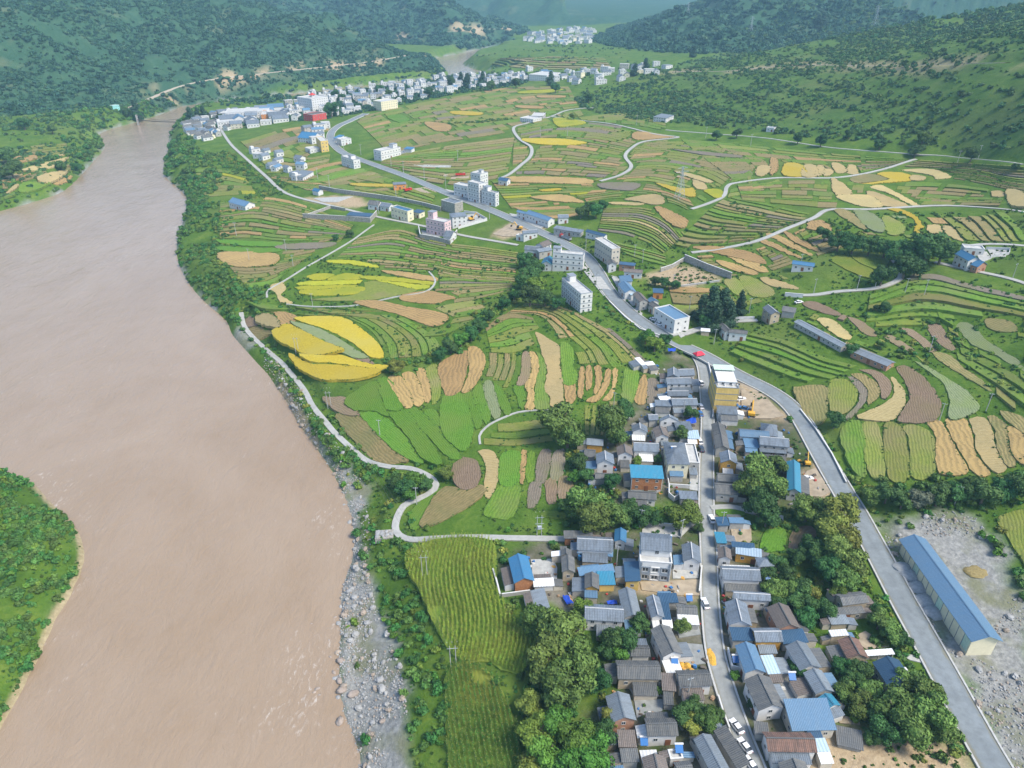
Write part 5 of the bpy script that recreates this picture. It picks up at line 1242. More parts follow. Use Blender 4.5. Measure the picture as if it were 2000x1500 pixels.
    ('pale pinkish roof end in the left row of the upper village', C_, [(680, 438), (758, 430), (755, 402)], 3.6, 'shed', 'white', 'white', dict(win=False)),
    ('long grey tiled house across the row above the blue tarpaulin', C_, [(762, 468), (942, 470), (935, 420)], 4.6, 'gable', 'tile', 'grey', {}),
    ('low grey wing at the field end of the long grey tiled house', C_, [(642, 470), (762, 478), (760, 442)], 3.8, 'shed', 'tile', 'grey', dict(win=False)),
    ('blue-grey gabled house with dark timber gable in the left row', C_, [(672, 560), (692, 582) if False else (678, 580), (808, 585)], 5.0, 'gable', 'tile', 'white', {}),
    ('small grey house with white front left of the brown gabled house', C_, [(476, 610), (480, 655), (590, 655)], 4.8, 'gable', 'tile', 'white', {}),
    ('dark little roof between the grey and the brown gabled houses', C_, [(598, 575), (668, 572), (662, 530)], 4.0, 'gable', 'tile', 'grey', dict(win=False)),
    ('brown tiled gabled house with cream end wall in the left row', C_, [(622, 630), (645, 695), (742, 690)], 5.2, 'gable', 'brown', 'white', {}),
    ('grey roof by the street beside the blue tarpaulin', C_, [(788, 640), (905, 642), (900, 588)], 4.0, 'shed', 'tile', 'grey', dict(rise=0.6)),
    ('light blue market roof at the street with orange goods below', C_, [(870, 700), (955, 705), (950, 648)], 3.4, 'shed', 'pale', 'ochre', dict(rise=0.4)),
    ('small grey roofed hut with orange front at the field edge', C_, [(160, 748), (280, 752), (275, 710)], 3.8, 'shed', 'metal', 'ochre', dict(win=False, cat='hut')),
    ('large grey gabled house with white end wall at the left edge of the upper village', C_, [(226, 810), (232, 880), (358, 872)], 5.6, 'gable', 'tile', 'white', {}),
    ('small tiled outhouse in front of the large grey gabled house', C_, [(222, 985), (330, 985), (322, 940)], 3.2, 'gable', 'old', 'grey', dict(win=False)),
    ('brown slatted gabled house with white end right of the large grey gable', C_, [(370, 760), (378, 820), (488, 818)], 5.4, 'gable', 'brown', 'white', {}),
    ('long grey tiled courtyard house behind the teal roofed house', C_, [(492, 790), (672, 795), (668, 730)], 4.4, 'gable', 'tile', 'white', {}),
    ('small black roof at the far left of the upper village', C_, [(142, 830), (222, 835), (215, 775)], 3.6, 'gable', 'old', 'grey', dict(win=False)),
    ('teal roofed two-storey house with a long balcony', C_, [(472, 978), (704, 982), (700, 902)], 6.4, 'shed', 'teal', 'white', dict(rise=1.0, front='wood')),
    ('dark tiled low house with white wall below the teal roofed house', C_, [(452, 1122), (652, 1130), (640, 1070)], 3.6, 'gable', 'old', 'white', {}),
    ('cream two-storey house with hipped grey roof in the village centre', C_, [(728, 880), (885, 885), (880, 728)], 7.2, 'hip', 'tile', 'cream', dict(rise=2.2)),
    ('pale grey flat topped house between the cream house and the street', C_, [(880, 868), (950, 872), (948, 738)], 5.6, 'flat', 'slab', 'grey', dict(st=2)),
    ('dark grey roof at the street below the cream house', C_, [(815, 1122), (942, 1128), (938, 1078)], 3.6, 'shed', 'tile', 'grey', dict(rise=0.5)),
    ('old blackened tiled roof with broken rafters right of the street', C_, [(1045, 660), (1062, 772), (1158, 752)], 4.6, 'gable', 'old', 'grey', {}),
    ('second blackened roof above the broken-raftered house', C_, [(1032, 600), (1048, 680), (1140, 672)], 4.6, 'gable', 'old', 'tan', dict(win=False)),
    ('long steel-blue roof in the block right of the street', C_, [(1232, 692), (1442, 700), (1435, 645)], 4.4, 'gable', 'steel', 'white', {}),
    ('wide grey roof with shaded veranda in front of the steel-blue roof', C_, [(1370, 752), (1580, 762), (1578, 695)], 5.2, 'gable', 'tile', 'grey', {}),
    ('lower grey veranda roof below the wide grey roof', C_, [(1372, 800), (1560, 805), (1555, 772)], 3.2, 'shed', 'tile', 'grey', dict(open_front=True, rise=0.4)),
    ('small steel-blue infill roof left of the wide grey roof', C_, [(1270, 765), (1372, 768), (1370, 705)], 3.6, 'shed', 'steel', 'white', dict(rise=0.4, win=False)),
    ('hipped blue-grey roof behind the steel-blue roof by the main road', C_, [(1380, 680), (1500, 690), (1490, 600)], 4.4, 'hip', 'tile', 'white', {}),
    ('blue-grey gabled house with a blue beam and orange timber front', C_, [(1088, 800), (1098, 872), (1218, 872)], 6.0, 'gable', 'tile', 'ochre', {}),
    ('dark tiled roof below the orange timber fronted house', C_, [(1076, 1000), (1250, 1008), (1242, 950)], 4.2, 'gable', 'old', 'grey', {}),
    ('lowest black tiled house in the right block before the bright green plot', C_, [(1065, 1088), (1230, 1098), (1222, 1015)], 4.0, 'gable', 'old', 'grey', {}),
    ('old dark roof behind the big round tree in the right block', C_, [(1322, 880), (1560, 888), (1550, 815)], 4.2, 'gable', 'old', 'grey', {}),
    ('long teal-blue steel shed with white gable beside the main road', C_, [(1560, 855), (1560, 1068), (1660, 1068)], 4.6, 'gable', 'teal', 'white', {}),
    ('grey extension roof at the foot of the tall yellow building', C_, [(1078, 532), (1222, 534), (1220, 482)], 4.0, 'shed', 'tile', 'white', dict(rise=0.6)),
    # ---- along the main road, middle distance
    ('blue roofed white shed beside the white three-storey inn', D_, [(330, 410), (308, 465), (392, 470)], 5.0, 'gable', 'teal', 'white', {}),
    ('rust brown roofed white house behind the roadside trees', D_, [(395, 290), (325, 337), (265, 318)], 5.0, 'gable', 'brown', 'white', {}),
    ('grey roofed white house at the old road end', D_, [(172, 357), (292, 357), (286, 326)], 4.6, 'gable', 'tile', 'white', {}),
    ('broad grey shed roof between the inn and the main road', D_, [(292, 388), (400, 354), (450, 302)], 4.0, 'shed', 'metal', 'grey', dict(rise=0.6)),
    ('long low grey roofed row above the main road bend', D_, [(400, 200), (620, 212), (622, 186)], 4.0, 'shed', 'tile', 'grey', dict(rise=0.6)),
    ('low dark blue roofed row beside the beige concrete block', D_, [(650, 218), (800, 248), (812, 224)], 4.0, 'gable', 'dkblue', 'white', {}),
    ('small blue-grey end roof of the roadside depot', D_, [(112, 58), (190, 78), (238, 62)], 5.0, 'gable', 'steel', 'white', {}),
    ('long blue-grey open fronted depot by the main road', D_, [(182, 78), (362, 132), (436, 102)], 5.2, 'gable', 'steel', 'white', dict(st=1)),
    ('short white annex with grey roof at the end of the depot', D_, [(440, 110), (526, 98), (506, 78)], 4.4, 'gable', 'tile', 'white', {}),
    ('grey roofed white house on the corner opposite the depot', D_, [(168, 248), (284, 205), (250, 190)], 4.6, 'gable', 'tile', 'white', {}),
    ('white box annex of the corner house opposite the depot', D_, [(112, 240), (165, 248), (185, 225)], 3.6, 'flat', 'slab', 'white', {}),
    ('white house with dark roof and orange stall in front, right of the main road', D_, [(818, 440), (832, 475), (906, 466)], 5.2, 'gable', 'old', 'white', {}),
    ('flat dark blue roof behind the white stall house', D_, [(912, 472), (1040, 476), (1030, 450)], 4.0, 'shed', 'dkblue', 'brick', dict(rise=0.3)),
    ('long brown roofed low building above the roadside shops', D_, [(950, 532), (1100, 532), (1090, 506)], 4.0, 'gable', 'brown', 'white', {}),
    ('uppermost blue-grey roofed roadside shop', D_, [(912, 555), (930, 610), (1030, 606)], 4.6, 'shed', 'steel', 'white', dict(rise=0.6)),
    ('second blue-grey roofed roadside shop', D_, [(905, 622), (960, 692), (1050, 668)], 4.6, 'gable', 'steel', 'white', {}),
    ('light blue awning roof between the roadside shops', D_, [(965, 675), (1010, 708), (1052, 686)], 3.8, 'shed', 'pale', 'white', dict(rise=0.3, win=False)),
    ('old brown tiled roadside shop with dark doorway', D_, [(1020, 700), (1076, 762), (1142, 738)], 5.6, 'gable', 'brown', 'grey', {}),
    ('faded blue roof behind the old brown shop', D_, [(1130, 745), (1165, 770), (1222, 745)], 4.6, 'gable', 'steel', 'white', {}),
    ('dark roof between the old brown shop and the white depot', D_, [(1142, 775), (1182, 805), (1228, 778)], 4.6, 'gable', 'old', 'grey', {}),
    ('dark blue roof with orange wall behind the roadside shops', D_, [(1180, 690), (1265, 690), (1262, 655)], 4.0, 'shed', 'dkblue', 'orange', dict(rise=0.4)),
    ('dark tiled side wing of the L-shaped house behind the pines', D_, [(1690, 928), (1742, 1008), (1800, 985)], 4.4, 'gable', 'old', 'white', {}),
    ('dark tiled front wing of the L-shaped house behind the pines', D_, [(1770, 1012), (1922, 1008), (1914, 974)], 4.4, 'gable', 'old', 'white', {}),
    ('tiny pale hut on the grass before the L-shaped house', D_, [(1555, 986), (1628, 996), (1605, 962)], 2.8, 'gable', 'white', 'tan', dict(win=False, cat='hut')),
    ('grey roofed house with tan gable beside the farm lane', F_, [(348, 724), (405, 758), (472, 738)], 6.0, 'gable', 'tile', 'tan', {}),
    ('small dark roof at the head of the long grey barn', F_, [(470, 740), (560, 745), (555, 712)], 3.6, 'shed', 'old', 'grey', dict(win=False)),
    ('upper half of the long grey barn across the terraces', F_, [(548, 805), (850, 965), (892, 938)], 3.0, 'gable', 'metal', 'grey', dict(cat='barn', name='barn', rise=0.9)),
    ('lower half of the long grey barn ending at the brown plots', F_, [(905, 990), (1140, 1085), (1215, 1058)], 3.0, 'gable', 'metal', 'brick', dict(cat='barn', name='barn', rise=0.9)),
    ('blue roofed white cottage among the upper fields', K_, [(485, 802), (636, 798), (622, 770)], 3.8, 'gable', 'blue', 'white', {}),
    ('white two-storey house with bright blue roof at the right edge', K_, [(1545, 718), (1638, 765), (1685, 740)], 6.2, 'gable', 'blue', 'white', {}),
    ('low bright blue roof in front of the white blue-roofed house', K_, [(1650, 790), (1700, 805), (1742, 780)], 4.0, 'gable', 'blue', 'brick', {}),
    ('flat grey roofed wing behind the white blue-roofed house', K_, [(1612, 688), (1746, 690), (1740, 656)], 4.0, 'flat', 'slab', 'white', {}),
    # ---- old road side
    ('blue long roof inside the walled compound', E_, [(465, 725), (650, 732), (642, 706)], 4.4, 'shed', 'dkblue', 'grey', dict(rise=0.6, win=False)),
    ('blue roof beside the cream blue-topped building', E_, [(975, 695), (1035, 708), (1062, 682)], 4.4, 'shed', 'dkblue', 'cream', dict(rise=0.4)),
    ('white gabled gatehouse in the corner of the pink building compound', E_, [(1218, 892), (1285, 902), (1328, 850)], 4.6, 'gable', 'tile', 'white', {}),
    ('grey hip roofed white hall behind the pink building', E_, [(1290, 748), (1412, 722), (1372, 690)], 8.4, 'hip', 'tile', 'white', dict(rise=1.6)),
    ('dark old row house with white end beside the old road', E_, [(628, 640), (716, 646), (718, 616)], 4.0, 'gable', 'old', 'white', {}),
    ('white small house next to the dark old row house', E_, [(722, 650), (800, 660), (798, 632)], 3.8, 'gable', 'tile', 'white', {}),
    ('rusty roadside workshop with orange wall and grey roof', E_, [(832, 495), (935, 478), (1040, 448)], 4.6, 'shed', 'metal', 'orange', dict(rise=0.8)),
    ('pair of bright blue roofs near the yellow block', E_, [(82, 118), (205, 125), (212, 92)], 5.0, 'gable', 'blue', 'white', {}),
    ('low white house below the bright blue roofs', E_, [(142, 195), (182, 208), (266, 192)], 4.4, 'flat', 'slab', 'white', {}),
    ('white stepped house opposite the yellow block', E_, [(388, 122), (425, 135), (522, 120)], 6.4, 'flat', 'slab', 'white', {}),
    ('blue roofed shed beside the white stepped house', E_, [(360, 118), (400, 122), (402, 100)], 4.0, 'shed', 'blue', 'white', dict(win=False)),
    ('pale grey roofed farm shed at the bush edge', E_, [(28, 424), (126, 424), (126, 378)], 4.2, 'shed', 'metal', 'white', {}),
    ('tiny blue kiosk above the stone wall', E_, [(195, 530), (245, 540), (252, 518)], 3.6, 'gable', 'blue', 'white', dict(win=False, cat='kiosk')),
    ('blue canopied pump shed beside the white roadside hall', E_, [(912, 205), (975, 208), (975, 192)], 4.0, 'shed', 'blue', 'white', dict(win=False)),
    ('small blue roofed farmhouse beside the white stepped temple block', E_, [(1648, 448), (1722, 460), (1745, 438)], 4.4, 'gable', 'dkblue', 'white', {}),
    ('flat white house beside the field lane head', G_, [(62, 42), (165, 48), (190, 32)], 5.0, 'flat', 'slab', 'white', {}),
    ('grey house behind the flat white house at the field lane head', G_, [(150, 22), (240, 24), (246, 6)], 5.0, 'flat', 'slab', 'grey', {}),
    ('slanted dark roofed hut below the hill scrub', G_, [(1102, 40), (1205, 44), (1222, 14)], 5.0, 'shed', 'metal', 'white', dict(rise=1.2)),
    ('turquoise house on the far river bank', Z_, [(219, 206), (233, 207), (233, 201)], 7.0, 'flat', 'slab', 'aqua', {}),
    ('lone white hut on the hill scrub edge', Z_, [(1497, 250), (1512, 250), (1512, 246)], 4.0, 'flat', 'slab', 'white', {}),
    ('blue roofed sheds on the river terrace', Z_, [(446, 398), (478, 402), (484, 392)], 4.5, 'gable', 'steel', 'white', {}),
]
for lab, S, pts, h, rf, rm, wm, o in HOUSES:
    house(lab, S, pts, h, rf, rm, wm, **o)
FLATS = [
    ('white four-storey block with rows of dark windows above the fan terraces', D_, [(470, 585), (620, 692), (718, 680)], 12.0, 'white', dict(st=4, band=True, tower=(-0.36, 0.1, 4.5, 4, 2.8), step=2.6)),
    ('white three-storey inn with grey bands facing down the valley', D_, [(398, 394), (638, 384), (610, 352)], 11.0, 'white', dict(st=3, band=True, tower=(-0.38, 0.1, 5, 4, 2.6), step=3.4)),
    ('beige unfinished concrete block with pale flat roof at the bend', D_, [(730, 264), (862, 350), (948, 340)], 12.0, 'beige', dict(st=3, step=2.6)),
    ('white roadside depot building with broad blue roof and parked cars', D_, [(1196, 798), (1352, 908), (1450, 862)], 8.0, 'white', dict(st=2, rm='steel', step=3.6)),
    ('white long two-storey hall with rooftop tower beside the main road', E_, [(735, 228), (888, 184), (846, 168)], 9.0, 'white', dict(st=2, band=True, tower=(0.32, 0, 6, 6, 3.2), step=3.6)),
    ('white two-storey house with brick side at the road bend', E_, [(424, 262), (520, 290), (585, 282)], 9.0, 'white', dict(st=2, band=True, tower=(0.1, 0.1, 5, 5, 2.4), step=3.2)),
    ('left wing of the white stepped temple block with arcaded ground floor', E_, [(1304, 480), (1412, 502), (1440, 472)], 9.5, 'white', dict(st=2, band=True, step=3.0)),
    ('tall middle wing of the white stepped temple block', E_, [(1414, 458), (1500, 480), (1570, 466)], 16.0, 'white', dict(st=4, band=True, step=2.6)),
    ('right front wing of the white stepped temple block', E_, [(1522, 528), (1630, 552), (1688, 540)], 11.0, 'white', dict(st=3, band=True, tower=(-0.25, 0.2, 5, 5, 3), step=3.0)),
    ('highest rear tower of the white stepped temple block', E_, [(1436, 390), (1512, 404), (1586, 380)], 13.0, 'white', dict(st=3, band=True, tower=(0.2, 0, 3, 3, 2.4), step=3.2)),
    ('pink and white banded three-storey building on a walled terrace', E_, [(1086, 750), (1232, 778), (1278, 752)], 11.0, 'pink', dict(st=3, band=True, tower=(-0.36, 0.2, 5, 5, 4.5), step=2.8)),
    ('cream two-storey building with bright blue roof by the old road', E_, [(812, 658), (942, 692), (976, 668)], 8.5, 'cream', dict(st=2, rm='blue', step=3.2)),
    ('long grey steel shed on stone footing beside the main road', E_, [(1206, 606), (1312, 632), (1376, 606)], 8.0, 'stone', dict(st=1, rm='tile', win=False)),
    ('yellow painted block with white roof house below the town', E_, [(226, 112), (264, 142), (320, 132)], 12.0, 'yellow', dict(st=3, step=3.2)),
]
for lab, S, pts, h, wm, o in FLATS:
    o = dict(o); rm = o.pop('rm', 'slab')
    house(lab, S, pts, h, 'flat', rm, wm, cat='building', name='building', **o)

# the white three-storey building in the village: front block, terrace, set-back top floor with grey roof
t, ctr, rz, Lx, Wy, ze = house('white three-storey house with six framed windows and a grey roofed top floor', A_, [(872, 288), (1058, 300), (1056, 232)], 8.4, 'flat', 'slab', 'white', win=False, cat='building', name='building')
y0 = -Wy / 2
for s in range(2):
    for k in range(3):
        x = (k - 1) * Lx * 0.31
        z = 1.5 + s * 3.3
        f = MB().box(x - 1.7, x + 1.7, y0 - 0.32, y0 - 0.003, z - 1.25, z - 0.95).box(x - 1.7, x + 1.7, y0 - 0.32, y0 - 0.003, z + 1.1, z + 1.4).box(x - 1.7, x - 1.35, y0 - 0.32, y0 - 0.003, z - 0.95, z + 1.1).box(x + 1.35, x + 1.7, y0 - 0.32, y0 - 0.003, z - 0.95, z + 1.1).build('window_surround', M_BAND if k != 1 else WM['white'], t)
        put(ME_WIN, 'window', f, (x, y0 - 0.012, z + 0.05), 0, (2.2, 1, 1.7))
tp = MB().box(-Lx / 2 + 0.4, Lx / 2 - 0.4, Wy * 0.05, Wy * 0.05 + 7.5, 4, 11.2).build('top_floor', WM['white'], t)
r = MB(); X0, X1 = -Lx / 2, Lx / 2; ya, yb = Wy * 0.05 - 0.5, Wy * 0.05 + 8.0
V = [(X0, ya, 11.1), (X1, ya, 11.1), (X1, (ya + yb) / 2, 12.9), (X0, (ya + yb) / 2, 12.9), (X0, yb, 11.1), (X1, yb, 11.1)]
r.add(V, [(0, 1, 2, 3), (3, 2, 5, 4)], [(X0, 4.5), (X1, 4.5), (X1, 0), (X0, 0), (X0, 4.5), (X1, 4.5)]); r.add([(x, y, z - 0.16) for x, y, z in V], [(3, 2, 1, 0), (4, 5, 2, 3)])
r.add([V[0], V[3], V[4]], [(0, 1, 2)]); r.add([V[1], V[2], V[5]], [(2, 1, 0)])
r.build('top_roof', RM['tile'], t)
put(ME_WIN, 'window', tp, (0.3, Wy * 0.05 - 0.012, 9.9), 0, (1.4, 1, 1.5))
for x in (-Lx / 2 + 0.5, Lx / 2 - 0.5): MB().box(x - 0.25, x + 0.25, y0 - 0.25, y0 - 0.003, -1, 8).build('corner_pier', M_BAND, t)

# tall yellow building at the fork
t, ctr, rz, Lx, Wy, ze = house('tall yellow building with white roof terrace and green canopy at the road fork', C_, [(1072, 352), (1228, 352), (1210, 215)], 13.0, 'flat', 'slab', 'yellow', win=False, cat='building', name='building', band=True, st=4)
for y in np.linspace(-Lx / 2, Lx / 2, 9): MB().box(y - 0.08, y + 0.08, -Wy / 2 - 0.08, -Wy / 2 - 0.003, 0, 12.3).build('facade_rib', WM['yellow'], t)
MB().box(-Lx / 2 + 1, Lx / 2 - 1, -Wy / 2 + 3.5, -Wy / 2 + 7, 12.3, 14.2).build('roof_room', WM['white'], t)
MB().box(-Lx / 2 + 0.6, Lx / 2 - 0.6, -Wy / 2 + 3.1, Wy / 2 - 3.5, 14.2, 14.4).build('roof_deck', RM['white'], t)
cn = MB().box(-Lx / 2 + 0.2, Lx / 2 - 0.2, Wy / 2 - 5, Wy / 2, 15.2, 15.35).build('canopy', RM['green'], t)
for x in (-Lx / 2 + 0.4, 0, Lx / 2 - 0.4): MB().box(x - 0.08, x + 0.08, Wy / 2 - 0.5, Wy / 2 - 0.34, 12.3, 15.2).build('canopy_post', M_COPE, cn)
for k in range(4): put(ME_WIN, 'window', t, ((k - 1.5) * 3.4, -Wy / 2 + 3.48, 13.2), 0, (1.4, 1, 1.2))
for k, (x, y) in enumerate(((-4, -5.5), (-1, -6), (2.5, -5.6), (4.5, -6))): MB().cyl(x, y + 0.0, 12.45, 13.3, 0.45, 0.4, 10).build('water_tank', M_COPE, t)

# long blue warehouse
t, ctr, rz, Lx, Wy, ze = house('long blue roofed warehouse with panelled cream walls beside the gravel yard', B_, [(1072, 142), (1488, 772), (1678, 770)], 6.2, 'gable', 'steel', 'cream', win=False, cat='warehouse', name='warehouse', rise=2.2, over=0.9)
for sg in (-1, 1):
    n = 14
    for k in range(n):
        x = -Lx / 2 + 1.2 + (Lx - 2.4) * (k + 0.5) / n
        o = MB().box(x - (Lx - 2.4) / n * 0.46, x + (Lx - 2.4) / n * 0.46, -0.05, 0.05, 0.4, 5.4).build('wall_panel', RM['green'] if k % 5 == 3 else WM['cream'], t)
        o.location = (0, sg * (Wy / 2 - 0.9), 0)
        o2 = MB().box(x - (Lx - 2.4) / n * 0.5 - 0.07, x - (Lx - 2.4) / n * 0.5 + 0.07, -0.11, 0.11, -1, 5.8).build('wall_post', M_BAND, t)
        o2.location = (0, sg * (Wy / 2 - 0.9), 0)

# lean-to annexes and court walls filling the gaps round the village houses
fr = np.random.default_rng(19)
def clear_at(px_, py_, skip, pad):
    for k_, (fx, fy, hx, hy, frz) in enumerate(footprints):
        if k_ == skip: continue
        dx, dy = px_ - fx, py_ - fy
        if abs(dx * math.cos(frz) + dy * math.sin(frz)) < hx + pad and abs(-dx * math.sin(frz) + dy * math.cos(frz)) < hy + pad: return False
    return float(road_gap(np.array([px_]), np.array([py_]))[0]) > 0.9
fp0 = [(f[0], f[1]) for f in footprints]
for t, ctr, rz, Lx, Wy, h, rm, wm, roof in village:
    own = next((k_ for k_, f in enumerate(fp0) if abs(f[0] - ctr[0]) < 1e-6 and abs(f[1] - ctr[1]) < 1e-6), -1)
    made = 0
    for sd_ in fr.permutation(4):
        (cx, cy), a, ln = sides_of(-Lx / 2, Lx / 2, -Wy / 2, Wy / 2)[sd_]
        dp = fr.uniform(2.0, 4.2); wl = ln * fr.uniform(0.45, 0.95); of = (ln - wl) / 2 * fr.uniform(-1, 1)
        nx, ny = math.sin(a), -math.cos(a); ux, uy = math.cos(a), math.sin(a)
        ok = True
        for q in (-0.5, 0, 0.5):
            for dd in (0.5, 1.0):
                lx_ = cx + ux * (of + q * wl) + nx * dp * dd; ly_ = cy + uy * (of + q * wl) + ny * dp * dd
                ok &= clear_at(ctr[0] + lx_ * math.cos(rz) - ly_ * math.sin(rz), ctr[1] + lx_ * math.sin(rz) + ly_ * math.cos(rz), own, 0.25)
        if not ok: continue
        hh = min(h - 0.5, fr.uniform(2.3, 3.1)); wr = fr.choice(['old', 'tile', 'metal', 'old', 'brown', 'tile', 'steel', 'white'])
        b = MB().box(-wl / 2, wl / 2, -dp + 0.25, 0.3, -2.5, hh - 0.12, mi=0)
        ln2 = math.hypot(dp, 0.7)
        V = [(-wl / 2 - 0.2, -dp, hh - 0.1), (wl / 2 + 0.2, -dp, hh - 0.1), (wl / 2 + 0.2, 0.35, hh + 0.55), (-wl / 2 - 0.2, 0.35, hh + 0.55)]
        b.add(V + [(x, y, z - 0.12) for x, y, z in V], [(0, 1, 2, 3), (7, 6, 5, 4), (0, 4, 5, 1), (1, 5, 6, 2), (2, 6, 7, 3), (3, 7, 4, 0)], [(-wl / 2, ln2), (wl / 2, ln2), (wl / 2, 0), (-wl / 2, 0)] * 2, 1)
        o = b.build('annex', [WM[fr.choice(['grey', 'tan', 'white', 'beige'])], RM[wr]], t)
        o.location = (cx + ux * of, cy + uy * of, 0); o.rotation_euler = (0, 0, a)
        mx, my = cx + ux * of + nx * dp / 2, cy + uy * of + ny * dp / 2
        footprints.append((ctr[0] + mx * math.cos(rz) - my * math.sin(rz), ctr[1] + mx * math.sin(rz) + my * math.cos(rz), wl / 2, dp / 2, rz + a))
        made += 1
        if made == 2: break
# ------------------------------------------------------------------ walls round plots and along roads
def wall(label, px, hgt, thick, m, S=None, cope=None, name='boundary_wall', cat='wall', lift=0.0):
    P = ground(C(*S, px) if S else px, lift)
    zb = Hz(P[:, 0], P[:, 1])
    o = P[0]
    V = []; F = []
    d = []
    for i in range(len(P)):
        a = P[max(i - 1, 0)][:2]; b = P[min(i + 1, len(P) - 1)][:2]
        t_ = (b - a) / (np.linalg.norm(b - a) + 1e-9); d.append(np.array([-t_[1], t_[0]]))
    for p, n, z in zip(P, d, zb):
        for s, zz in ((1, -2.0), (1, hgt), (-1, hgt), (-1, -2.0)):
            q = p[:2] + n * s * thick / 2
            V.append((q[0] - o[0], q[1] - o[1], z + zz - zb[0]))
    for i in range(len(P) - 1):
        for j in range(3): F.append((i * 4 + j, i * 4 + j + 1, (i + 1) * 4 + j + 1, (i + 1) * 4 + j))
    k = (len(P) - 1) * 4
    F += [(3, 2, 1, 0), (k, k + 1, k + 2, k + 3)]
    e = empty(name, (o[0], o[1], zb[0]))
    mesh_obj('wall', V, F, m, e)
    V2 = []; F2 = []
    for p, n, z in zip(P, d, zb):
        for s, zz in ((1, hgt + 0.003), (1, hgt + 0.12), (-1, hgt + 0.12), (-1, hgt + 0.003)):
            q = p[:2] + n * s * (thick / 2 + 0.06)
            V2.append((q[0] - o[0], q[1] - o[1], z + zz - zb[0]))
    for i in range(len(P) - 1):
        for j in range(4): F2.append((i * 4 + j, i * 4 + (j + 1) % 4, (i + 1) * 4 + (j + 1) % 4, (i + 1) * 4 + j))
    F2 += [(3, 2, 1, 0), (k, k + 1, k + 2, k + 3)]
    mesh_obj('coping', V2, F2, cope or M_COPE, e)
    tag(e, label, cat)
WALLS = [
    ('long stone retaining wall beside the main road above the fan terraces', [(840, 760), (960, 880), (1080, 975), (1240, 1030)], 0.8, 0.5, M_STONE, D_),
    ('tall stone wall of the empty walled compound, front and side', [(130, 748), (400, 762), (655, 780), (706, 722)], 4.0, 0.5, M_STONE, E_),
    ('rear stone wall of the empty walled compound', [(130, 748), (345, 668), (460, 690)], 2.4, 0.4, M_STONE, E_),
    ('long grey stone wall crossing the slope below the main road', [(255, 520), (380, 545), (520, 565), (700, 590), (860, 612), (1050, 650), (1205, 690)], 3.6, 0.5, M_STONE, E_),
    ('stone terrace wall under the pink banded building', [(1032, 840), (1045, 905), (1160, 925), (1275, 955), (1332, 870)], 3.6, 0.5, M_STONE, E_),
    ('white wall round the yard behind the pink building', [(1340, 830), (1565, 765), (1480, 715), (1385, 705)], 2.0, 0.35, WM['white'], E_),
    ('pale retaining wall of the bare triangular plot, left leg', [(1240, 525), (1330, 495), (1425, 440)], 2.6, 0.5, M_STONE, D_),
    ('pale retaining wall of the bare triangular plot, right leg', [(1425, 440), (1600, 515), (1790, 585)], 4.5, 0.5, M_STONE, D_),
    ('white walled court of the blue timber shed', [(60, 500), (225, 478)], 1.6, 0.3, WM['grey'], A_),
    ('pale wall curving beside the maize below the white shed', [(8, 350), (30, 420), (50, 500)], 1.6, 0.4, WM['grey'], A_),
    ('wall at the back of the paved yard above the white three-storey house', [(882, 78), (1108, 92), (1108, 150)], 1.6, 0.3, WM['beige'], A_),
    ('low wall along the left side of the street by the maize heap', [(1230, 330), (1215, 480)], 1.4, 0.3, WM['beige'], A_),
    ('thin white wall beside the street near the bottom', [(1325, 1090), (1352, 1180), (1390, 1280)], 1.4, 0.3, WM['white'], A_),
    ('white wall of the street-side court with the solar heater', [(60, 820), (85, 925), (160, 945)], 2.0, 0.3, WM['white'], B_),
    ('white rounded court wall below the cream house', [(735, 1050), (735, 1110), (770, 1140), (812, 1120)], 2.2, 0.3, WM['white'], C_),
    ('white garden wall in front of the cream house', [(725, 975), (735, 1040), (880, 1050)], 1.6, 0.3, WM['white'], C_),
    ('concrete flood wall along the upper main road bend', [(1650, 510), (1760, 650), (1870, 820), (1970, 1020)], 1.2, 0.4, WM['grey'], C_),
    ('concrete ledge wall between the street and the tall yellow building', [(1010, 190), (1030, 270), (1050, 400), (1040, 570)], 1.6, 0.4, WM['grey'], C_),
    ('white court wall of the blue-roofed house at the right edge', [(1750, 690), (1905, 695), (1900, 725), (1780, 745)], 1.4, 0.3, WM['white'], K_),
    ('white low wall beside the farm lane', [(490, 640), (605, 650)], 2.2, 0.4, WM['white'], F_),
    ('white low wall behind the L-shaped house', [(150, 790), (300, 785)], 1.6, 0.3, WM['white'], F_),
    ('grey wall of the court behind the roadside depot building', [(1330, 650), (1560, 620), (1700, 600)], 1.0, 0.3, WM['grey'], D_),
]
for lab, px, hg, th, m, S in WALLS: wall(lab, px, hg, th, m, S)

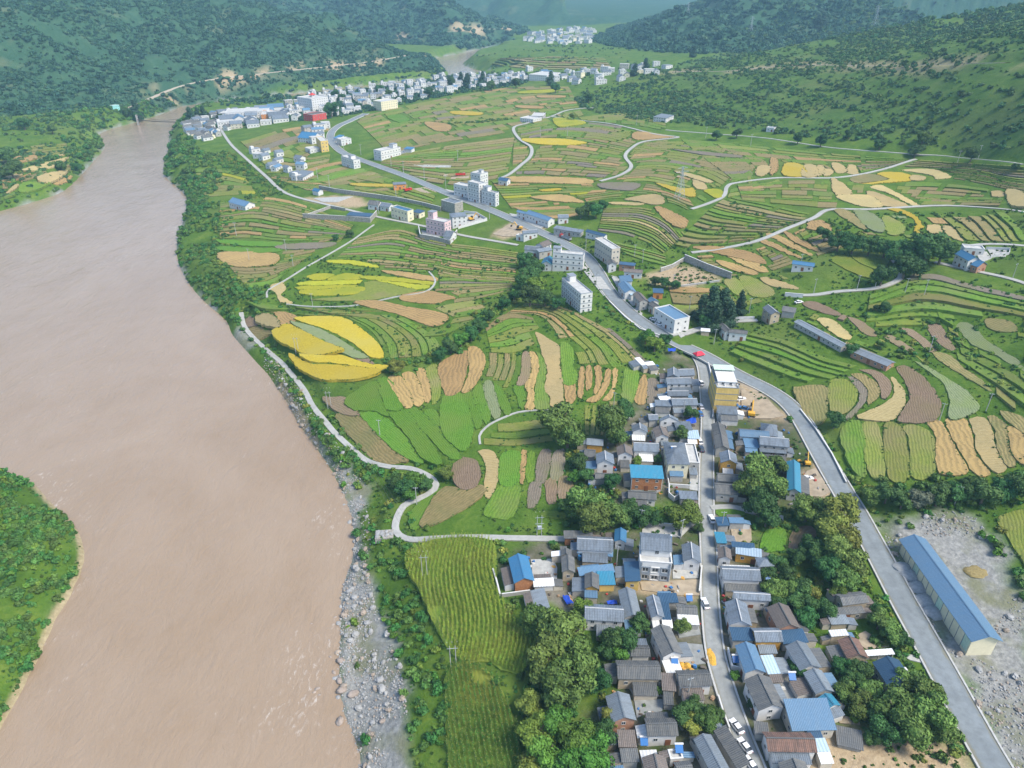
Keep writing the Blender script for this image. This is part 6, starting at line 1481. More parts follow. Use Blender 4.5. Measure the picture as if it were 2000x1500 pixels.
# ------------------------------------------------------------------ paved yards
def yard(px, m, S=None, lift=0.3, name='yard'):
    W = ground(C(*S, px) if S else px)
    c = W.mean(0)
    z = Hz(W[:, 0], W[:, 1])
    A = np.c_[W[:, :2] - c[:2], np.ones(len(W))]
    co = np.linalg.lstsq(A, z, rcond=None)[0]
    top = A @ co + lift
    n = len(W)
    V = [(W[i, 0], W[i, 1], top[i]) for i in range(n)] + [(W[i, 0], W[i, 1], top[i] - 1.2) for i in range(n)]
    ar = np.sum(W[:, 0] * np.roll(W[:, 1], -1) - W[:, 1] * np.roll(W[:, 0], -1))
    f = tuple(range(n)); F = [f if ar > 0 else f[::-1]]
    for i in range(n):
        j = (i + 1) % n
        q = (i, n + i, n + j, j); F.append(q if ar > 0 else q[::-1])
    struct(mesh_obj(name, V, F, m))
for px, m, S in [
    ([(230, 282), (362, 276), (385, 330), (382, 440), (250, 446)], M_CONC, A_), ([(885, 82), (1108, 95), (1100, 148), (880, 140)], M_CONC, A_), ([(1060, 305), (1215, 320), (1212, 390), (1062, 392)], M_CONC, A_),
    ([(870, 412), (1218, 398), (1225, 492), (1100, 490), (880, 460)], M_DIRT, A_), ([(1130, 770), (1235, 780), (1255, 890), (1150, 905), (1110, 860)], M_STREET, A_), ([(790, 1010), (990, 1000), (1000, 1085), (840, 1090)], M_CONC, A_), ([(835, 1100), (1010, 1100), (1000, 1170), (890, 1190), (850, 1210)], M_STREET, A_),
    ([(1060, 620), (1200, 620), (1225, 720), (1100, 740)], M_STREET, A_), ([(330, 950), (410, 965), (470, 1120), (400, 1118)], M_STREET, B_), ([(680, 1180), (830, 1220), (840, 1250), (720, 1240)], M_DIRT, B_), ([(80, 100), (200, 85), (205, 185), (95, 180)], M_DIRT, B_),
    ([(780, 740), (870, 700), (1010, 790), (880, 810)], M_DIRT, B_), ([(1045, 830), (1190, 845), (1215, 890), (1130, 870)], M_CONC, B_), ([(1010, 170), (1060, 300), (1050, 560), (1030, 580), (1000, 300)], M_CONC, C_), ([(1240, 300), (1310, 335), (1440, 440), (1540, 545), (1450, 570), (1245, 560)], M_DIRT, C_),
    ([(820, 660), (870, 640), (870, 760), (800, 760)], M_STREET, C_), ([(890, 880), (945, 890), (945, 1070), (880, 1060)], M_CONC, C_), ([(610, 480), (720, 490), (860, 680), (800, 720), (640, 520)], M_CONC, D_), ([(850, 560), (910, 560), (1050, 760), (1180, 880), (1330, 990), (1420, 1010), (1340, 1030), (1100, 880), (930, 690)], M_CONC, D_),
    ([(60, 70), (180, 90), (360, 150), (300, 190), (100, 110)], M_CONC, D_), ([(1240, 520), (1420, 560), (1520, 610), (1600, 640), (1560, 650), (1300, 560)], M_CONC, E_), ([(1380, 720), (1480, 715), (1560, 760), (1380, 810)], M_CONC, E_), ([(1050, 840), (1180, 860), (1220, 880), (1180, 895), (1060, 880)], M_STREET, E_), ([(990, 325), (1290, 335), (1280, 350), (1000, 345)], M_CONC, E_), ([(205, 590), (520, 575), (400, 620), (280, 620)], M_CONC, E_),
    ([(940, 400), (1300, 400), (1430, 410), (1420, 440), (1180, 440), (1040, 430)], M_DIRT, E_), ([(960, 520), (1100, 500), (1200, 540), (1050, 560)], M_DIRT, E_), ([(1610, 870), (1740, 790), (1890, 830), (1850, 885), (1700, 890)], M_DIRT, E_), ([(1680, 700), (1740, 690), (1790, 750), (1720, 780)], M_CONC, K_), ([(860, 210), (960, 210), (1000, 215), (880, 250), (850, 240)], M_STREET, E_),
    ([(1760, 690), (1890, 700), (1880, 740), (1790, 740)], M_CONC, K_), ([(1310, 940), (1420, 990), (1560, 950), (1480, 1000), (1400, 1040)], M_CONC, D_), ([(50, 465), (80, 465), (130, 930), (75, 920)], M_DIRT, (1480, 800, 1e9)) if False else ([(1560, 1100), (1700, 930), (1760, 910), (1870, 1080), (1800, 1110)], M_DIRT, C_)]:
    yard(px, m, S)
# ------------------------------------------------------------------ the far town
def town(px, spacing, n_max, lab_flat, lab_gable, group, flat=0.65, hs=(5, 11), size=(9, 14), ang=0.5, jitter=0.25, win_step=3.6, old=False, seed=1):
    r = np.random.default_rng(seed)
    poly = ground(catmull(px, 2, True))[:, :2]
    lo, hi = poly.min(0), poly.max(0)
    pts = []
    for _ in range(9000):
        p = lo + (hi - lo) * r.random(2)
        if not inside(np.array([p[0]]), np.array([p[1]]), [tuple(q) for q in poly])[0]: continue
        if river_in(p[:1], p[1:])[0] > -8 or road_gap(p[:1], p[1:])[0] < 6: continue
        if all((p[0] - q[0]) ** 2 + (p[1] - q[1]) ** 2 > spacing ** 2 for q in pts):
            pts.append(p)
            if len(pts) >= n_max: break
    recs = []
    pu0, pu1 = min(q[0] for q in px), max(q[0] for q in px)
    for p in pts:
        Lx = r.uniform(*size); Wy = r.uniform(size[0] * 0.75, size[1] * 0.72); h = r.uniform(*hs)
        rz = ang + r.normal(0, jitter) + (math.pi / 2 if r.random() < 0.3 else 0)
        z = h1(p[0], p[1])
        isflat = r.random() < flat
        t = empty('town_house', (p[0], p[1], z), rz)
        st = max(1, int(h / 3.2))
        footprints.append((p[0], p[1], Lx / 2, Wy / 2, rz))
        wm = 'white' if r.random() < 0.86 else r.choice(['cream', 'beige', 'grey'])
        if isflat:
            MB().box(-Lx / 2, Lx / 2, -Wy / 2, Wy / 2, -4, h).build('wall', WM[wm], t)
            MB().box(-Lx / 2 - 0.2, Lx / 2 + 0.2, -Wy / 2 - 0.2, Wy / 2 + 0.2, h, h + 0.4).build('roof', RM['slab'] if r.random() < 0.6 else M_BAND, t)
            if r.random() < 0.5: MB().box(-Lx / 2 + 0.5, -Lx / 2 + 4, -2, 2, h + 0.4, h + 2.9).build('stair_tower', WM['white'], t)
        else:
            h = min(h, 6.5); st = max(1, int(h / 3.2))
            MB().add([(x, y, zz) for x in (-Lx / 2 + 0.4, Lx / 2 - 0.4) for y, zz in ((-Wy / 2 + 0.4, -4), (Wy / 2 - 0.4, -4), (Wy / 2 - 0.4, h), (0, h + Wy * 0.24), (-Wy / 2 + 0.4, h))], [(0, 4, 3, 2, 1), (5, 6, 7, 8, 9), (0, 5, 9, 4), (1, 2, 7, 6), (4, 9, 8, 3), (3, 8, 7, 2)]).build('wall', WM[wm], t)
            zr = h + Wy * 0.27
            V = [(-Lx / 2, -Wy / 2, h), (Lx / 2, -Wy / 2, h), (Lx / 2, 0, zr), (-Lx / 2, 0, zr), (-Lx / 2, Wy / 2, h), (Lx / 2, Wy / 2, h)]
            MB().add(V, [(0, 1, 2, 3), (3, 2, 5, 4)], [(-Lx / 2, 5), (Lx / 2, 5), (Lx / 2, 0), (-Lx / 2, 0), (-Lx / 2, 5), (Lx / 2, 5)]).build('roof', RM['old' if old and r.random() < 0.7 else ('tile' if r.random() < 0.8 else 'steel')], t)
        openings(t, p, rz, -Lx / 2 + (0 if isflat else 0.4), Lx / 2 - (0 if isflat else 0.4), -Wy / 2 + (0 if isflat else 0.4), Wy / 2 - (0 if isflat else 0.4), h, st, win_step, 1.5, 1.5, door=False)
        su = (to_pixel(np.array([[p[0], p[1], z]]))[0, 0] - pu0) / (pu1 - pu0)
        part_ = ', left part' if su < 0.33 else (', middle part' if su < 0.66 else ', right part')
        recs.append((('one-', 'two-', 'three-', 'four-')[min(st, 4) - 1] + 'storey ' + (lab_flat if isflat else lab_gable) + part_, su, t))
    by = {}
    for lb, su, t in sorted(recs, key=lambda q: q[1]): by.setdefault(lb, []).append(t)
    for lb, ts in by.items():
        for k, t in enumerate(ts):
            n_ = k + 1; suf = 'th' if 10 < n_ < 20 else {1: 'st', 2: 'nd', 3: 'rd'}.get(n_ % 10, 'th')
            tag(t, lb if len(ts) == 1 else lb + ', %d%s from left' % (n_, suf), 'house', group)
town([(556, 236), (562, 206), (640, 182), (720, 168), (800, 157), (880, 152), (960, 148), (1022, 147), (1030, 157), (960, 168), (890, 181), (830, 193), (760, 206), (700, 219), (650, 229), (600, 234)], 14, 170, 'white flat-roofed house in the riverside town', 'white grey-roofed house in the riverside town', 'houses of the riverside town', 0.66, (4, 10.5), (9, 13), 0.45, 0.2, 3.6, seed=3)
town([(362, 250), (385, 234), (430, 222), (462, 219), (470, 236), (444, 255), (422, 272), (390, 272)], 11, 60, 'small white flat-topped house in the old quarter', 'dark tiled house in the old quarter', 'houses of the old quarter', 0.08, (3.5, 5.5), (9, 13), 0.9, 0.2, 4.0, True, seed=5)
town([(440, 228), (540, 214), (556, 236), (500, 250), (450, 254)], 15, 24, 'white flat building left of the town', 'white pitched-roof house left of the town', 'buildings between old quarter and town', 0.6, (5, 9), (14, 24), 0.35, 0.1, 3.6, seed=6)
town([(1030, 137), (1110, 142), (1200, 136), (1290, 126), (1300, 140), (1240, 156), (1150, 166), (1080, 162)], 26, 34, 'white flat-roofed house right of the town', 'grey-roofed house right of the town', 'scattered houses right of the town', 0.6, (5, 10), (11, 18), 0.2, 0.4, 3.8, seed=7)
town([(1010, 76), (1060, 62), (1150, 56), (1165, 70), (1140, 88), (1060, 86)], 20, 80, 'tiny white house of the hazy far village', 'tiny grey-roofed house of the hazy far village', 'houses of the far village', 0.55, (5, 9), (13, 20), 0.3, 0.4, 6.0, seed=8)
town([(575, 262), (620, 248), (640, 252), (622, 280), (590, 282)], 14, 7, 'white flat house below the town', 'grey pitched house below the town', 'houses below the town by the main road', 0.6, (5, 8), (10, 15), 0.4, 0.2, 3.6, seed=9)
town([(478, 296), (520, 292), (570, 306), (602, 330), (602, 354), (560, 348), (520, 318), (478, 306)], 13, 14, 'white flat house beside the old road', 'pitched-roof house beside the old road', 'farm houses beside the old road', 0.3, (3.5, 5.5), (8, 12), 0.9, 0.3, 3.6, seed=10)
SPEC = [('red walled hall in front of the riverside town', [(592, 222), (610, 223), (611, 217)], 9, 'red', 'brown'), ('orange walled block at the front of the riverside town', [(510, 224), (530, 222), (529, 215)], 9, 'orange', 'slab'), ('tall white town block with small red roof pavilion', [(580, 190), (608, 192), (610, 184)], 20, 'white', 'slab'), ('yellow banded town building with white storeys', [(728, 196), (744, 198), (748, 190)], 13, 'cream', 'slab'), ('long white school block of the town front', [(440, 222), (524, 216), (524, 209)], 10, 'white', 'slab'), ('long white three-storey block at the far end of the town', [(1033, 146), (1068, 146), (1068, 140)], 10, 'white', 'slab')]
for lab, px, h, wm, rm in SPEC:
    t, ctr, rz, Lx, Wy, ze = house(lab, None, px, h, 'flat', rm, wm, cat='building', name='town_building', step=3.6)
    if 'pavilion' in lab:
        MB().box(-2.5, 2.5, -2.5, 2.5, h - 0.6, h + 2.5).build('pavilion', WM['white'], t)
        MB().add([(-4, -4, h + 2.5), (4, -4, h + 2.5), (4, 4, h + 2.5), (-4, 4, h + 2.5), (0, 0, h + 5.5)], [(0, 1, 4), (1, 2, 4), (2, 3, 4), (3, 0, 4), (3, 2, 1, 0)]).build('pavilion_roof', WM['red'], t)

# footprints into the avoidance grid
for G in (NEAR, MID):
    G.foot = np.full(G.h.shape, 1e3)
    for fx, fy, hx, hy, rz in footprints:
        r = max(hx, hy) * 1.5 + 6
        k = (np.abs(G.X - fx) < r) & (np.abs(G.Y - fy) < r)
        if not k.any(): continue
        dx = G.X[k] - fx; dy = G.Y[k] - fy
        lx = np.abs(dx * math.cos(rz) + dy * math.sin(rz)) - hx; ly = np.abs(-dx * math.sin(rz) + dy * math.cos(rz)) - hy
        G.foot[k] = np.minimum(G.foot[k], np.maximum(lx, ly))
FAR.foot = np.full(FAR.h.shape, 1e3)
PLOT = {}
for G in (NEAR, MID, FAR): G.plot = np.full(G.h.shape, 1e3)
LOWP = LOW
for G in (NEAR, MID):
    k = G.has(LOWP[:, 0], LOWP[:, 1]); q = LOWP[k]
    ix = np.rint((q[:, 0] - G.x0) / G.st).astype(int); iy = np.rint((q[:, 1] - G.y0) / G.st).astype(int)
    G.plot[np.clip(iy, 0, G.ny - 1), np.clip(ix, 0, G.nx - 1)] = 0
def free(x, y, road=0.5, foot=0.5, plot=True):
    k = (road_gap(x, y) > road) & (look('foot', x, y) > foot) & (river_in(x, y) < -1.0)
    if plot: k &= look('plot', x, y) > 400
    return k

# ------------------------------------------------------------------ foliage
def leaf_mat(name, c, var=0.35, hue=0.03):
    m, nt, N, L, b = _new(name)
    ob = N.new('ShaderNodeObjectInfo'); P = geo_pos(N)
    n1 = noise(N, L, P, 0.45, 3); n2 = noise(N, L, P, 2.3, 2)
    f = mth(N, L, 'ADD', mth(N, L, 'MULTIPLY', n1, 0.6), mth(N, L, 'MULTIPLY', n2, 0.4))
    col = ramp(N, f, [(0.34, tuple(v * (1 - var) for v in c)), (0.5, c), (0.66, tuple(v * (1 + var * 1.3) for v in c))], L)
    h = N.new('ShaderNodeHueSaturation'); L.new(col, h.inputs['Color'])
    L.new(mth(N, L, 'ADD', 0.5 - hue, mth(N, L, 'MULTIPLY', ob.outputs['Random'], hue * 2)), h.inputs['Hue'])
    rr = mth(N, L, 'FRACT', mth(N, L, 'MULTIPLY', ob.outputs['Random'], 17.31))
    L.new(mth(N, L, 'ADD', 0.72, mth(N, L, 'MULTIPLY', rr, 0.56)), h.inputs['Value'])
    L.new(h.outputs[0], b.inputs['Base Color']); b.inputs['Roughness'].default_value = 0.65; b.inputs['Specular IOR Level'].default_value = 0.2
    return m
LM = {'W': leaf_mat('walnut_leaves', (0.095, 0.155, 0.033), 0.45, 0.02), 'D': leaf_mat('dark_leaves', (0.046, 0.108, 0.028)), 'B': leaf_mat('bright_leaves', (0.09, 0.175, 0.025)), 'Y': leaf_mat('yellow_green_leaves', (0.15, 0.19, 0.035)),
      'P': leaf_mat('pine_needles', (0.03, 0.07, 0.035), 0.3, 0.01), 'R': leaf_mat('river_scrub_leaves', (0.06, 0.138, 0.03), 0.4, 0.035), 'F': leaf_mat('haze_tinted_scrub_leaves', (0.032, 0.088, 0.048), 0.35, 0.03), 'H': leaf_mat('hedge_grass', (0.048, 0.105, 0.018), 0.35, 0.03),  # F: bluish tint of distant haze put into the mountain leaf colour
      'K': leaf_mat('hill_scrub_leaves', (0.05, 0.115, 0.038), 0.35, 0.035), 'M': leaf_mat('maize_leaves', (0.075, 0.165, 0.024), 0.4, 0.03), 'G': leaf_mat('grey_leaves', (0.14, 0.16, 0.1), 0.3, 0.02)}
M_BARK = simple('bark', (0.14, 0.11, 0.08), 0.95, 0.3, 2.0)
def cards(P, Nn, size, r):
    """leaf sprays: one bent quad at each point"""
    n = len(P)
    Nn = Nn + r.normal(0, 0.45, (n, 3)); Nn /= np.linalg.norm(Nn, axis=1)[:, None]
    a = np.cross(Nn, r.normal(0, 1, (n, 3))); a /= np.linalg.norm(a, axis=1)[:, None] + 1e-9
    b = np.cross(Nn, a)
    s = (size * (0.6 + 0.8 * r.random(n)))[:, None]
    V = np.stack([P - a * s, P - b * s * 0.6 + Nn * s * 0.15, P + a * s, P + b * s * 0.6 + Nn * s * 0.15], 1).reshape(-1, 3)
    i = np.arange(n) * 4
    return V, np.stack([i, i + 1, i + 2, i + 3], 1)
def blob(c, rad, r, nu=8, nv=5, rough=0.25):
    V = []; F = []
    for j in range(nv + 1):
        th = math.pi * j / nv
        for i in range(nu):
            ph = 2 * math.pi * i / nu + j * 0.4
            k = 1 + r.normal(0, rough) * (0.6 if 0 < j < nv else 0)
            V.append((c[0] + rad[0] * k * math.sin(th) * math.cos(ph), c[1] + rad[1] * k * math.sin(th) * math.sin(ph), c[2] + rad[2] * k * math.cos(th)))
    for j in range(nv):
        for i in range(nu): F.append((j * nu + i, (j + 1) * nu + i, (j + 1) * nu + (i + 1) % nu, j * nu + (i + 1) % nu))
    return np.array(V), F
def foliage_mesh(name, seed, kind, n, leaf, nl, core=0.78):
    r = np.random.default_rng(seed)
    VS, FS, nb = [], [], 0
    def put_(V, F):
        nonlocal nb
        VS.append(V); FS.extend([tuple(int(i) + nb for i in f) for f in F]); nb += len(V)
    lobes = []
    if kind == 'round':        # several leafy boughs round a centre
        for k in range(nl):
            a = 2 * math.pi * k / nl * 2.4 + r.random(); q = math.sqrt(r.random()) * 0.66; z = r.uniform(-0.45, 0.62) * (1 - 0.35 * q)
            s = r.uniform(0.26, 0.46)
            lobes.append((np.array([q * math.cos(a), q * math.sin(a), z]), np.array([s, s, s * 0.78])))
    elif kind == 'cone':
        for k in range(nl):
            z = -1 + 2.0 * k / nl; q = (1 - (z + 1) / 2.1) * 0.42
            a = r.random() * 7
            lobes.append((np.array([q * math.cos(a) * 0.5, q * math.sin(a) * 0.5, z]), np.array([q + 0.12, q + 0.12, 0.24])))
    elif kind == 'bush':
        for k in range(nl):
            a = r.random() * 7; q = r.random() * 0.6
            s = r.uniform(0.35, 0.6); lobes.append((np.array([q * math.cos(a), q * math.sin(a), s * 0.6 + r.random() * 0.25]), np.array([s, s, s * 0.85])))
    vol = np.array([l[1].prod() ** 0.66 for l in lobes]); cnt = np.maximum(4, (n * vol / vol.sum()).astype(int))
    for (c, rad), m_ in zip(lobes, cnt):
        d = r.normal(0, 1, (m_, 3)); d[:, 2] = d[:, 2] * 0.9 + 0.25; d /= np.linalg.norm(d, axis=1)[:, None]
        P = c + d * rad * (0.78 + 0.34 * r.random((m_, 1)))
        V, F = cards(P, d, np.full(m_, leaf), r); put_(V, F)
        V, F = blob(c, rad * core, r, 7, 4, 0.18); put_(V, F)
    me = bpy.data.meshes.new(name); me.from_pydata([tuple(v) for v in np.vstack(VS)], [], FS)
    return me
def proto(name, me, m):
    me.materials.append(m)
    return bpy.data.objects.new(name, me)      # never linked: only instanced
CROWN = {'round': [foliage_mesh('crown', 10 + k, 'round', 2600, 0.078, 17) for k in range(5)], 'cone': [foliage_mesh('crown', 30 + k, 'cone', 1200, 0.07, 9) for k in range(3)]}
for ms in CROWN.values():
    for me in ms: me.materials.append(LM['W'])
def trunk_mesh(seed):
    r = np.random.default_rng(seed); b = MB()
    def limb(p, q, r0, r1, n=6):
        p = np.array(p, float); q = np.array(q, float); d = q - p; d /= np.linalg.norm(d)
        a = np.cross(d, [0.3, 0.9, 0.1]); a /= np.linalg.norm(a); c = np.cross(d, a)
        V = [tuple(p + (a * math.cos(2 * math.pi * i / n) + c * math.sin(2 * math.pi * i / n)) * r0) for i in range(n)] + [tuple(q + (a * math.cos(2 * math.pi * i / n) + c * math.sin(2 * math.pi * i / n)) * r1) for i in range(n)]
        b.add(V, [(i, (i + 1) % n, n + (i + 1) % n, n + i) for i in range(n)])
    limb((0, 0, -0.1), (0.01, 0.0, 0.36), 0.05, 0.034)
    for k in range(5):
        a = k * 1.3 + r.random(); limb((0.01, 0, 0.3 + 0.03 * k), (0.24 * math.cos(a), 0.24 * math.sin(a), 0.56 + 0.06 * k), 0.026, 0.009, 5)
    limb((0.01, 0, 0.36), (0, 0.02, 0.8), 0.03, 0.01)
    return b.mesh('trunk', [M_BARK])
TRUNK = [trunk_mesh(k) for k in range(3)]
ORD = ['leftmost', 'second from left', 'third from left', 'fourth from left', 'fifth from left', 'sixth from left', 'seventh from left', 'eighth from left', 'ninth from left', 'tenth from left', 'eleventh from left', 'twelfth from left']
LOOK = {'W': 'olive broad tree', 'D': 'dark green tree', 'B': 'bright green tree', 'Y': 'yellow-green tree', 'P': 'dark pine tree', 'C': 'tall slim conifer', 'G': 'greyish tree'}
TREES = [  # cluster phrase, [(u, v of crown centre, crown radius in pixels, kind)]
    ('in the big grove above the bottom grove', [(1055, 1210, 34, 'W'), (1105, 1235, 52, 'W'), (1070, 1290, 44, 'W'), (1120, 1300, 46, 'W'), (1095, 1345, 42, 'W'), (1165, 1325, 28, 'D'), (1140, 1185, 20, 'B')]),
    ('in the bright grove at the bottom edge', [(1035, 1375, 24, 'Y'), (1045, 1430, 34, 'B'), (1085, 1410, 32, 'B'), (1120, 1440, 36, 'B'), (1160, 1470, 34, 'B'), (1070, 1475, 34, 'B'), (1110, 1495, 34, 'B'), (1035, 1490, 26, 'Y'), (1180, 1430, 24, 'D'), (1195, 1400, 20, 'Y')]),
    ('behind the large white gabled house', [(1195, 1245, 24, 'D'), (1225, 1250, 24, 'D'), (1250, 1215, 20, 'D'), (1210, 1275, 18, 'B'), (1185, 1270, 18, 'D')]),
    ('in the street garden near the bottom', [(1335, 1395, 22, 'D'), (1358, 1378, 18, 'D'), (1378, 1405, 22, 'W'), (1398, 1395, 18, 'D'), (1350, 1415, 18, 'Y')]),
    ('in the courtyards near the maize heap', [(1332, 1222, 16, 'W'), (1287, 1350, 9, 'B'), (1258, 1342, 9, 'B')]),
    ('in the grove above the paved yard', [(1118, 985, 28, 'W'), (1150, 975, 38, 'W'), (1160, 1010, 34, 'W'), (1195, 1002, 30, 'W'), (1225, 1005, 22, 'D'), (1255, 1008, 22, 'D'), (1280, 1010, 18, 'D'), (1230, 985, 16, 'D')]),
    ('beside the street opposite the small bright plot', [(1330, 1005, 26, 'B'), (1352, 1000, 22, 'W'), (1365, 1030, 10, 'D')]),
    ('at the field edge above the left houses', [(1090, 822, 40, 'W'), (1110, 845, 32, 'W'), (1190, 822, 36, 'W'), (1205, 848, 24, 'W'), (1222, 798, 20, 'D')]),
    ('in the gardens left of the teal roofed house', [(1130, 900, 18, 'D'), (1145, 925, 18, 'D'), (1122, 930, 14, 'B'), (1195, 940, 18, 'D'), (1245, 900, 10, 'B'), (1285, 895, 10, 'D'), (1330, 845, 14, 'D'), (1350, 805, 14, 'D')]),
    ('in the tall clump right of the street', [(1485, 925, 36, 'W'), (1470, 950, 30, 'W'), (1505, 950, 30, 'W'), (1488, 985, 30, 'D'), (1515, 905, 22, 'W'), (1500, 1005, 24, 'D')]),
    ('in the tree belt beside the main road', [(1580, 990, 28, 'W'), (1610, 1005, 26, 'W'), (1640, 1000, 34, 'Y'), (1625, 1035, 30, 'Y'), (1655, 1055, 28, 'Y'), (1640, 1080, 32, 'W'), (1665, 1095, 28, 'W'), (1600, 1085, 24, 'D'), (1620, 1110, 26, 'D'), (1650, 1125, 26, 'W'), (1585, 1065, 20, 'D')]),
    ('in the orchard behind the white walled house', [(1500, 1120, 16, 'D'), (1520, 1095, 18, 'D'), (1540, 1120, 20, 'D'), (1555, 1085, 18, 'D'), (1510, 1150, 20, 'W'), (1535, 1150, 18, 'W'), (1565, 1145, 20, 'D'), (1585, 1155, 16, 'Y'), (1555, 1175, 18, 'D'), (1520, 1180, 16, 'D'), (1580, 1180, 18, 'D')]),
    ('round the brown and the black earthen houses', [(1575, 1205, 20, 'D'), (1612, 1190, 20, 'D'), (1640, 1155, 16, 'B'), (1655, 1145, 14, 'D'), (1720, 1210, 20, 'W'), (1745, 1235, 20, 'W'), (1765, 1250, 16, 'D'), (1715, 1190, 12, 'D')]),
    ('before the dark blue gabled house', [(1645, 1300, 18, 'D'), (1680, 1310, 20, 'D'), (1665, 1330, 18, 'D'), (1700, 1350, 22, 'W'), (1650, 1350, 20, 'W'), (1680, 1375, 22, 'W'), (1715, 1380, 22, 'D')]),
    ('in the clump by the main road near bottom', [(1770, 1335, 26, 'W'), (1800, 1350, 32, 'W'), (1755, 1385, 34, 'W'), (1820, 1390, 36, 'W'), (1780, 1425, 32, 'W'), (1735, 1425, 26, 'D'), (1835, 1425, 26, 'W'), (1705, 1440, 14, 'D')]),
    ('at the street court with the white wall', [(1435, 1318, 9, 'B'), (1560, 1310, 14, 'D'), (1545, 1295, 10, 'D'), (1470, 1375, 10, 'D')]),
    ('alone on terraces right of the main road', [(1633, 818, 17, 'D')]),
    ('in the pine group behind the depot', [(1375, 600, 18, 'P'), (1392, 588, 22, 'P'), (1415, 590, 20, 'P'), (1448, 588, 16, 'C'), (1400, 615, 18, 'P'), (1425, 610, 16, 'P'), (1380, 625, 14, 'D')]),
    ('in the dark belt left of the right-edge house', [(1612, 455, 14, 'D'), (1640, 468, 18, 'D'), (1668, 475, 18, 'D'), (1700, 478, 18, 'D'), (1730, 482, 18, 'D'), (1755, 490, 22, 'D'), (1785, 490, 24, 'D'), (1815, 478, 28, 'D'), (1842, 488, 22, 'D'), (1770, 520, 20, 'D'), (1725, 535, 20, 'D'), (1790, 520, 18, 'D')]),
    ('below the white three-storey inn', [(1025, 505, 16, 'D'), (1045, 520, 20, 'D'), (1030, 540, 22, 'D'), (1048, 555, 20, 'B'), (1035, 575, 22, 'D'), (1065, 580, 18, 'D'), (1090, 590, 14, 'D')]),
    ('in the clump above the grey roofed row', [(1135, 412, 12, 'D'), (1150, 405, 13, 'D'), (1165, 410, 14, 'D'), (1178, 400, 10, 'D')]),
    ('along the gully right of the yellow rice', [(775, 714, 16, 'Y'), (860, 690, 14, 'D'), (880, 675, 15, 'D'), (900, 660, 16, 'B'), (920, 650, 16, 'D'), (935, 632, 16, 'D'), (955, 615, 12, 'D'), (985, 590, 12, 'D'), (1005, 575, 12, 'D')]),
    ('inside the bend of the river path', [(768, 940, 16, 'D'), (790, 948, 20, 'D'), (812, 938, 20, 'B'), (832, 942, 16, 'D'), (800, 965, 14, 'B'), (870, 922, 15, 'Y')]),
    ('in the row below the stubble terraces', [(1705, 965, 20, 'W'), (1735, 962, 20, 'D'), (1765, 975, 18, 'D'), (1800, 972, 20, 'G'), (1835, 965, 22, 'D'), (1865, 958, 22, 'D'), (1890, 955, 20, 'D'), (1925, 960, 24, 'D'), (1960, 955, 22, 'D'), (1990, 950, 22, 'D')]),
    ('beside the main road above the fork', [(1262, 655, 16, 'B'), (1280, 668, 18, 'B'), (1300, 662, 13, 'D')]),
    ('along the upper field edge', [(655, 463, 7, 'D'), (683, 455, 8, 'D'), (1665, 680, 12, 'D'), (1730, 600, 11, 'D'), (1722, 672, 9, 'B'), (1715, 600, 8, 'D'), (1300, 550, 12, 'D'), (1280, 548, 10, 'D'), (1320, 555, 10, 'D')]),
    ('in the riverside town', [(646, 211, 13, 'D'), (653, 181, 8, 'D'), (668, 190, 7, 'D'), (605, 196, 7, 'D'), (742, 172, 7, 'D'), (760, 182, 8, 'D'), (838, 178, 9, 'D'), (900, 152, 7, 'P'), (912, 156, 8, 'P'), (880, 158, 9, 'D'), (942, 150, 7, 'P'), (960, 165, 9, 'D')]),
    ('beside the old quarter on the bluff', [(370, 222, 8, 'P'), (385, 220, 6, 'P'), (397, 218, 7, 'P'), (428, 228, 7, 'D'), (262, 210, 9, 'P'), (268, 225, 9, 'D'), (248, 218, 8, 'D')]),
    ('by the far terrace peninsula', [(1075, 152, 8, 'P'), (1008, 160, 9, 'D'), (1085, 170, 9, 'D'), (1150, 190, 8, 'D'), (1262, 125, 7, 'P'), (1240, 135, 7, 'P'), (1355, 100, 6, 'P'), (1610, 35, 7, 'P'), (1600, 40, 7, 'P')]),
    ('along the hill foot lane', [(1120, 225, 7, 'Y'), (1400, 262, 9, 'D'), (1440, 258, 9, 'D'), (1560, 268, 10, 'D'), (1605, 272, 11, 'D'), (1720, 280, 10, 'D'), (1805, 265, 13, 'W'), (1790, 292, 12, 'D'), (1900, 300, 11, 'D'), (1660, 260, 9, 'D'), (1985, 325, 7, 'D')]),
    ('on the left river terrace', [(20, 328, 16, 'D'), (10, 300, 14, 'D'), (118, 322, 10, 'D'), (148, 325, 8, 'D'), (45, 240, 9, 'D'), (100, 250, 8, 'D')]),
]
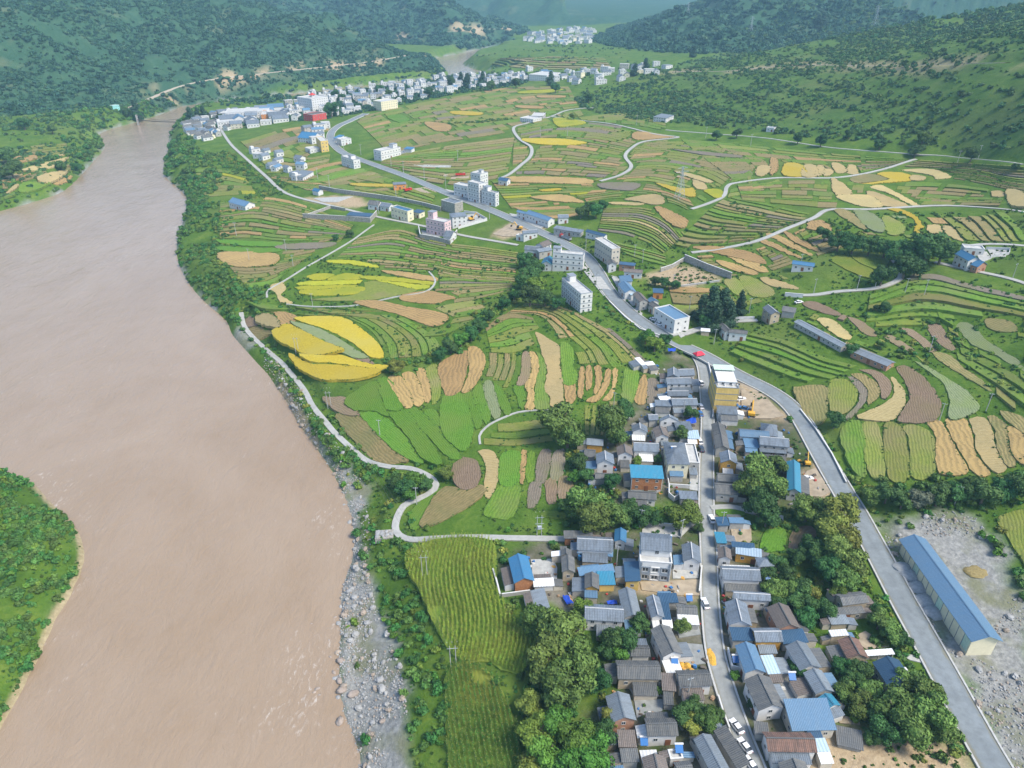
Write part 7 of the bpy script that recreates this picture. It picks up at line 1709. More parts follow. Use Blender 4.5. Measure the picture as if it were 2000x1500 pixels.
for ph, items in TREES:
    by = {}
    for it in sorted(items): by.setdefault(it[3], []).append(it)
    for kd, lst in by.items():
        for k, (u, v, rp_, _) in enumerate(lst):
            g = gp(u, v + rp_ * 0.25)
            dist = math.sqrt(g[0] ** 2 + g[1] ** 2 + (CAM_H - g[2]) ** 2)
            rad_ = rp_ * dist / FOC
            con = kd in 'PC'
            H_ = rad_ * (2.6 if con else 1.95)
            g = gp(u, v, H_ * 0.58)
            zb = h1(g[0], g[1])
            t = empty('conifer' if con else 'tree', (g[0], g[1], zb), random.random() * 6.28)
            tr = bpy.data.objects.new('trunk', TRUNK[(k + u) % 3]); tr.scale = (H_, H_, H_); link(tr, t)
            me = CROWN['cone' if con else 'round'][(k * 7 + u) % (3 if con else 5)]
            c = bpy.data.objects.new('crown', me)
            if con: c.scale = (rad_ * (1.9 if kd == 'P' else 1.2), rad_ * (1.9 if kd == 'P' else 1.2), H_ * 0.5); c.location = (0, 0, H_ * 0.6)
            else: c.scale = (rad_ * 1.02, rad_ * 1.02, H_ * 0.5); c.location = (0, 0, H_ * 0.56)
            c.rotation_euler = (0, 0, random.random() * 6.28)
            link(c, t)
            c.material_slots[0].link = 'OBJECT'; c.material_slots[0].material = LM['P' if con else kd]
            w = LOOK[kd] + ' ' + ph
            lab = (('the only ' if False else '') + w) if len(lst) == 1 else w + ', ' + (ORD[k] if k < 12 else 'far right')
            tag(t, lab, 'tree', 'trees ' + ph)
            for G in (NEAR, MID):
                kk = (G.X - g[0]) ** 2 + (G.Y - g[1]) ** 2 < (rad_ * 0.5) ** 2
                G.foot[kk] = np.minimum(G.foot[kk], 0.3)

# ------------------------------------------------------------------ masses nobody could count: scrub, woods, hedges, stones, maize
def scatter(name, P, scale, protos, seed=0, tilt=0.12, flat=1.0):
    """one object: points with instances of the given plants on them"""
    r = np.random.default_rng(seed)
    n = len(P)
    me = bpy.data.meshes.new(name); me.vertices.add(n); me.vertices.foreach_set('co', np.asarray(P, np.float32).ravel())
    a = me.attributes.new('size', 'FLOAT_VECTOR', 'POINT'); s = np.asarray(scale, np.float32)
    a.data.foreach_set('vector', np.stack([s, s, s * flat * (0.8 + 0.4 * r.random(n))], 1).astype(np.float32).ravel())
    a = me.attributes.new('turn', 'FLOAT_VECTOR', 'POINT'); a.data.foreach_set('vector', np.stack([r.normal(0, tilt, n), r.normal(0, tilt, n), r.random(n) * 6.28], 1).astype(np.float32).ravel())
    a = me.attributes.new('pick', 'INT', 'POINT'); a.data.foreach_set('value', r.integers(0, len(protos), n).astype(np.int32))
    o = link(bpy.data.objects.new(name, me)); stuff(o)
    ng = bpy.data.node_groups.new(name, 'GeometryNodeTree')
    ng.interface.new_socket('Geometry', in_out='INPUT', socket_type='NodeSocketGeometry'); ng.interface.new_socket('Geometry', in_out='OUTPUT', socket_type='NodeSocketGeometry')
    N = ng.nodes; L = ng.links
    gi = N.new('NodeGroupInput'); go = N.new('NodeGroupOutput')
    iop = N.new('GeometryNodeInstanceOnPoints'); L.new(gi.outputs[0], iop.inputs['Points'])
    gti = N.new('GeometryNodeGeometryToInstance')
    for pr in reversed(protos):
        oi = N.new('GeometryNodeObjectInfo'); oi.inputs['Object'].default_value = pr; oi.inputs['As Instance'].default_value = False
        g2 = N.new('GeometryNodeGeometryToInstance'); L.new(oi.outputs['Geometry'], g2.inputs[0])
        if pr is protos[-1]: jn = N.new('GeometryNodeJoinGeometry')
        L.new(g2.outputs[0], jn.inputs[0])
    L.new(jn.outputs[0], iop.inputs['Instance']); iop.inputs['Pick Instance'].default_value = True
    for att_, sock, ty in (('size', 'Scale', 'FLOAT_VECTOR'), ('turn', 'Rotation', 'FLOAT_VECTOR'), ('pick', 'Instance Index', 'INT')):
        na = N.new('GeometryNodeInputNamedAttribute'); na.data_type = ty; na.inputs['Name'].default_value = att_
        L.new(na.outputs[0], iop.inputs[sock])
    L.new(iop.outputs[0], go.inputs[0])
    md = o.modifiers.new('scatter', 'NODES'); md.node_group = ng
    return o
PB = [proto('bush', foliage_mesh('bush', 50 + k, 'bush', 110, 0.24, 5), LM['R']) for k in range(3)]
PBY = [proto('bush', foliage_mesh('bush', 150 + k, 'bush', 110, 0.24, 5), LM['B' if k else 'Y']) for k in range(2)]
LM['E'] = leaf_mat('haze_tinted_oak_leaves', (0.055, 0.122, 0.058), 0.35, 0.03)  # second mountain leaf green, haze tint also mixed into its colour
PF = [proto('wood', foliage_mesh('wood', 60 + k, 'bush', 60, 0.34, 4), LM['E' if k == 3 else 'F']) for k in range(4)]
LM['J'] = leaf_mat('hill_bramble_leaves', (0.085, 0.155, 0.045), 0.35, 0.03)
PK = [proto('scrub', foliage_mesh('scrub', 70 + k, 'bush', 70, 0.3, 4), LM['J' if k >= 3 else 'K']) for k in range(5)]
PH = [proto('hedge', foliage_mesh('hedge', 80 + k, 'bush', 26, 0.42, 2, 0.6), LM['H']) for k in range(3)]
def world_rand(x0, x1, y0, y1, n, seed, wide=0.0):
    r = np.random.default_rng(seed)
    x = r.uniform(x0, x1, n); y = r.uniform(y0, y1, n)
    k = np.abs(x) < y * 0.86 + 60 + wide
    return x[k], y[k]
def poly_of(px): return [tuple(q) for q in ground(catmull(px, 3, True))[:, :2]]
def in_px(x, y, px): return inside(x, y, poly_of(px))
def stack(x, y, dz=0.0): return np.stack([x, y, Hz(x, y) + dz], 1)
rg = np.random.default_rng(5)
# scrub along both river banks
x, y = world_rand(-620, 20, 60, 1350, 300000, 1, 140)
d = -river_in(x, y)
BUSH_PX = [(735, 1090), (800, 1085), (795, 1180), (840, 1290), (872, 1330), (872, 1430), (885, 1560), (800, 1560), (792, 1380), (760, 1245), (728, 1150)]
w = np.where(d > 1.5, 1, 0) * np.exp(-np.maximum(d - 16, 0) ** 2 / (2 * 9 ** 2))
w = np.where(in_px(x, y, [(345, 480), (370, 395), (320, 335), (335, 262), (372, 275), (420, 330), (420, 400), (440, 500), (430, 600), (400, 570)]), np.maximum(w, 0.75), w)
w = np.where(in_px(x, y, BUSH_PX), 1.0, w)
w = np.where(in_px(x, y, [(700, 985), (740, 965), (790, 1000), (770, 1060), (740, 1090), (705, 1070)]), 0.6, w)
w = np.where(in_px(x, y, [(-200, 700), (0, 915), (60, 940), (110, 990), (152, 1040), (155, 1100), (100, 1220), (70, 1290), (0, 1420), (-300, 1600)]), 2.6, w)
bm = inside(x, y, poly_of(BEACH_PX))
w = np.where(in_px(x, y, [(470, 640), (500, 680), (560, 735), (600, 790), (640, 850), (690, 895), (740, 930), (720, 950), (660, 910), (610, 850), (560, 780), (500, 690), (450, 630)]), 1.0, w)
w = np.where(bm, np.where(y < 210, 0.07, 0.02), w)
gap_ = smooth(0.38, 0.55, fbm(x / 18, y / 18, 3, 55))
k = (rg.random(len(x)) < w * gap_ * 0.42) & free(x, y, 0.6, 1.5) & (y < 1250)
k &= rg.random(len(x)) < np.clip(420 / y, 0.25, 1)
x, y = x[k], y[k]
s = rg.uniform(0.9, 2.3, len(x)) * np.clip(y / 420, 1, 2.0)
scatter('riverbank_scrub', stack(x, y, -0.2), s, PB + PBY[1:], 2)
# woods on the mountains
def wood(name, poly, sp, size, protos, seed, ymax, keep=0.9, cover=(0.36, 0.5), ymin=0, contour=0.0):
    xs = [p[0] for p in poly]; ys = [p[1] for p in poly]
    x0, x1, y0, y1 = max(min(xs), -1900), min(max(xs), 1900), max(min(ys), ymin), min(max(ys), ymax)
    n = int((x1 - x0) * (y1 - y0) / sp ** 2)
    x, y = world_rand(x0, x1, y0, y1, n, seed)
    dens = 0.12 + 0.88 * smooth(cover[0], cover[1], fbm(x / 60, y / 60, 4, seed))
    if contour: dens = np.maximum(dens * (0.55 + 0.45 * (np.mod(Hz(x, y) + 3 * fbm(x / 90, y / 90, 2, 3), contour) < contour * 0.5)), 0.9 * (np.mod(Hz(x, y) + 3 * fbm(x / 90, y / 90, 2, 3), contour) < contour * 0.28))
    k = inside(x, y, poly) & (rg.random(len(x)) < keep * dens) & (look('river', x, y) < -4) & (look('road', x, y) > 3)
    x, y = x[k], y[k]
    # skip ground the camera side can never see from above: nothing is skipped near ridges
    z = Hz(x, y); q = to_pixel(np.stack([x, y, z], 1))
    k = (q[:, 1] > -140) & (q[:, 0] > -260) & (q[:, 0] < 2260)
    x, y = x[k], y[k]
    s = size * (0.35 + 1.1 * rg.random(len(x)) ** 1.7) * (0.7 + 0.6 * fbm(x / 35, y / 35, 2, seed + 5))
    return scatter(name, stack(x, y, -0.3), s, protos, seed)
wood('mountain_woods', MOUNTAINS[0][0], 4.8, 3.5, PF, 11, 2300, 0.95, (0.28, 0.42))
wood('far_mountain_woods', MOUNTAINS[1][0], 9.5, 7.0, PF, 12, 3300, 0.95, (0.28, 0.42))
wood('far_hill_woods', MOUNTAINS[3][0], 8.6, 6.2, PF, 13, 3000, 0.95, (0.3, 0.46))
wood('side_hill_woods', MOUNTAINS[4][0], 8, 4.2, PK, 14, 2000)
hill = poly_of([(1180, 205), (1310, 195), (1300, 150), (1310, 128), (1500, 88), (1700, 45), (1850, 58), (2000, 18), (2250, -10), (2300, 330), (2000, 300), (1850, 290), (1600, 270), (1400, 250), (1230, 232)])
wood('hillside_scrub', hill, 4.2, 2.6, PK, 15, 1700, 0.98, (0.40, 0.54), 0, 11.0)
wood('far_bank_woods', poly_of([(440, 208), (600, 194), (700, 184), (850, 166), (880, 152), (872, 138), (850, 112), (760, 100), (830, 140), (700, 156), (560, 176), (450, 195)]), 6.5, 3.6, PF, 18, 2400, 0.95, (0.2, 0.35))
wood('ridge_scrub', [(480, 1260), (700, 1000), (900, 750), (1300, 500), (2200, 900), (2400, 2000), (1300, 2400), (500, 1750)], 7.0, 4.4, PK, 19, 2400, 0.95, (0.28, 0.42))
wood('hill_foot_scrub', poly_of([(1130, 188), (1240, 155), (1300, 138), (1330, 195), (1420, 245), (1300, 240), (1200, 228), (1140, 212)]), 5.5, 2.8, PK, 20, 1700, 0.9, (0.36, 0.5))
wood('valley_scrub', poly_of([(860, 135), (1000, 95), (1180, 80), (1300, 120), (1240, 175), (1150, 200), (1110, 160), (960, 150)]), 10, 3.0, PK, 16, 2600, 0.5, (0.5, 0.6))
wood('left_terrace_scrub', poly_of([(-60, 230), (200, 205), (300, 200), (330, 215), (200, 262), (205, 290), (150, 350), (60, 400), (-60, 420)]), 5.5, 3.0, PK, 17, 1400, 0.8, (0.44, 0.56))
# thickets: lines of bushes along gullies, lanes and plot edges
THICK = [([(740, 725), (800, 710), (860, 690), (920, 650), (980, 600), (1010, 570)], 9, 1.6), ([(1600, 450), (1680, 475), (1760, 495), (1850, 490)], 12, 1.8), ([(1640, 960), (1720, 950), (1800, 965), (1900, 955), (2000, 950)], 10, 1.8), ([(500, 690), (560, 740), (600, 790), (640, 850), (700, 905)], 5, 1.4), ([(690, 930), (760, 925), (830, 945), (780, 985), (740, 1000)], 8, 1.4), ([(1700, 600), (1740, 660), (1800, 690), (1880, 640)], 10, 1.4), ([(1990, 760), (1900, 700), (1830, 640), (1760, 600)], 8, 1.3), ([(1640, 780), (1560, 820), (1620, 870), (1650, 940)], 4, 1.2), ([(1180, 600), (1240, 640), (1300, 668), (1350, 690)], 6, 1.3), ([(1100, 480), (1050, 490), (1020, 520), (1040, 570), (1090, 600), (1150, 612)], 7, 1.4), ([(1400, 660), (1480, 700), (1560, 745)], 7, 1.1), ([(860, 245), (930, 240), (990, 236)], 8, 2.2), ([(880, 180), (930, 178), (960, 172)], 10, 2.2), ([(960, 1060), (985, 1100), (1040, 1090), (1110, 1065)], 7, 1.5), ([(960, 1100), (975, 1160), (1020, 1200), (1050, 1180)], 6, 1.3), ([(1560, 1030), (1640, 1100), (1700, 1190), (1770, 1290), (1850, 1430)], 6, 1.4), ([(1960, 1040), (1990, 1100), (2020, 1170)], 6, 1.6), ([(1480, 1060), (1560, 1100), (1600, 1180), (1640, 1260), (1700, 1400)], 14, 1.5), ([(1180, 1240), (1230, 1260), (1260, 1220)], 8, 1.4), ([(1040, 1180), (1020, 1260), (1030, 1340), (1010, 1400)], 6, 1.3), ([(1720, 1000), (1760, 1010), (1800, 1000), (1950, 990)], 4, 1.2), ([(1140, 870), (1120, 930), (1150, 960), (1230, 990)], 8, 1.3), ([(640, 1060), (760, 1060), (800, 1075), (900, 1062)], 4, 1.1), ([(1880, 560), (1960, 590), (2000, 600)], 8, 1.2), ([(480, 600), (560, 605), (700, 615), (850, 645), (900, 630)], 5, 1.2), ([(1420, 395), (1500, 430), (1600, 450)], 4, 1.2), ([(440, 410), (430, 460), (440, 520), (470, 590)], 10, 1.6), ([(420, 300), (470, 330), (540, 370), (480, 390)], 14, 1.7)]
PT, PS = [], []
for px, wid, sz in THICK:
    g = ground(catmull(px, 6)); g = resample(g, max(4, int(np.linalg.norm(np.diff(g[:, :2], axis=0), axis=1).sum() / 1.2)))
    for rep in range(max(1, int(wid / 4))):
        xx = g[:, 0] + rg.normal(0, wid * 0.5, len(g)); yy = g[:, 1] + rg.normal(0, wid * 0.5, len(g))
        PT.append(np.stack([xx, yy], 1)); PS.append(sz * (0.5 + rg.random(len(g))))
PT = np.vstack(PT); PS = np.concatenate(PS)
k = free(PT[:, 0], PT[:, 1], 0.8, 1.2) & (rg.random(len(PT)) < 0.75)
scatter('thickets', stack(PT[k, 0], PT[k, 1], -0.15), PS[k], PB + PBY, 21)
# grass along the terrace risers
HP, HS = [], []
for e in edges_pts:
    ln = np.linalg.norm(np.diff(e[:, :2], axis=0), axis=1).sum()
    dist = e[:, 1].mean()
    spc = 1.1 if dist < 330 else (1.4 if dist < 600 else 2.4)
    n = int(ln / spc)
    if n < 2: continue
    q = resample(e[:, :3], n)
    q[:, :2] += rg.normal(0, 0.35, (n, 2)); q[:, 2] -= 0.35
    HP.append(q); HS.append((0.26 + 0.42 * rg.random(n) ** 2) * (0.95 if dist < 330 else (1.0 if dist < 600 else 1.2)))
HP = np.vstack(HP); HS = np.concatenate(HS)
k = (road_gap(HP[:, 0], HP[:, 1]) > 0.3) & (look('foot', HP[:, 0], HP[:, 1]) > 0)
scatter('bank_grass', HP[k], HS[k], PH, 22, flat=0.8)
# weeds and shrubs over open ground and village gardens
x, y = world_rand(-330, 420, 70, 480, 60000, 31)
k = free(x, y, 0.3, 0.6) & ~inside(x, y, poly_of(BEACH_PX)) & ~inside(x, y, poly_of(RUBBLE_PX)) & (fbm(x / 14, y / 14, 3, 91) > 0.44) & (rg.random(len(x)) < np.clip(300 / y, 0.3, 1))
k &= ~inside(x, y, poly_of(VILLAGE_PX)) | (fbm(x / 9, y / 9, 2, 93) > 0.62)
x, y = x[k], y[k]
scatter('weeds', stack(x, y, -0.1), (0.3 + 0.75 * rg.random(len(x)) ** 2) * np.clip(y / 300, 1, 1.8), PH + PB[:1], 23)
x, y = world_rand(-100, 300, 70, 420, 26000, 33)
k = free(x, y, 0.6, 1.0) & (inside(x, y, poly_of([(1500, 1000), (1640, 1000), (1720, 1120), (1800, 1300), (1900, 1480), (1700, 1460), (1640, 1330), (1560, 1240), (1480, 1130)])) | inside(x, y, poly_of([(1020, 1190), (1180, 1230), (1260, 1225), (1200, 1330), (1190, 1560), (1010, 1560), (1010, 1400)])) | inside(x, y, poly_of([(1110, 880), (1150, 860), (1180, 950), (1300, 985), (1330, 1020), (1200, 1035), (1110, 1030), (1090, 960)])))
k &= rg.random(len(x)) < 0.5
x, y = x[k], y[k]
scatter('garden_shrubs', stack(x, y, -0.2), 0.6 + 1.3 * rg.random(len(x)), PB + PBY, 24)
# stones of the beach and the rubble yard
M_ST = simple('river_stone', (0.30, 0.30, 0.29), 0.85, 0.3, 0.5, big=0.5)
M_ST2 = simple('brown_stone', (0.30, 0.25, 0.2), 0.85, 0.3, 0.5, big=0.5)
def stone_mesh(seed, nu=7, nv=4):
    r = np.random.default_rng(seed); V, F = blob((0, 0, 0.15), (0.5, 0.4, 0.32), r, nu, nv, 0.16)
    me = bpy.data.meshes.new('stone'); me.from_pydata([tuple(v) for v in V], [], F); return me
PST = [proto('stone', stone_mesh(90 + k), M_ST if k < 3 else M_ST2) for k in range(4)]
x, y = world_rand(-140, 330, 60, 420, 360000, 41)
bz = inside(x, y, poly_of(BEACH_PX)); rz_ = inside(x, y, poly_of(RUBBLE_PX))
shingle = fbm(x / 14, y / 14, 3, 44)
k = ((bz & (rg.random(len(x)) < 0.9) & (shingle > 0.36)) | (rz_ & (shingle > 0.45) & (rg.random(len(x)) < 0.55))) & (road_gap(x, y) > 0.6) & (look('foot', x, y) > 0.4)
k |= (river_in(x, y) > -7) & (river_in(x, y) < 1.5) & (rg.random(len(x)) < 0.35)
x, y = x[k], y[k]
s = 0.25 + 0.5 * rg.random(len(x)) ** 2 + 2.0 * rg.random(len(x)) ** 40
scatter('shore_stones', stack(x, y), s * 1.25, PST, 25, 0.3)
# maize
def maize_mesh(seed, top):
    r = np.random.default_rng(seed); b = MB()
    b.cyl(0, 0, 0, 2.0, 0.03, 0.02, 4)
    for k in range(7):
        a = k * 2.5 + r.random(); z = 0.35 + k * 0.24; l = r.uniform(0.32, 0.5)
        c, s = math.cos(a), math.sin(a); w = 0.075
        P = [(0, 0, z), (c * l * 0.5, s * l * 0.5, z + 0.34), (c * l, s * l, z + 0.12)]
        V = []
        for (px_, py_, pz_), ww in zip(P, (w * 0.6, w, 0.01)): V += [(px_ - s * ww, py_ + c * ww, pz_), (px_ + s * ww, py_ - c * ww, pz_)]
        b.add(V, [(0, 1, 3, 2), (2, 3, 5, 4)])
    for k in range(3): b.bar((0, 0, 1.95), (0.12 * math.cos(k * 2.1), 0.12 * math.sin(k * 2.1), 2.35), 0.018, 3, mi=1)
    return b.mesh('maize', [LM['M'], top])
M_TAS = simple('maize_tassel', (0.36, 0.30, 0.1), 0.9, 0.3)
LM['N'] = leaf_mat('ripening_maize_leaves', (0.215, 0.3, 0.035), 0.4, 0.03)
PMZ = []; PMZ2 = []
for k in range(3):
    PMZ.append(bpy.data.objects.new('maize', maize_mesh(k, M_TAS)))
    me = maize_mesh(k + 5, M_TAS); me.materials[0] = LM['N']; PMZ2.append(bpy.data.objects.new('maize', me))
for ci, (poly, zf) in enumerate(corn_areas):
    c = poly.mean(0); ang_ = R(97) if ci == 0 else R(100)
    d1 = np.array([math.cos(ang_), math.sin(ang_)]); d2 = np.array([-d1[1], d1[0]])
    rr = np.abs(poly - c).max() * 1.6
    a = np.arange(-rr, rr, 0.42); b_ = np.arange(-rr, rr, 1.4)
    A2, B2 = np.meshgrid(a, b_); A2 = A2.ravel(); B2 = B2.ravel()
    A2 = A2 + rg.normal(0, 0.12, len(A2)); B2 = B2 + rg.normal(0, 0.1, len(B2)) + (2.2 * np.sin(A2 / 26) if ci == 0 else 0.0045 * A2 * np.abs(A2) * -1.6 + 1.5 * np.sin(A2 / 15))
    q = c + np.outer(A2, d1) + np.outer(B2, d2)
    k = inside(q[:, 0], q[:, 1], [tuple(t_) for t_ in poly]) & (rg.random(len(q)) < 0.92) & (fbm(q[:, 0] / 9, q[:, 1] / 9, 2, 71) > 0.27)
    q = q[k]
    scatter('maize_plants', np.c_[q, zf(q)], (0.85 + 0.35 * rg.random(len(q))) * (0.8 + 0.5 * fbm(q[:, 0] / 12, q[:, 1] / 12, 2, 73)), PMZ if ci == 0 else PMZ2, 26 + ci, 0.06)
# greenery between the houses of the town
x, y = world_rand(-520, 60, 1000, 1750, 60000, 81)
k = inside(x, y, poly_of([(380, 240), (440, 222), (560, 210), (640, 180), (800, 155), (960, 146), (1030, 147), (1020, 165), (890, 184), (760, 210), (600, 240), (450, 258)])) & (look('foot', x, y) > 1.0) & (road_gap(x, y) > 1) & (river_in(x, y) < -3) & (rg.random(len(x)) < 0.22)
x, y = x[k], y[k]
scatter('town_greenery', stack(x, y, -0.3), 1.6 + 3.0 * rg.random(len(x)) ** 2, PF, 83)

# odds and ends lying about the village yards
CL = []
for k, (c, sz) in enumerate([((0.3, 0.2, 0.12), (0.5, 0.35, 0.35)), ((0.12, 0.1, 0.08), (0.7, 0.3, 0.5)), ((0.5, 0.49, 0.46), (0.4, 0.4, 0.3)), ((0.05, 0.16, 0.36), (0.35, 0.35, 0.5)), ((0.5, 0.28, 0.06), (0.6, 0.5, 0.2)), ((0.4, 0.06, 0.05), (0.35, 0.3, 0.3)), ((0.25, 0.25, 0.25), (0.9, 0.2, 0.5))]):
    b = MB().box(-sz[0], sz[0], -sz[1], sz[1], 0, sz[2]).box(-sz[0] * 0.6, sz[0] * 0.9, -sz[1] * 0.5, sz[1] * 1.3, sz[2], sz[2] * 1.5)
    CL.append(bpy.data.objects.new('clutter', b.mesh('clutter', [simple('clutter_%d' % k, c, 0.8, 0.2, 2.0)])))
x, y = world_rand(0, 200, 70, 420, 30000, 61)
k = inside(x, y, poly_of(VILLAGE_PX)) & (road_gap(x, y) > 0.8) & (look('foot', x, y) > 0.3) & (look('foot', x, y) < 3.5) & (look('plot', x, y) > 400)
k &= rg.random(len(x)) < 0.2
x, y = x[k], y[k]
scatter('yard_clutter', stack(x, y), 0.5 + 0.9 * rg.random(len(x)), CL, 62, 0.03)
# ------------------------------------------------------------------ vehicles
def paint(name, c, rough=0.3):
    m, nt, N, L, b = _new(name)
    b.inputs['Base Color'].default_value = rgb(c); b.inputs['Roughness'].default_value = rough; b.inputs['Coat Weight'].default_value = 0.4
    return m
M_RUB = paint('rubber', (0.02, 0.02, 0.02), 0.8); M_LAMP = paint('lamp_glass', (0.55, 0.55, 0.5), 0.2); M_TAIL = paint('tail_lamp', (0.35, 0.02, 0.02), 0.3)
VP = {'white': paint('white_car_paint', (0.72, 0.72, 0.72)), 'blue': paint('blue_car_paint', (0.03, 0.12, 0.3)), 'dark': paint('dark_car_paint', (0.03, 0.045, 0.07)), 'red': paint('red_truck_paint', (0.45, 0.03, 0.02)), 'yellow': paint('machine_yellow', (0.62, 0.33, 0.02), 0.45), 'grey': paint('grey_steel', (0.25, 0.26, 0.27), 0.5)}
def prism(xs, half, mi=0):
    """side profile (x, z) extruded across, narrowing upwards a little"""
    b = MB(); n = len(xs)
    zt = max(z for x, z in xs); z0 = min(z for x, z in xs)
    V = []
    for s in (-1, 1):
        for x, z in xs: V.append((x, s * half * (1 - 0.10 * (z - z0) / (zt - z0 + 1e-6)), z))
    b.add(V, [tuple(range(n)), tuple(range(2 * n - 1, n - 1, -1))] + [(i, n + i, n + (i + 1) % n, (i + 1) % n) for i in range(n)], None, mi)
    return b
ME_BODY = prism([(-2.15, 0.35), (2.1, 0.35), (2.2, 0.62), (2.05, 0.82), (1.05, 0.95), (-1.55, 0.98), (-2.15, 0.9), (-2.25, 0.6)], 0.9)
ME_CAB = prism([(-1.75, 0.95), (0.95, 0.93), (0.3, 1.42), (-1.15, 1.46)], 0.8)
ME_ROOF = MB().box(-1.1, 0.28, -0.66, 0.66, 1.43, 1.49)
_wh = MB()
_n = 12
_wh.add([(0.32 * math.cos(2 * math.pi * i / _n), s * 0.11, 0.32 * math.sin(2 * math.pi * i / _n)) for s in (-1, 1) for i in range(_n)], [(i, (i + 1) % _n, _n + (i + 1) % _n, _n + i) for i in range(_n)] + [tuple(range(_n)), tuple(range(2 * _n - 1, _n - 1, -1))])
ME_WHEEL = _wh.mesh('wheel', [M_RUB]); me_cab = ME_CAB.mesh('windows', [M_GLASS])
BODY = {k: ME_BODY.mesh('body', [VP[k]]) for k in ('white', 'blue', 'dark')}; ROOFM = {k: ME_ROOF.mesh('roof', [VP[k]]) for k in ('white', 'blue', 'dark')}
ME_HL = MB().box(-0.04, 0.04, -0.2, 0.2, -0.08, 0.08).mesh('headlight', [M_LAMP]); ME_TL = MB().box(-0.04, 0.04, -0.16, 0.16, -0.1, 0.1).mesh('tail_light', [M_TAIL])
def car(label, u, v, head, col='white', van=False):
    g = gp(u, v, 0.6)
    z = h1(g[0], g[1]) + 0.27 + (0.16 if road_gap(g[:1], g[1:2])[0] < 0.5 else -0.1)
    t = empty('van' if van else 'car', (g[0], g[1], z), R(head)); t.scale = (1.1, 1.05, 1.3 if van else 1.0)
    put(BODY[col], 'body', t, (0, 0, 0), 0, (1, 1, 1)); put(me_cab, 'windows', t, (0, 0, 0), 0, (1.08 if van else 1, 1, 1)); put(ROOFM[col], 'roof', t, (0, 0, 0), 0, (1, 1, 1))
    for sx in (-1.35, 1.4):
        for sy in (-0.82, 0.82): put(ME_WHEEL, 'wheel', t, (sx, sy, 0.32), 0, (1, 1, 1))
    for sy in (-0.6, 0.6): put(ME_HL, 'headlight', t, (2.14, sy, 0.68), 0, (1, 1, 1)); put(ME_TL, 'tail_light', t, (-2.2, sy, 0.76), 0, (1, 1, 1))
    tag(t, label, 'van' if van else 'car')
car('white car on the street near the bottom, first of the parked three', 1438, 1420, 113); car('white car on the street near the bottom, middle of the parked three', 1454, 1458, 113); car('white car on the street at the bottom edge, last of the parked three', 1466, 1494, 113)
car('white car on the street beside the small old courtyard roof', 1377, 1180, 95); car('white car on the street beside the blue-grey plot roofs', 1390, 1015, 90)
car('white van on the street below the grey roofs', 1369, 750, 92, 'white', True); car('white car on the street by the long grey tiled house', 1369, 795, 92); car('blue car on the street behind the white one', 1368, 808, 92, 'blue')
car('white car parked right of the tall yellow building', 1447, 779, 5); car('dark blue car beside the excavator', 1452, 797, 150, 'blue'); car('white car beside the teal-blue steel shed', 1577, 934, 3)
car('upper white car parked before the depot building', 1277, 624, -35); car('lower white car parked before the depot building', 1288, 633, -35); car('dark car beside the street below the cream house', 1370, 878, 90, 'dark')
car('white car passing the orange goods on the street', 1367, 862, 90); car('white car on the farm lane court', 1560, 590, 20)
def truck(label, u, v, head, cab, bed, bl=6.5):
    g = gp(u, v, 1.0); z = h1(g[0], g[1]) + 0.4
    t = empty('truck', (g[0], g[1], z), R(head))
    prism([(bl / 2, 0.5), (bl / 2 + 2.1, 0.5), (bl / 2 + 2.1, 1.5), (bl / 2 + 1.8, 2.6), (bl / 2, 2.7)], 1.15).build('cab', VP[cab], t)
    MB().box(bl / 2 + 1.98, bl / 2 + 2.16, -0.95, 0.95, 1.6, 2.3).build('windscreen', M_GLASS, t)
    b = MB().box(-bl / 2, bl / 2 - 0.15, -1.2, 1.2, 0.8, 1.0)
    for a in ((-bl / 2, bl / 2 - 0.15, -1.2, -1.12), (-bl / 2, bl / 2 - 0.15, 1.12, 1.2), (-bl / 2, -bl / 2 + 0.08, -1.12, 1.12), (bl / 2 - 0.25, bl / 2 - 0.15, -1.12, 1.12)): b.box(*a, 1.0, 2.2)
    b.build('cargo_bed', VP[bed], t)
    MB().box(-bl / 2, bl / 2 + 1.8, -0.4, 0.4, 0.5, 0.8).build('chassis', M_RUB, t)
    for sx in (-bl / 2 + 0.9, -bl / 2 + 2.0, bl / 2 + 1.1):
        for sy in (-1.0, 1.0): put(ME_WHEEL, 'wheel', t, (sx, sy, 0.45), 0, (1.5, 1.8, 1.5))
    tag(t, label, 'truck')
truck('red cabbed lorry with grey bed on the main road', 1106, 466, 128, 'red', 'grey', 9.0); truck('bright red lorry parked on the dirt yard behind the temple block', 897, 342, 10, 'red', 'red', 7.0); truck('red lorry at the rusty roadside workshop', 795, 372, 40, 'red', 'red', 5.0)
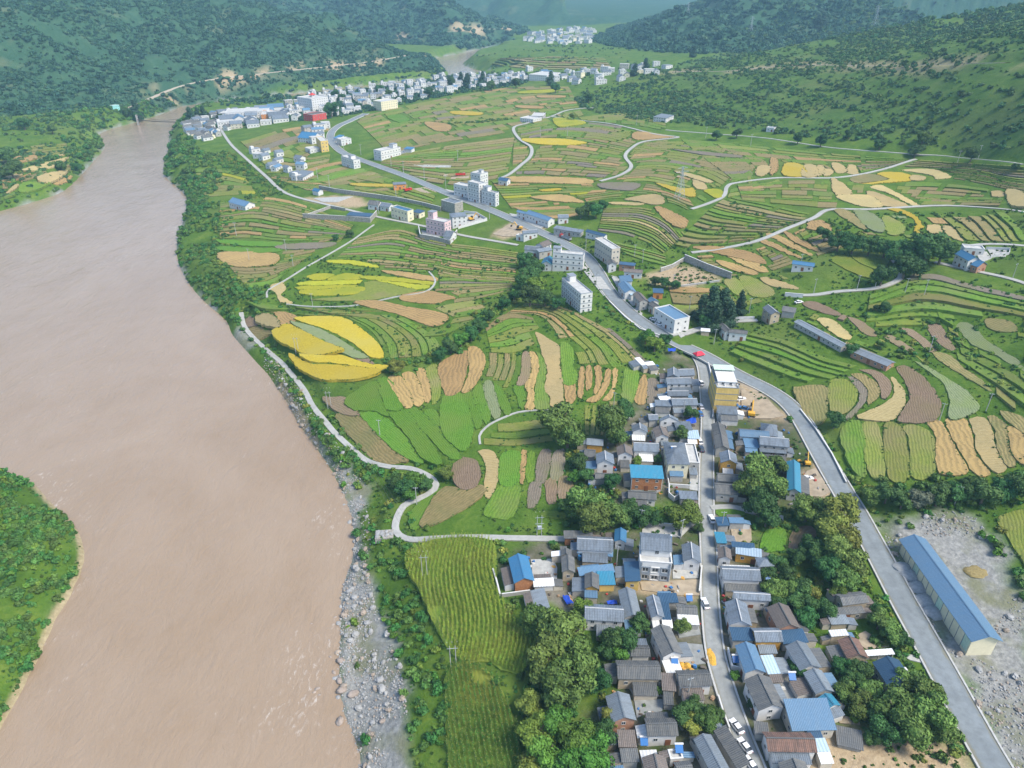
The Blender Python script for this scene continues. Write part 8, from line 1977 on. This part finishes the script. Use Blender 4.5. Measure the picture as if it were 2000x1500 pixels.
def excavator(label, u, v, head, s=1.0):
    g = gp(u, v, 1.0); t = empty('excavator', (g[0], g[1], h1(g[0], g[1])), R(head)); t.scale = (s, s, s)
    for sy in (-1.1, 1.1):
        prism([(-1.9, 0.35), (-1.5, 0.05), (1.5, 0.05), (1.9, 0.35), (1.6, 0.85), (-1.6, 0.85)], 0.3).build('track', M_RUB, t).location = (0, sy, 0)
    MB().box(-1.9, 1.2, -1.2, 1.2, 1.0, 1.25).box(-2.0, -0.2, -1.2, 1.2, 1.25, 2.1).build('upper_body', VP['yellow'], t)
    prism([(-0.1, 1.25), (1.3, 1.25), (1.3, 2.0), (0.95, 2.8), (-0.1, 2.85)], 0.5).build('cab', M_GLASS, t).location = (0, 0.65, 0)
    MB().bar((0.8, -0.3, 1.5), (3.2, -0.3, 4.6), 0.28, 6).build('boom', VP['yellow'], t)
    MB().bar((3.1, -0.3, 4.7), (5.2, -0.3, 2.3), 0.2, 6).build('arm', VP['yellow'], t)
    prism([(4.7, 2.2), (5.6, 2.3), (5.7, 1.4), (5.0, 1.1)], 0.5).build('bucket', M_RUB, t).location = (0, -0.3, 0)
    tag(t, label, 'excavator')
excavator('yellow excavator working in the dirt yard beside the tall yellow building', 1467, 808, 75, 1.25); excavator('small yellow digger beside the teal-blue steel shed', 1577, 903, 80, 0.9); excavator('orange digger in the yard behind the pink building', 921, 428, 30, 1.2); excavator('yellow digger on the earth yard before the corner house', 1014, 446, 160, 1.2)

# red festival canopy at the fork
g = gp(1364, 700); t = empty('canopy', (g[0], g[1], h1(g[0], g[1])), R(20))
for x in (-2.2, 2.2):
    for y in (-1.6, 1.6): MB().box(x - 0.07, x + 0.07, y - 0.07, y + 0.07, 0, 2.8).build('post', M_COPE, t)
M_RED = simple('red_cloth', (0.62, 0.03, 0.06), 0.7, 0.12)
MB().add([(-2.6, -2, 2.7), (2.6, -2, 2.7), (2.6, 2, 2.7), (-2.6, 2, 2.7), (-1.2, 0, 4.2), (1.2, 0, 4.2)], [(0, 1, 5, 4), (2, 3, 4, 5), (1, 2, 5), (3, 0, 4), (3, 2, 1, 0)]).build('cloth_roof', M_RED, t)
tag(t, 'red cloth canopy at the fork of street and main road', 'canopy')

# ------------------------------------------------------------------ solar heaters
M_PANEL = paint('solar_panel', (0.03, 0.14, 0.36), 0.15)
def heater(label, u, v, S, lift):
    u, v = C(*S, [(u, v)])[0]; g = gp(u, v, lift); z = g[2]
    t = empty('solar_heater', (g[0], g[1], z), 0)
    MB().add([(-1, -0.9, 0.15), (1, -0.9, 0.15), (1, 0.7, 1.25), (-1, 0.7, 1.25), (-1, -0.9, 0.05), (1, -0.9, 0.05), (1, 0.7, 1.15), (-1, 0.7, 1.15)], [(0, 1, 2, 3), (7, 6, 5, 4), (0, 4, 5, 1), (1, 5, 6, 2), (2, 6, 7, 3), (3, 7, 4, 0)]).build('panel', M_PANEL, t)
    b = MB(); n = 10
    b.add([(x, 0.85 + 0.28 * math.cos(2 * math.pi * i / n), 1.4 + 0.28 * math.sin(2 * math.pi * i / n)) for x in (-1.15, 1.15) for i in range(n)], [(i, (i + 1) % n, n + (i + 1) % n, n + i) for i in range(n)] + [tuple(range(n)), tuple(range(2 * n - 1, n - 1, -1))])
    b.build('tank', WM['white'], t)
    for x in (-0.9, 0.9): MB().box(x - 0.04, x + 0.04, 0.7, 0.78, -3.5, 1.2).build('stand', M_COPE, t)
    tag(t, label, 'solar heater')
for a in [('on the roof of the white three-storey house', 1038, 165, A_, 9.0), ('beside the large white gabled house', 1072, 885, A_, 2.6), ('in the dry straw yard beside the street', 1158, 512, A_, 1.0), ('left of the speckled dark house near the bottom', 893, 1352, A_, 2.4), ('on the small white washhouse', 1098, 1395, A_, 3.4), ('in the white walled court by the street', 110, 870, B_, 2.4), ('above the green garden of the grey gabled house', 440, 972, B_, 2.6), ('in the orchard behind the grey wings', 408, 455, B_, 2.4), ('on the hipped roof of the cream house', 770, 785, C_, 7.6), ('beside the small white house near the parked car', 300, 385, B_, 3.0)]:
    heater('solar water heater with blue panel ' + a[0], *a[1:])

# ------------------------------------------------------------------ poles, pylons, bridge
M_POLE = simple('pole_concrete', (0.36, 0.36, 0.345), 0.85, 0.12)
M_STEEL = simple('galvanised_steel', (0.36, 0.4, 0.42), 0.6, 0.1)
ME_POLE = MB().cyl(0, 0, -0.5, 9.0, 0.19, 0.12, 8).mesh('pole', [M_POLE])
ME_ARM = MB().box(-1.0, 1.0, -0.06, 0.06, 8.4, 8.54).mesh('crossarm', [M_STEEL])
ME_INS = MB().cyl(0, 0, 8.54, 8.8, 0.06, 0.04, 6).mesh('insulator', [WM['white']])
POLES = [(1249, 1032, 'above the paved yard wall'), (1329, 1052, 'by the street lane'), (1204, 1104, 'left of the white three-storey house'), (1342, 1366, 'by the dark roofed white house near the bottom'), (1408, 1037, 'on the plot right of the street'), (1334, 817, 'beside the blue-grey gabled house'), (1198, 799, 'at the edge of the fan terraces'), (742, 852, 'among the bright green paddies'), (814, 986, 'inside the river path bend'), (1563, 524, 'before the blue roofed cottage'), (1673, 567, 'on the farm lane, left one of a pair'), (1709, 561, 'on the farm lane, right one of a pair'), (1767, 573, 'left one in the green maize slope'), (1805, 576, 'right one in the green maize slope'), (1589, 573, 'at the farm lane corner'), (1463, 611, 'right of the pines'), (1662, 494, 'in the field above the dark tree belt'), (1735, 506, 'at the bend of the farm lane'), (1835, 509, 'left of the blue-roofed right house'), (1977, 545, 'on the lane at the right edge'), (1910, 311, 'on the upper field lane'), (1869, 321, 'below the upper field lane'), (1815, 688, 'between brown plots'), (1834, 823, 'above the orange stubble terraces'), (1925, 804, 'at the top of the pale stubble strip'), (1863, 988, 'below the row of dark trees'), (1144, 488, 'on the grass left of the beige block'), (1239, 503, 'right of the beige block'), (1255, 513, 'near the retaining wall corner'), (1164, 561, 'between inn and main road'), (1314, 563, 'on the bare plot'), (1346, 606, 'behind the depot'), (1394, 672, 'on the grass above the fork'), (672, 296, 'at the main road bend'), (764, 326, 'before the white long hall'), (788, 338, 'beside the main road lorry yard'), (829, 351, 'on the dirt yard'), (894, 316, 'in the brown terraces'), (871, 368, 'left of the temple block'), (644, 366, 'in the terraces left of the main road'), (621, 351, 'beside the bush edge terraces'), (774, 388, 'behind the stone wall'), (740, 418, 'by the cream building'), (956, 428, 'by the white yard wall'), (705, 303, 'near the round grass plot'), (462, 461, 'on the upper river terrace'), (487, 509, 'in the orange riverside plot'), (559, 491, 'in the brown riverside strips'), (573, 522, 'beside the footpath'), (611, 599, 'at the footpath end'), (1055, 268, 'above the long yellow plot'), (1108, 268, 'in the green terraces of the far plain'), (1243, 244, 'by the hill foot'), (1466, 285, 'by the upper lane, left'), (1378, 270, 'by the upper lane, far left')]
for u, v, ph in POLES:
    g = gp(u, v); t = empty('utility_pole', (g[0], g[1], h1(g[0], g[1])), random.uniform(-0.5, 0.5)); t.rotation_euler[0] = random.gauss(0, 0.012); t.rotation_euler[1] = random.gauss(0, 0.012)
    s = 1.0 if g[1] < 500 else 1.25
    t.scale = (s, s, s)
    put(ME_POLE, 'pole', t, (0, 0, 0), 0, (1, 1, 1)); put(ME_ARM, 'crossarm', t, (0, 0.17, 0), 0, (1, 1, 1))
    for x in (-0.9, 0, 0.9): put(ME_INS, 'insulator', t, (x, 0.17, 0), 0, (1, 1, 1))
    tag(t, 'concrete utility pole ' + ph, 'utility pole', 'utility poles')
HFR = []
for u, v, ph in [(1053, 1048, 'with transformer beside the old orange fronted house'), (830, 1126, 'at the top of the upper maize field'), (886, 1306, 'between the two maize fields'), (581, 690, 'in the ripe yellow rice'), (644, 798, 'beside the brown strip by the river path')]:
    g = gp(u, v); t = empty('twin_pole', (g[0], g[1], h1(g[0], g[1])), 0.1); HFR.append(g)
    for x in (-1.1, 1.1): put(ME_POLE, 'pole', t, (x * 0.75, 0, 0), 0, (0.8, 0.8, 1.1))
    for z in ((0.6, -2.2, -4.6) if 'transformer' in ph else (0.6,)): MB().box(-1.6, 1.6, -0.27, -0.18, 8.44 + z, 8.56 + z).build('crossarm', M_STEEL, t)
    for x in (-1.45, 0, 1.45): put(ME_INS, 'insulator', t, (x, -0.22, 0.62), 0, (1.2, 1.2, 1.3))
    if 'transformer' in ph: MB().box(-0.7, 0.7, -0.75, 0.1, 4.0, 5.2).build('transformer', M_STEEL, t)
    tag(t, 'H-shaped pair of concrete poles ' + ph, 'utility pole', 'twin poles')
def pylon(label, u, v, hgt):
    g = gp(u, v); t = empty('lattice_pylon', (g[0], g[1], h1(g[0], g[1])), 0.4)
    b = MB(); lv = np.linspace(0, 1, 9); hw = lambda f: hgt * (0.11 * (1 - f) ** 1.4 + 0.018)
    for a, c in ((-1, -1), (-1, 1), (1, 1), (1, -1)):
        for f0, f1 in zip(lv[:-1], lv[1:]): b.bar((a * hw(f0), c * hw(f0), f0 * hgt), (a * hw(f1), c * hw(f1), f1 * hgt), 0.12, 4)
    for f0, f1 in zip(lv[:-1], lv[1:]):
        for (a, c), (a2, c2) in (((-1, -1), (1, -1)), ((1, -1), (1, 1)), ((1, 1), (-1, 1)), ((-1, 1), (-1, -1))):
            b.bar((a * hw(f0), c * hw(f0), f0 * hgt), (a2 * hw(f1), c2 * hw(f1), f1 * hgt), 0.07, 3); b.bar((a2 * hw(f0), c2 * hw(f0), f0 * hgt), (a * hw(f1), c * hw(f1), f1 * hgt), 0.07, 3)
    b.build('lattice_body', M_STEEL, t)
    for f, w in ((0.72, 0.2), (0.84, 0.24), (0.96, 0.18)):
        MB().bar((-w * hgt, 0, f * hgt), (w * hgt, 0, f * hgt), 0.12, 4).bar((-w * hgt, 0, f * hgt), (0, 0, (f + 0.05) * hgt), 0.07, 3).bar((w * hgt, 0, f * hgt), (0, 0, (f + 0.05) * hgt), 0.07, 3).build('crossarm', M_STEEL, t)
    tag(t, label, 'pylon')
pylon('lattice pylon standing beside the yellow and lime plots', 1327, 388, 24); pylon('tall lattice pylon on the right hill crest', 1708, 50, 38); pylon('lattice pylon lower on the far hillside', 1466, 62, 30); pylon('lattice pylon on the far left of the hazy hill', 1343, 30, 30)
# suspension footbridge below the old quarter
a = on_plane([(268, 234)], ZW + 7)[0]; b2 = on_plane([(364, 238)], ZW + 7)[0]
t = empty('footbridge', ((a[0] + b2[0]) / 2, (a[1] + b2[1]) / 2, ZW))
o = np.array(t.location)
def seg(p, q, n, sag): return [tuple(np.array(p) + (np.array(q) - np.array(p)) * k / n - np.array([0, 0, sag * 4 * (k / n) * (1 - k / n)]) - o) for k in range(n + 1)]
dk = seg(a, b2, 16, 1.2); b = MB()
for p, q in zip(dk[:-1], dk[1:]): b.bar(p, q, 0.7, 4)
M_CABLE = simple('dark_cable', (0.1, 0.09, 0.08), 0.8, 0.1)
b.build('deck', M_CABLE, t)
cb = seg(np.array(a) + [0, 0, 6.5], np.array(b2) + [0, 0, 6.5], 16, 5.5)
for s in (-1, 1):
    b = MB()
    for p, q in zip(cb[:-1], cb[1:]): b.bar((p[0], p[1] + s, p[2]), (q[0], q[1] + s, q[2]), 0.15, 4)
    for p, q in zip(dk[1:-1:2], cb[1:-1:2]): b.bar((p[0], p[1] + s, p[2]), (q[0], q[1] + s, q[2]), 0.06, 3)
    b.build('cable', M_CABLE, t)
for e in (a, b2):
    q = np.array(e) - o
    for s in (-1.4, 1.4): MB().box(q[0] - 0.6, q[0] + 0.6, q[1] + s - 0.5, q[1] + s + 0.5, -6, q[2] + 7).build('tower', WM['grey'], t)
tag(t, 'suspension footbridge crossing the river below the old quarter', 'bridge')

# ------------------------------------------------------------------ small yard things
M_TARP = simple('blue_tarpaulin', (0.02, 0.07, 0.42), 0.5, 0.2)
def sheet(label, px, S, lift, m, name, cat):
    W = ground(C(*S, px), lift); c = W.mean(0)
    n = 7; V = []; r = np.random.default_rng(int(px[0][0]))
    for i in range(n):
        for j in range(n):
            s_, t_ = i / (n - 1), j / (n - 1)
            p = (W[0] * (1 - s_) + W[1] * s_) * (1 - t_) + (W[3] * (1 - s_) + W[2] * s_) * t_
            V.append((p[0] - c[0] + r.normal(0, 0.08), p[1] - c[1] + r.normal(0, 0.08), p[2] - c[2] + r.normal(0, 0.18)))
    F = [(i * n + j, (i + 1) * n + j, (i + 1) * n + j + 1, i * n + j + 1) for i in range(n - 1) for j in range(n - 1)]
    F = [f[::-1] for f in F]
    o = mesh_obj(name, V, F, m, smooth_=True); o.location = c
    tag(o, label, cat)
sheet('crumpled deep blue tarpaulin in the left courtyard', [(415, 490), (445, 488), (485, 535), (440, 540)], A_, 1.2, M_TARP, 'tarpaulin', 'tarpaulin'); sheet('small blue tarpaulin above the grey tiled grove house', [(675, 518), (735, 515), (735, 538), (680, 540)], A_, 1.6, M_TARP, 'tarpaulin', 'tarpaulin'); sheet('royal blue tarpaulin over the yard in the upper left row', [(855, 575), (925, 545), (930, 590), (870, 600)], C_, 2.6, M_TARP, 'tarpaulin', 'tarpaulin'); sheet('bright blue tarpaulin beside the topmost trees above the fork', [(728, 72), (785, 70), (785, 92), (735, 95)], C_, 2.6, M_TARP, 'tarpaulin', 'tarpaulin')
M_MAIZE = simple('heaped_maize', (0.55, 0.32, 0.05), 0.9, 0.35, 2.2)
def heap(label, u, v, S, rx, ry, hgt, m, rz=0.0, name='maize_heap', cat='heap'):
    u, v = C(*S, [(u, v)])[0] if S else (u, v)
    g = gp(u, v); r = np.random.default_rng(int(u * 3 + v)); V = []; F = []; n, k = 16, 7
    for j in range(k + 1):
        f = j / k
        for i in range(n):
            a_ = 2 * math.pi * i / n; q = f * (1 + r.normal(0, 0.07))
            V.append((rx * q * math.cos(a_), ry * q * math.sin(a_), hgt * (1 - f) ** 0.8 + 0.3 + r.normal(0, 0.06) - (0.5 if j == k else 0)))
    for j in range(k):
        for i in range(n): F.append((j * n + i, (j + 1) * n + i, (j + 1) * n + (i + 1) % n, j * n + (i + 1) % n))
    o = mesh_obj(name, V, F, m, smooth_=True); o.location = (g[0], g[1], h1(g[0], g[1])); o.rotation_euler = (0, 0, rz); tag(o, label, cat)
heap('golden maize spread in a long heap on the street edge', 1287, 860, A_, 1.5, 4.2, 0.7, M_MAIZE); heap('left one of two small yellow maize heaps on the grey court', 1112, 898, A_, 1.2, 1.0, 0.9, M_MAIZE); heap('right one of two small yellow maize heaps on the grey court', 1146, 902, A_, 1.2, 1.0, 0.9, M_MAIZE)
M_GRAVH = simple('gravel_heap', (0.3, 0.31, 0.31), 0.95, 0.2, 1.2)
for k_, (u, v) in enumerate([(1100, 310), (1150, 350), (1200, 420), (1240, 500), (1290, 570)]): heap('dark gravel heap beside the long warehouse, ' + ['topmost', 'second from top', 'middle', 'fourth from top', 'lowest'][k_], u - 10, v + 20, B_, 4.2, 3.2, 1.5, M_GRAVH, name='gravel_heap')
heap('dry brown grass heap in the stony yard', 1520, 350, B_, 4, 3, 0.5, simple('dry_grass', (0.24, 0.19, 0.08), 0.95, 0.3, 1.5), name='grass_heap')
M_BARREL = paint('blue_plastic', (0.03, 0.18, 0.4), 0.4)
for lab, u, v, S in [('round blue water barrel beside the large white gabled house', 1045, 925, A_), ('blue plastic barrel at the blue timber courtyard', 520, 275, A_)]:
    u, v = C(*S, [(u, v)])[0]; g = gp(u, v); t = empty('water_barrel', (g[0], g[1], h1(g[0], g[1])))
    MB().cyl(0, 0, 0, 1.9, 0.95, 0.95, 14).cyl(0, 0, 1.9, 2.2, 0.95, 0.5, 14).build('barrel', M_BARREL, t); MB().cyl(0, 0, 2.2, 2.35, 0.3, 0.3, 10).build('lid', M_RUB, t)
    tag(t, lab, 'barrel')
# boulders at the water's edge
M_BOULD = simple('wet_boulder', (0.30, 0.25, 0.21), 0.7, 0.3, 0.5, big=0.4)
BP = [(666, 1292, 2.6), (652, 1313, 1.5), (663, 1331, 2.2), (668, 1350, 2.8), (690, 1357, 3.0), (664, 1409, 2.8), (645, 1283, 1.2), (620, 1345, 1.6), (614, 1352, 1.2), (624, 1357, 1.1), (747, 1409, 1.8), (788, 1367, 1.2), (642, 1250, 1.0), (608, 1218, 1.0), (655, 1205, 1.2)]
for k_, (u, v, s) in enumerate(BP):
    g = gp(u, v); me = stone_mesh(200 + k_, 12, 8); me.materials.append(M_BOULD); me.polygons.foreach_set('use_smooth', np.ones(len(me.polygons), bool))
    o = link(bpy.data.objects.new('boulder', me)); o.location = (g[0], g[1], max(h1(g[0], g[1]), ZW - 0.3)); o.scale = (s * 1.2, s, s * 0.9); o.rotation_euler = (0, 0, random.random() * 6)
    tag(o, 'brown boulder at the water edge of the stony beach, ' + ['first', 'second', 'third', 'fourth', 'fifth', 'sixth', 'seventh', 'eighth', 'ninth', 'tenth', 'eleventh', 'twelfth', 'thirteenth', 'fourteenth', 'fifteenth'][sorted(BP, key=lambda q: q[1]).index(BP[k_])] + ' from top', 'boulder', 'boulders of the stony beach')
# broken concrete block by the river path
g = gp(752, 1045); t = empty('concrete_ruin', (g[0], g[1], h1(g[0], g[1])), 0.1)
MB().box(-3.6, 3.2, -2.4, 2.4, -2, 0.5).build('footing', M_STONE, t)
for k_ in range(16):
    me = stone_mesh(300 + k_); me.materials.append(M_ST); put(me, 'broken_slab', t, (random.uniform(-3.2, 2.8), random.uniform(-2.0, 2.0), 0.5), random.random() * 6, (2.2, 1.7, 1.2))
tag(t, 'broken concrete footing beside the river path bend', 'ruin')
# wires between the twin poles
def wire(label, P, Q):
    t = empty('power_line', tuple(P))
    for dx in (-1.7, 0, 1.7):
        b = MB(); n = 12; prev = None
        for k_ in range(n + 1):
            f = k_ / n; p = (np.array(Q) - np.array(P)) * f + np.array([dx, 0, -5 * 4 * f * (1 - f) * 0.3])
            if prev is not None: b.bar(tuple(prev), tuple(p), 0.03, 3)
            prev = p
        b.build('wire', M_CABLE, t)
    tag(t, label, 'power line')
top = [np.array([g[0], g[1], h1(g[0], g[1]) + 10.6]) for g in HFR]
wire('power line spanning the upper maize field', top[1], top[2]); wire('power line from the maize field to the yellow rice pole', top[1], top[4]); wire('power line between the river path pole and the yellow rice pole', top[4], top[3])

# ------------------------------------------------------------------ valley haze
hz = MB().box(-4200, 4600, -500, 8300, -26, HAZE_TOP)
m = bpy.data.materials.new('valley_air'); m.use_nodes = True
N = m.node_tree.nodes; L = m.node_tree.links
for n_ in list(N):
    if n_.type == 'BSDF_PRINCIPLED': N.remove(n_)
pv = N.new('ShaderNodeVolumePrincipled'); pv.inputs['Color'].default_value = (0.42, 0.77, 1.0, 1); pv.inputs['Density'].default_value = HAZE; pv.inputs['Anisotropy'].default_value = 0.0
L.new(pv.outputs[0], N['Material Output'].inputs['Volume'])
stuff(hz.build('haze', m))
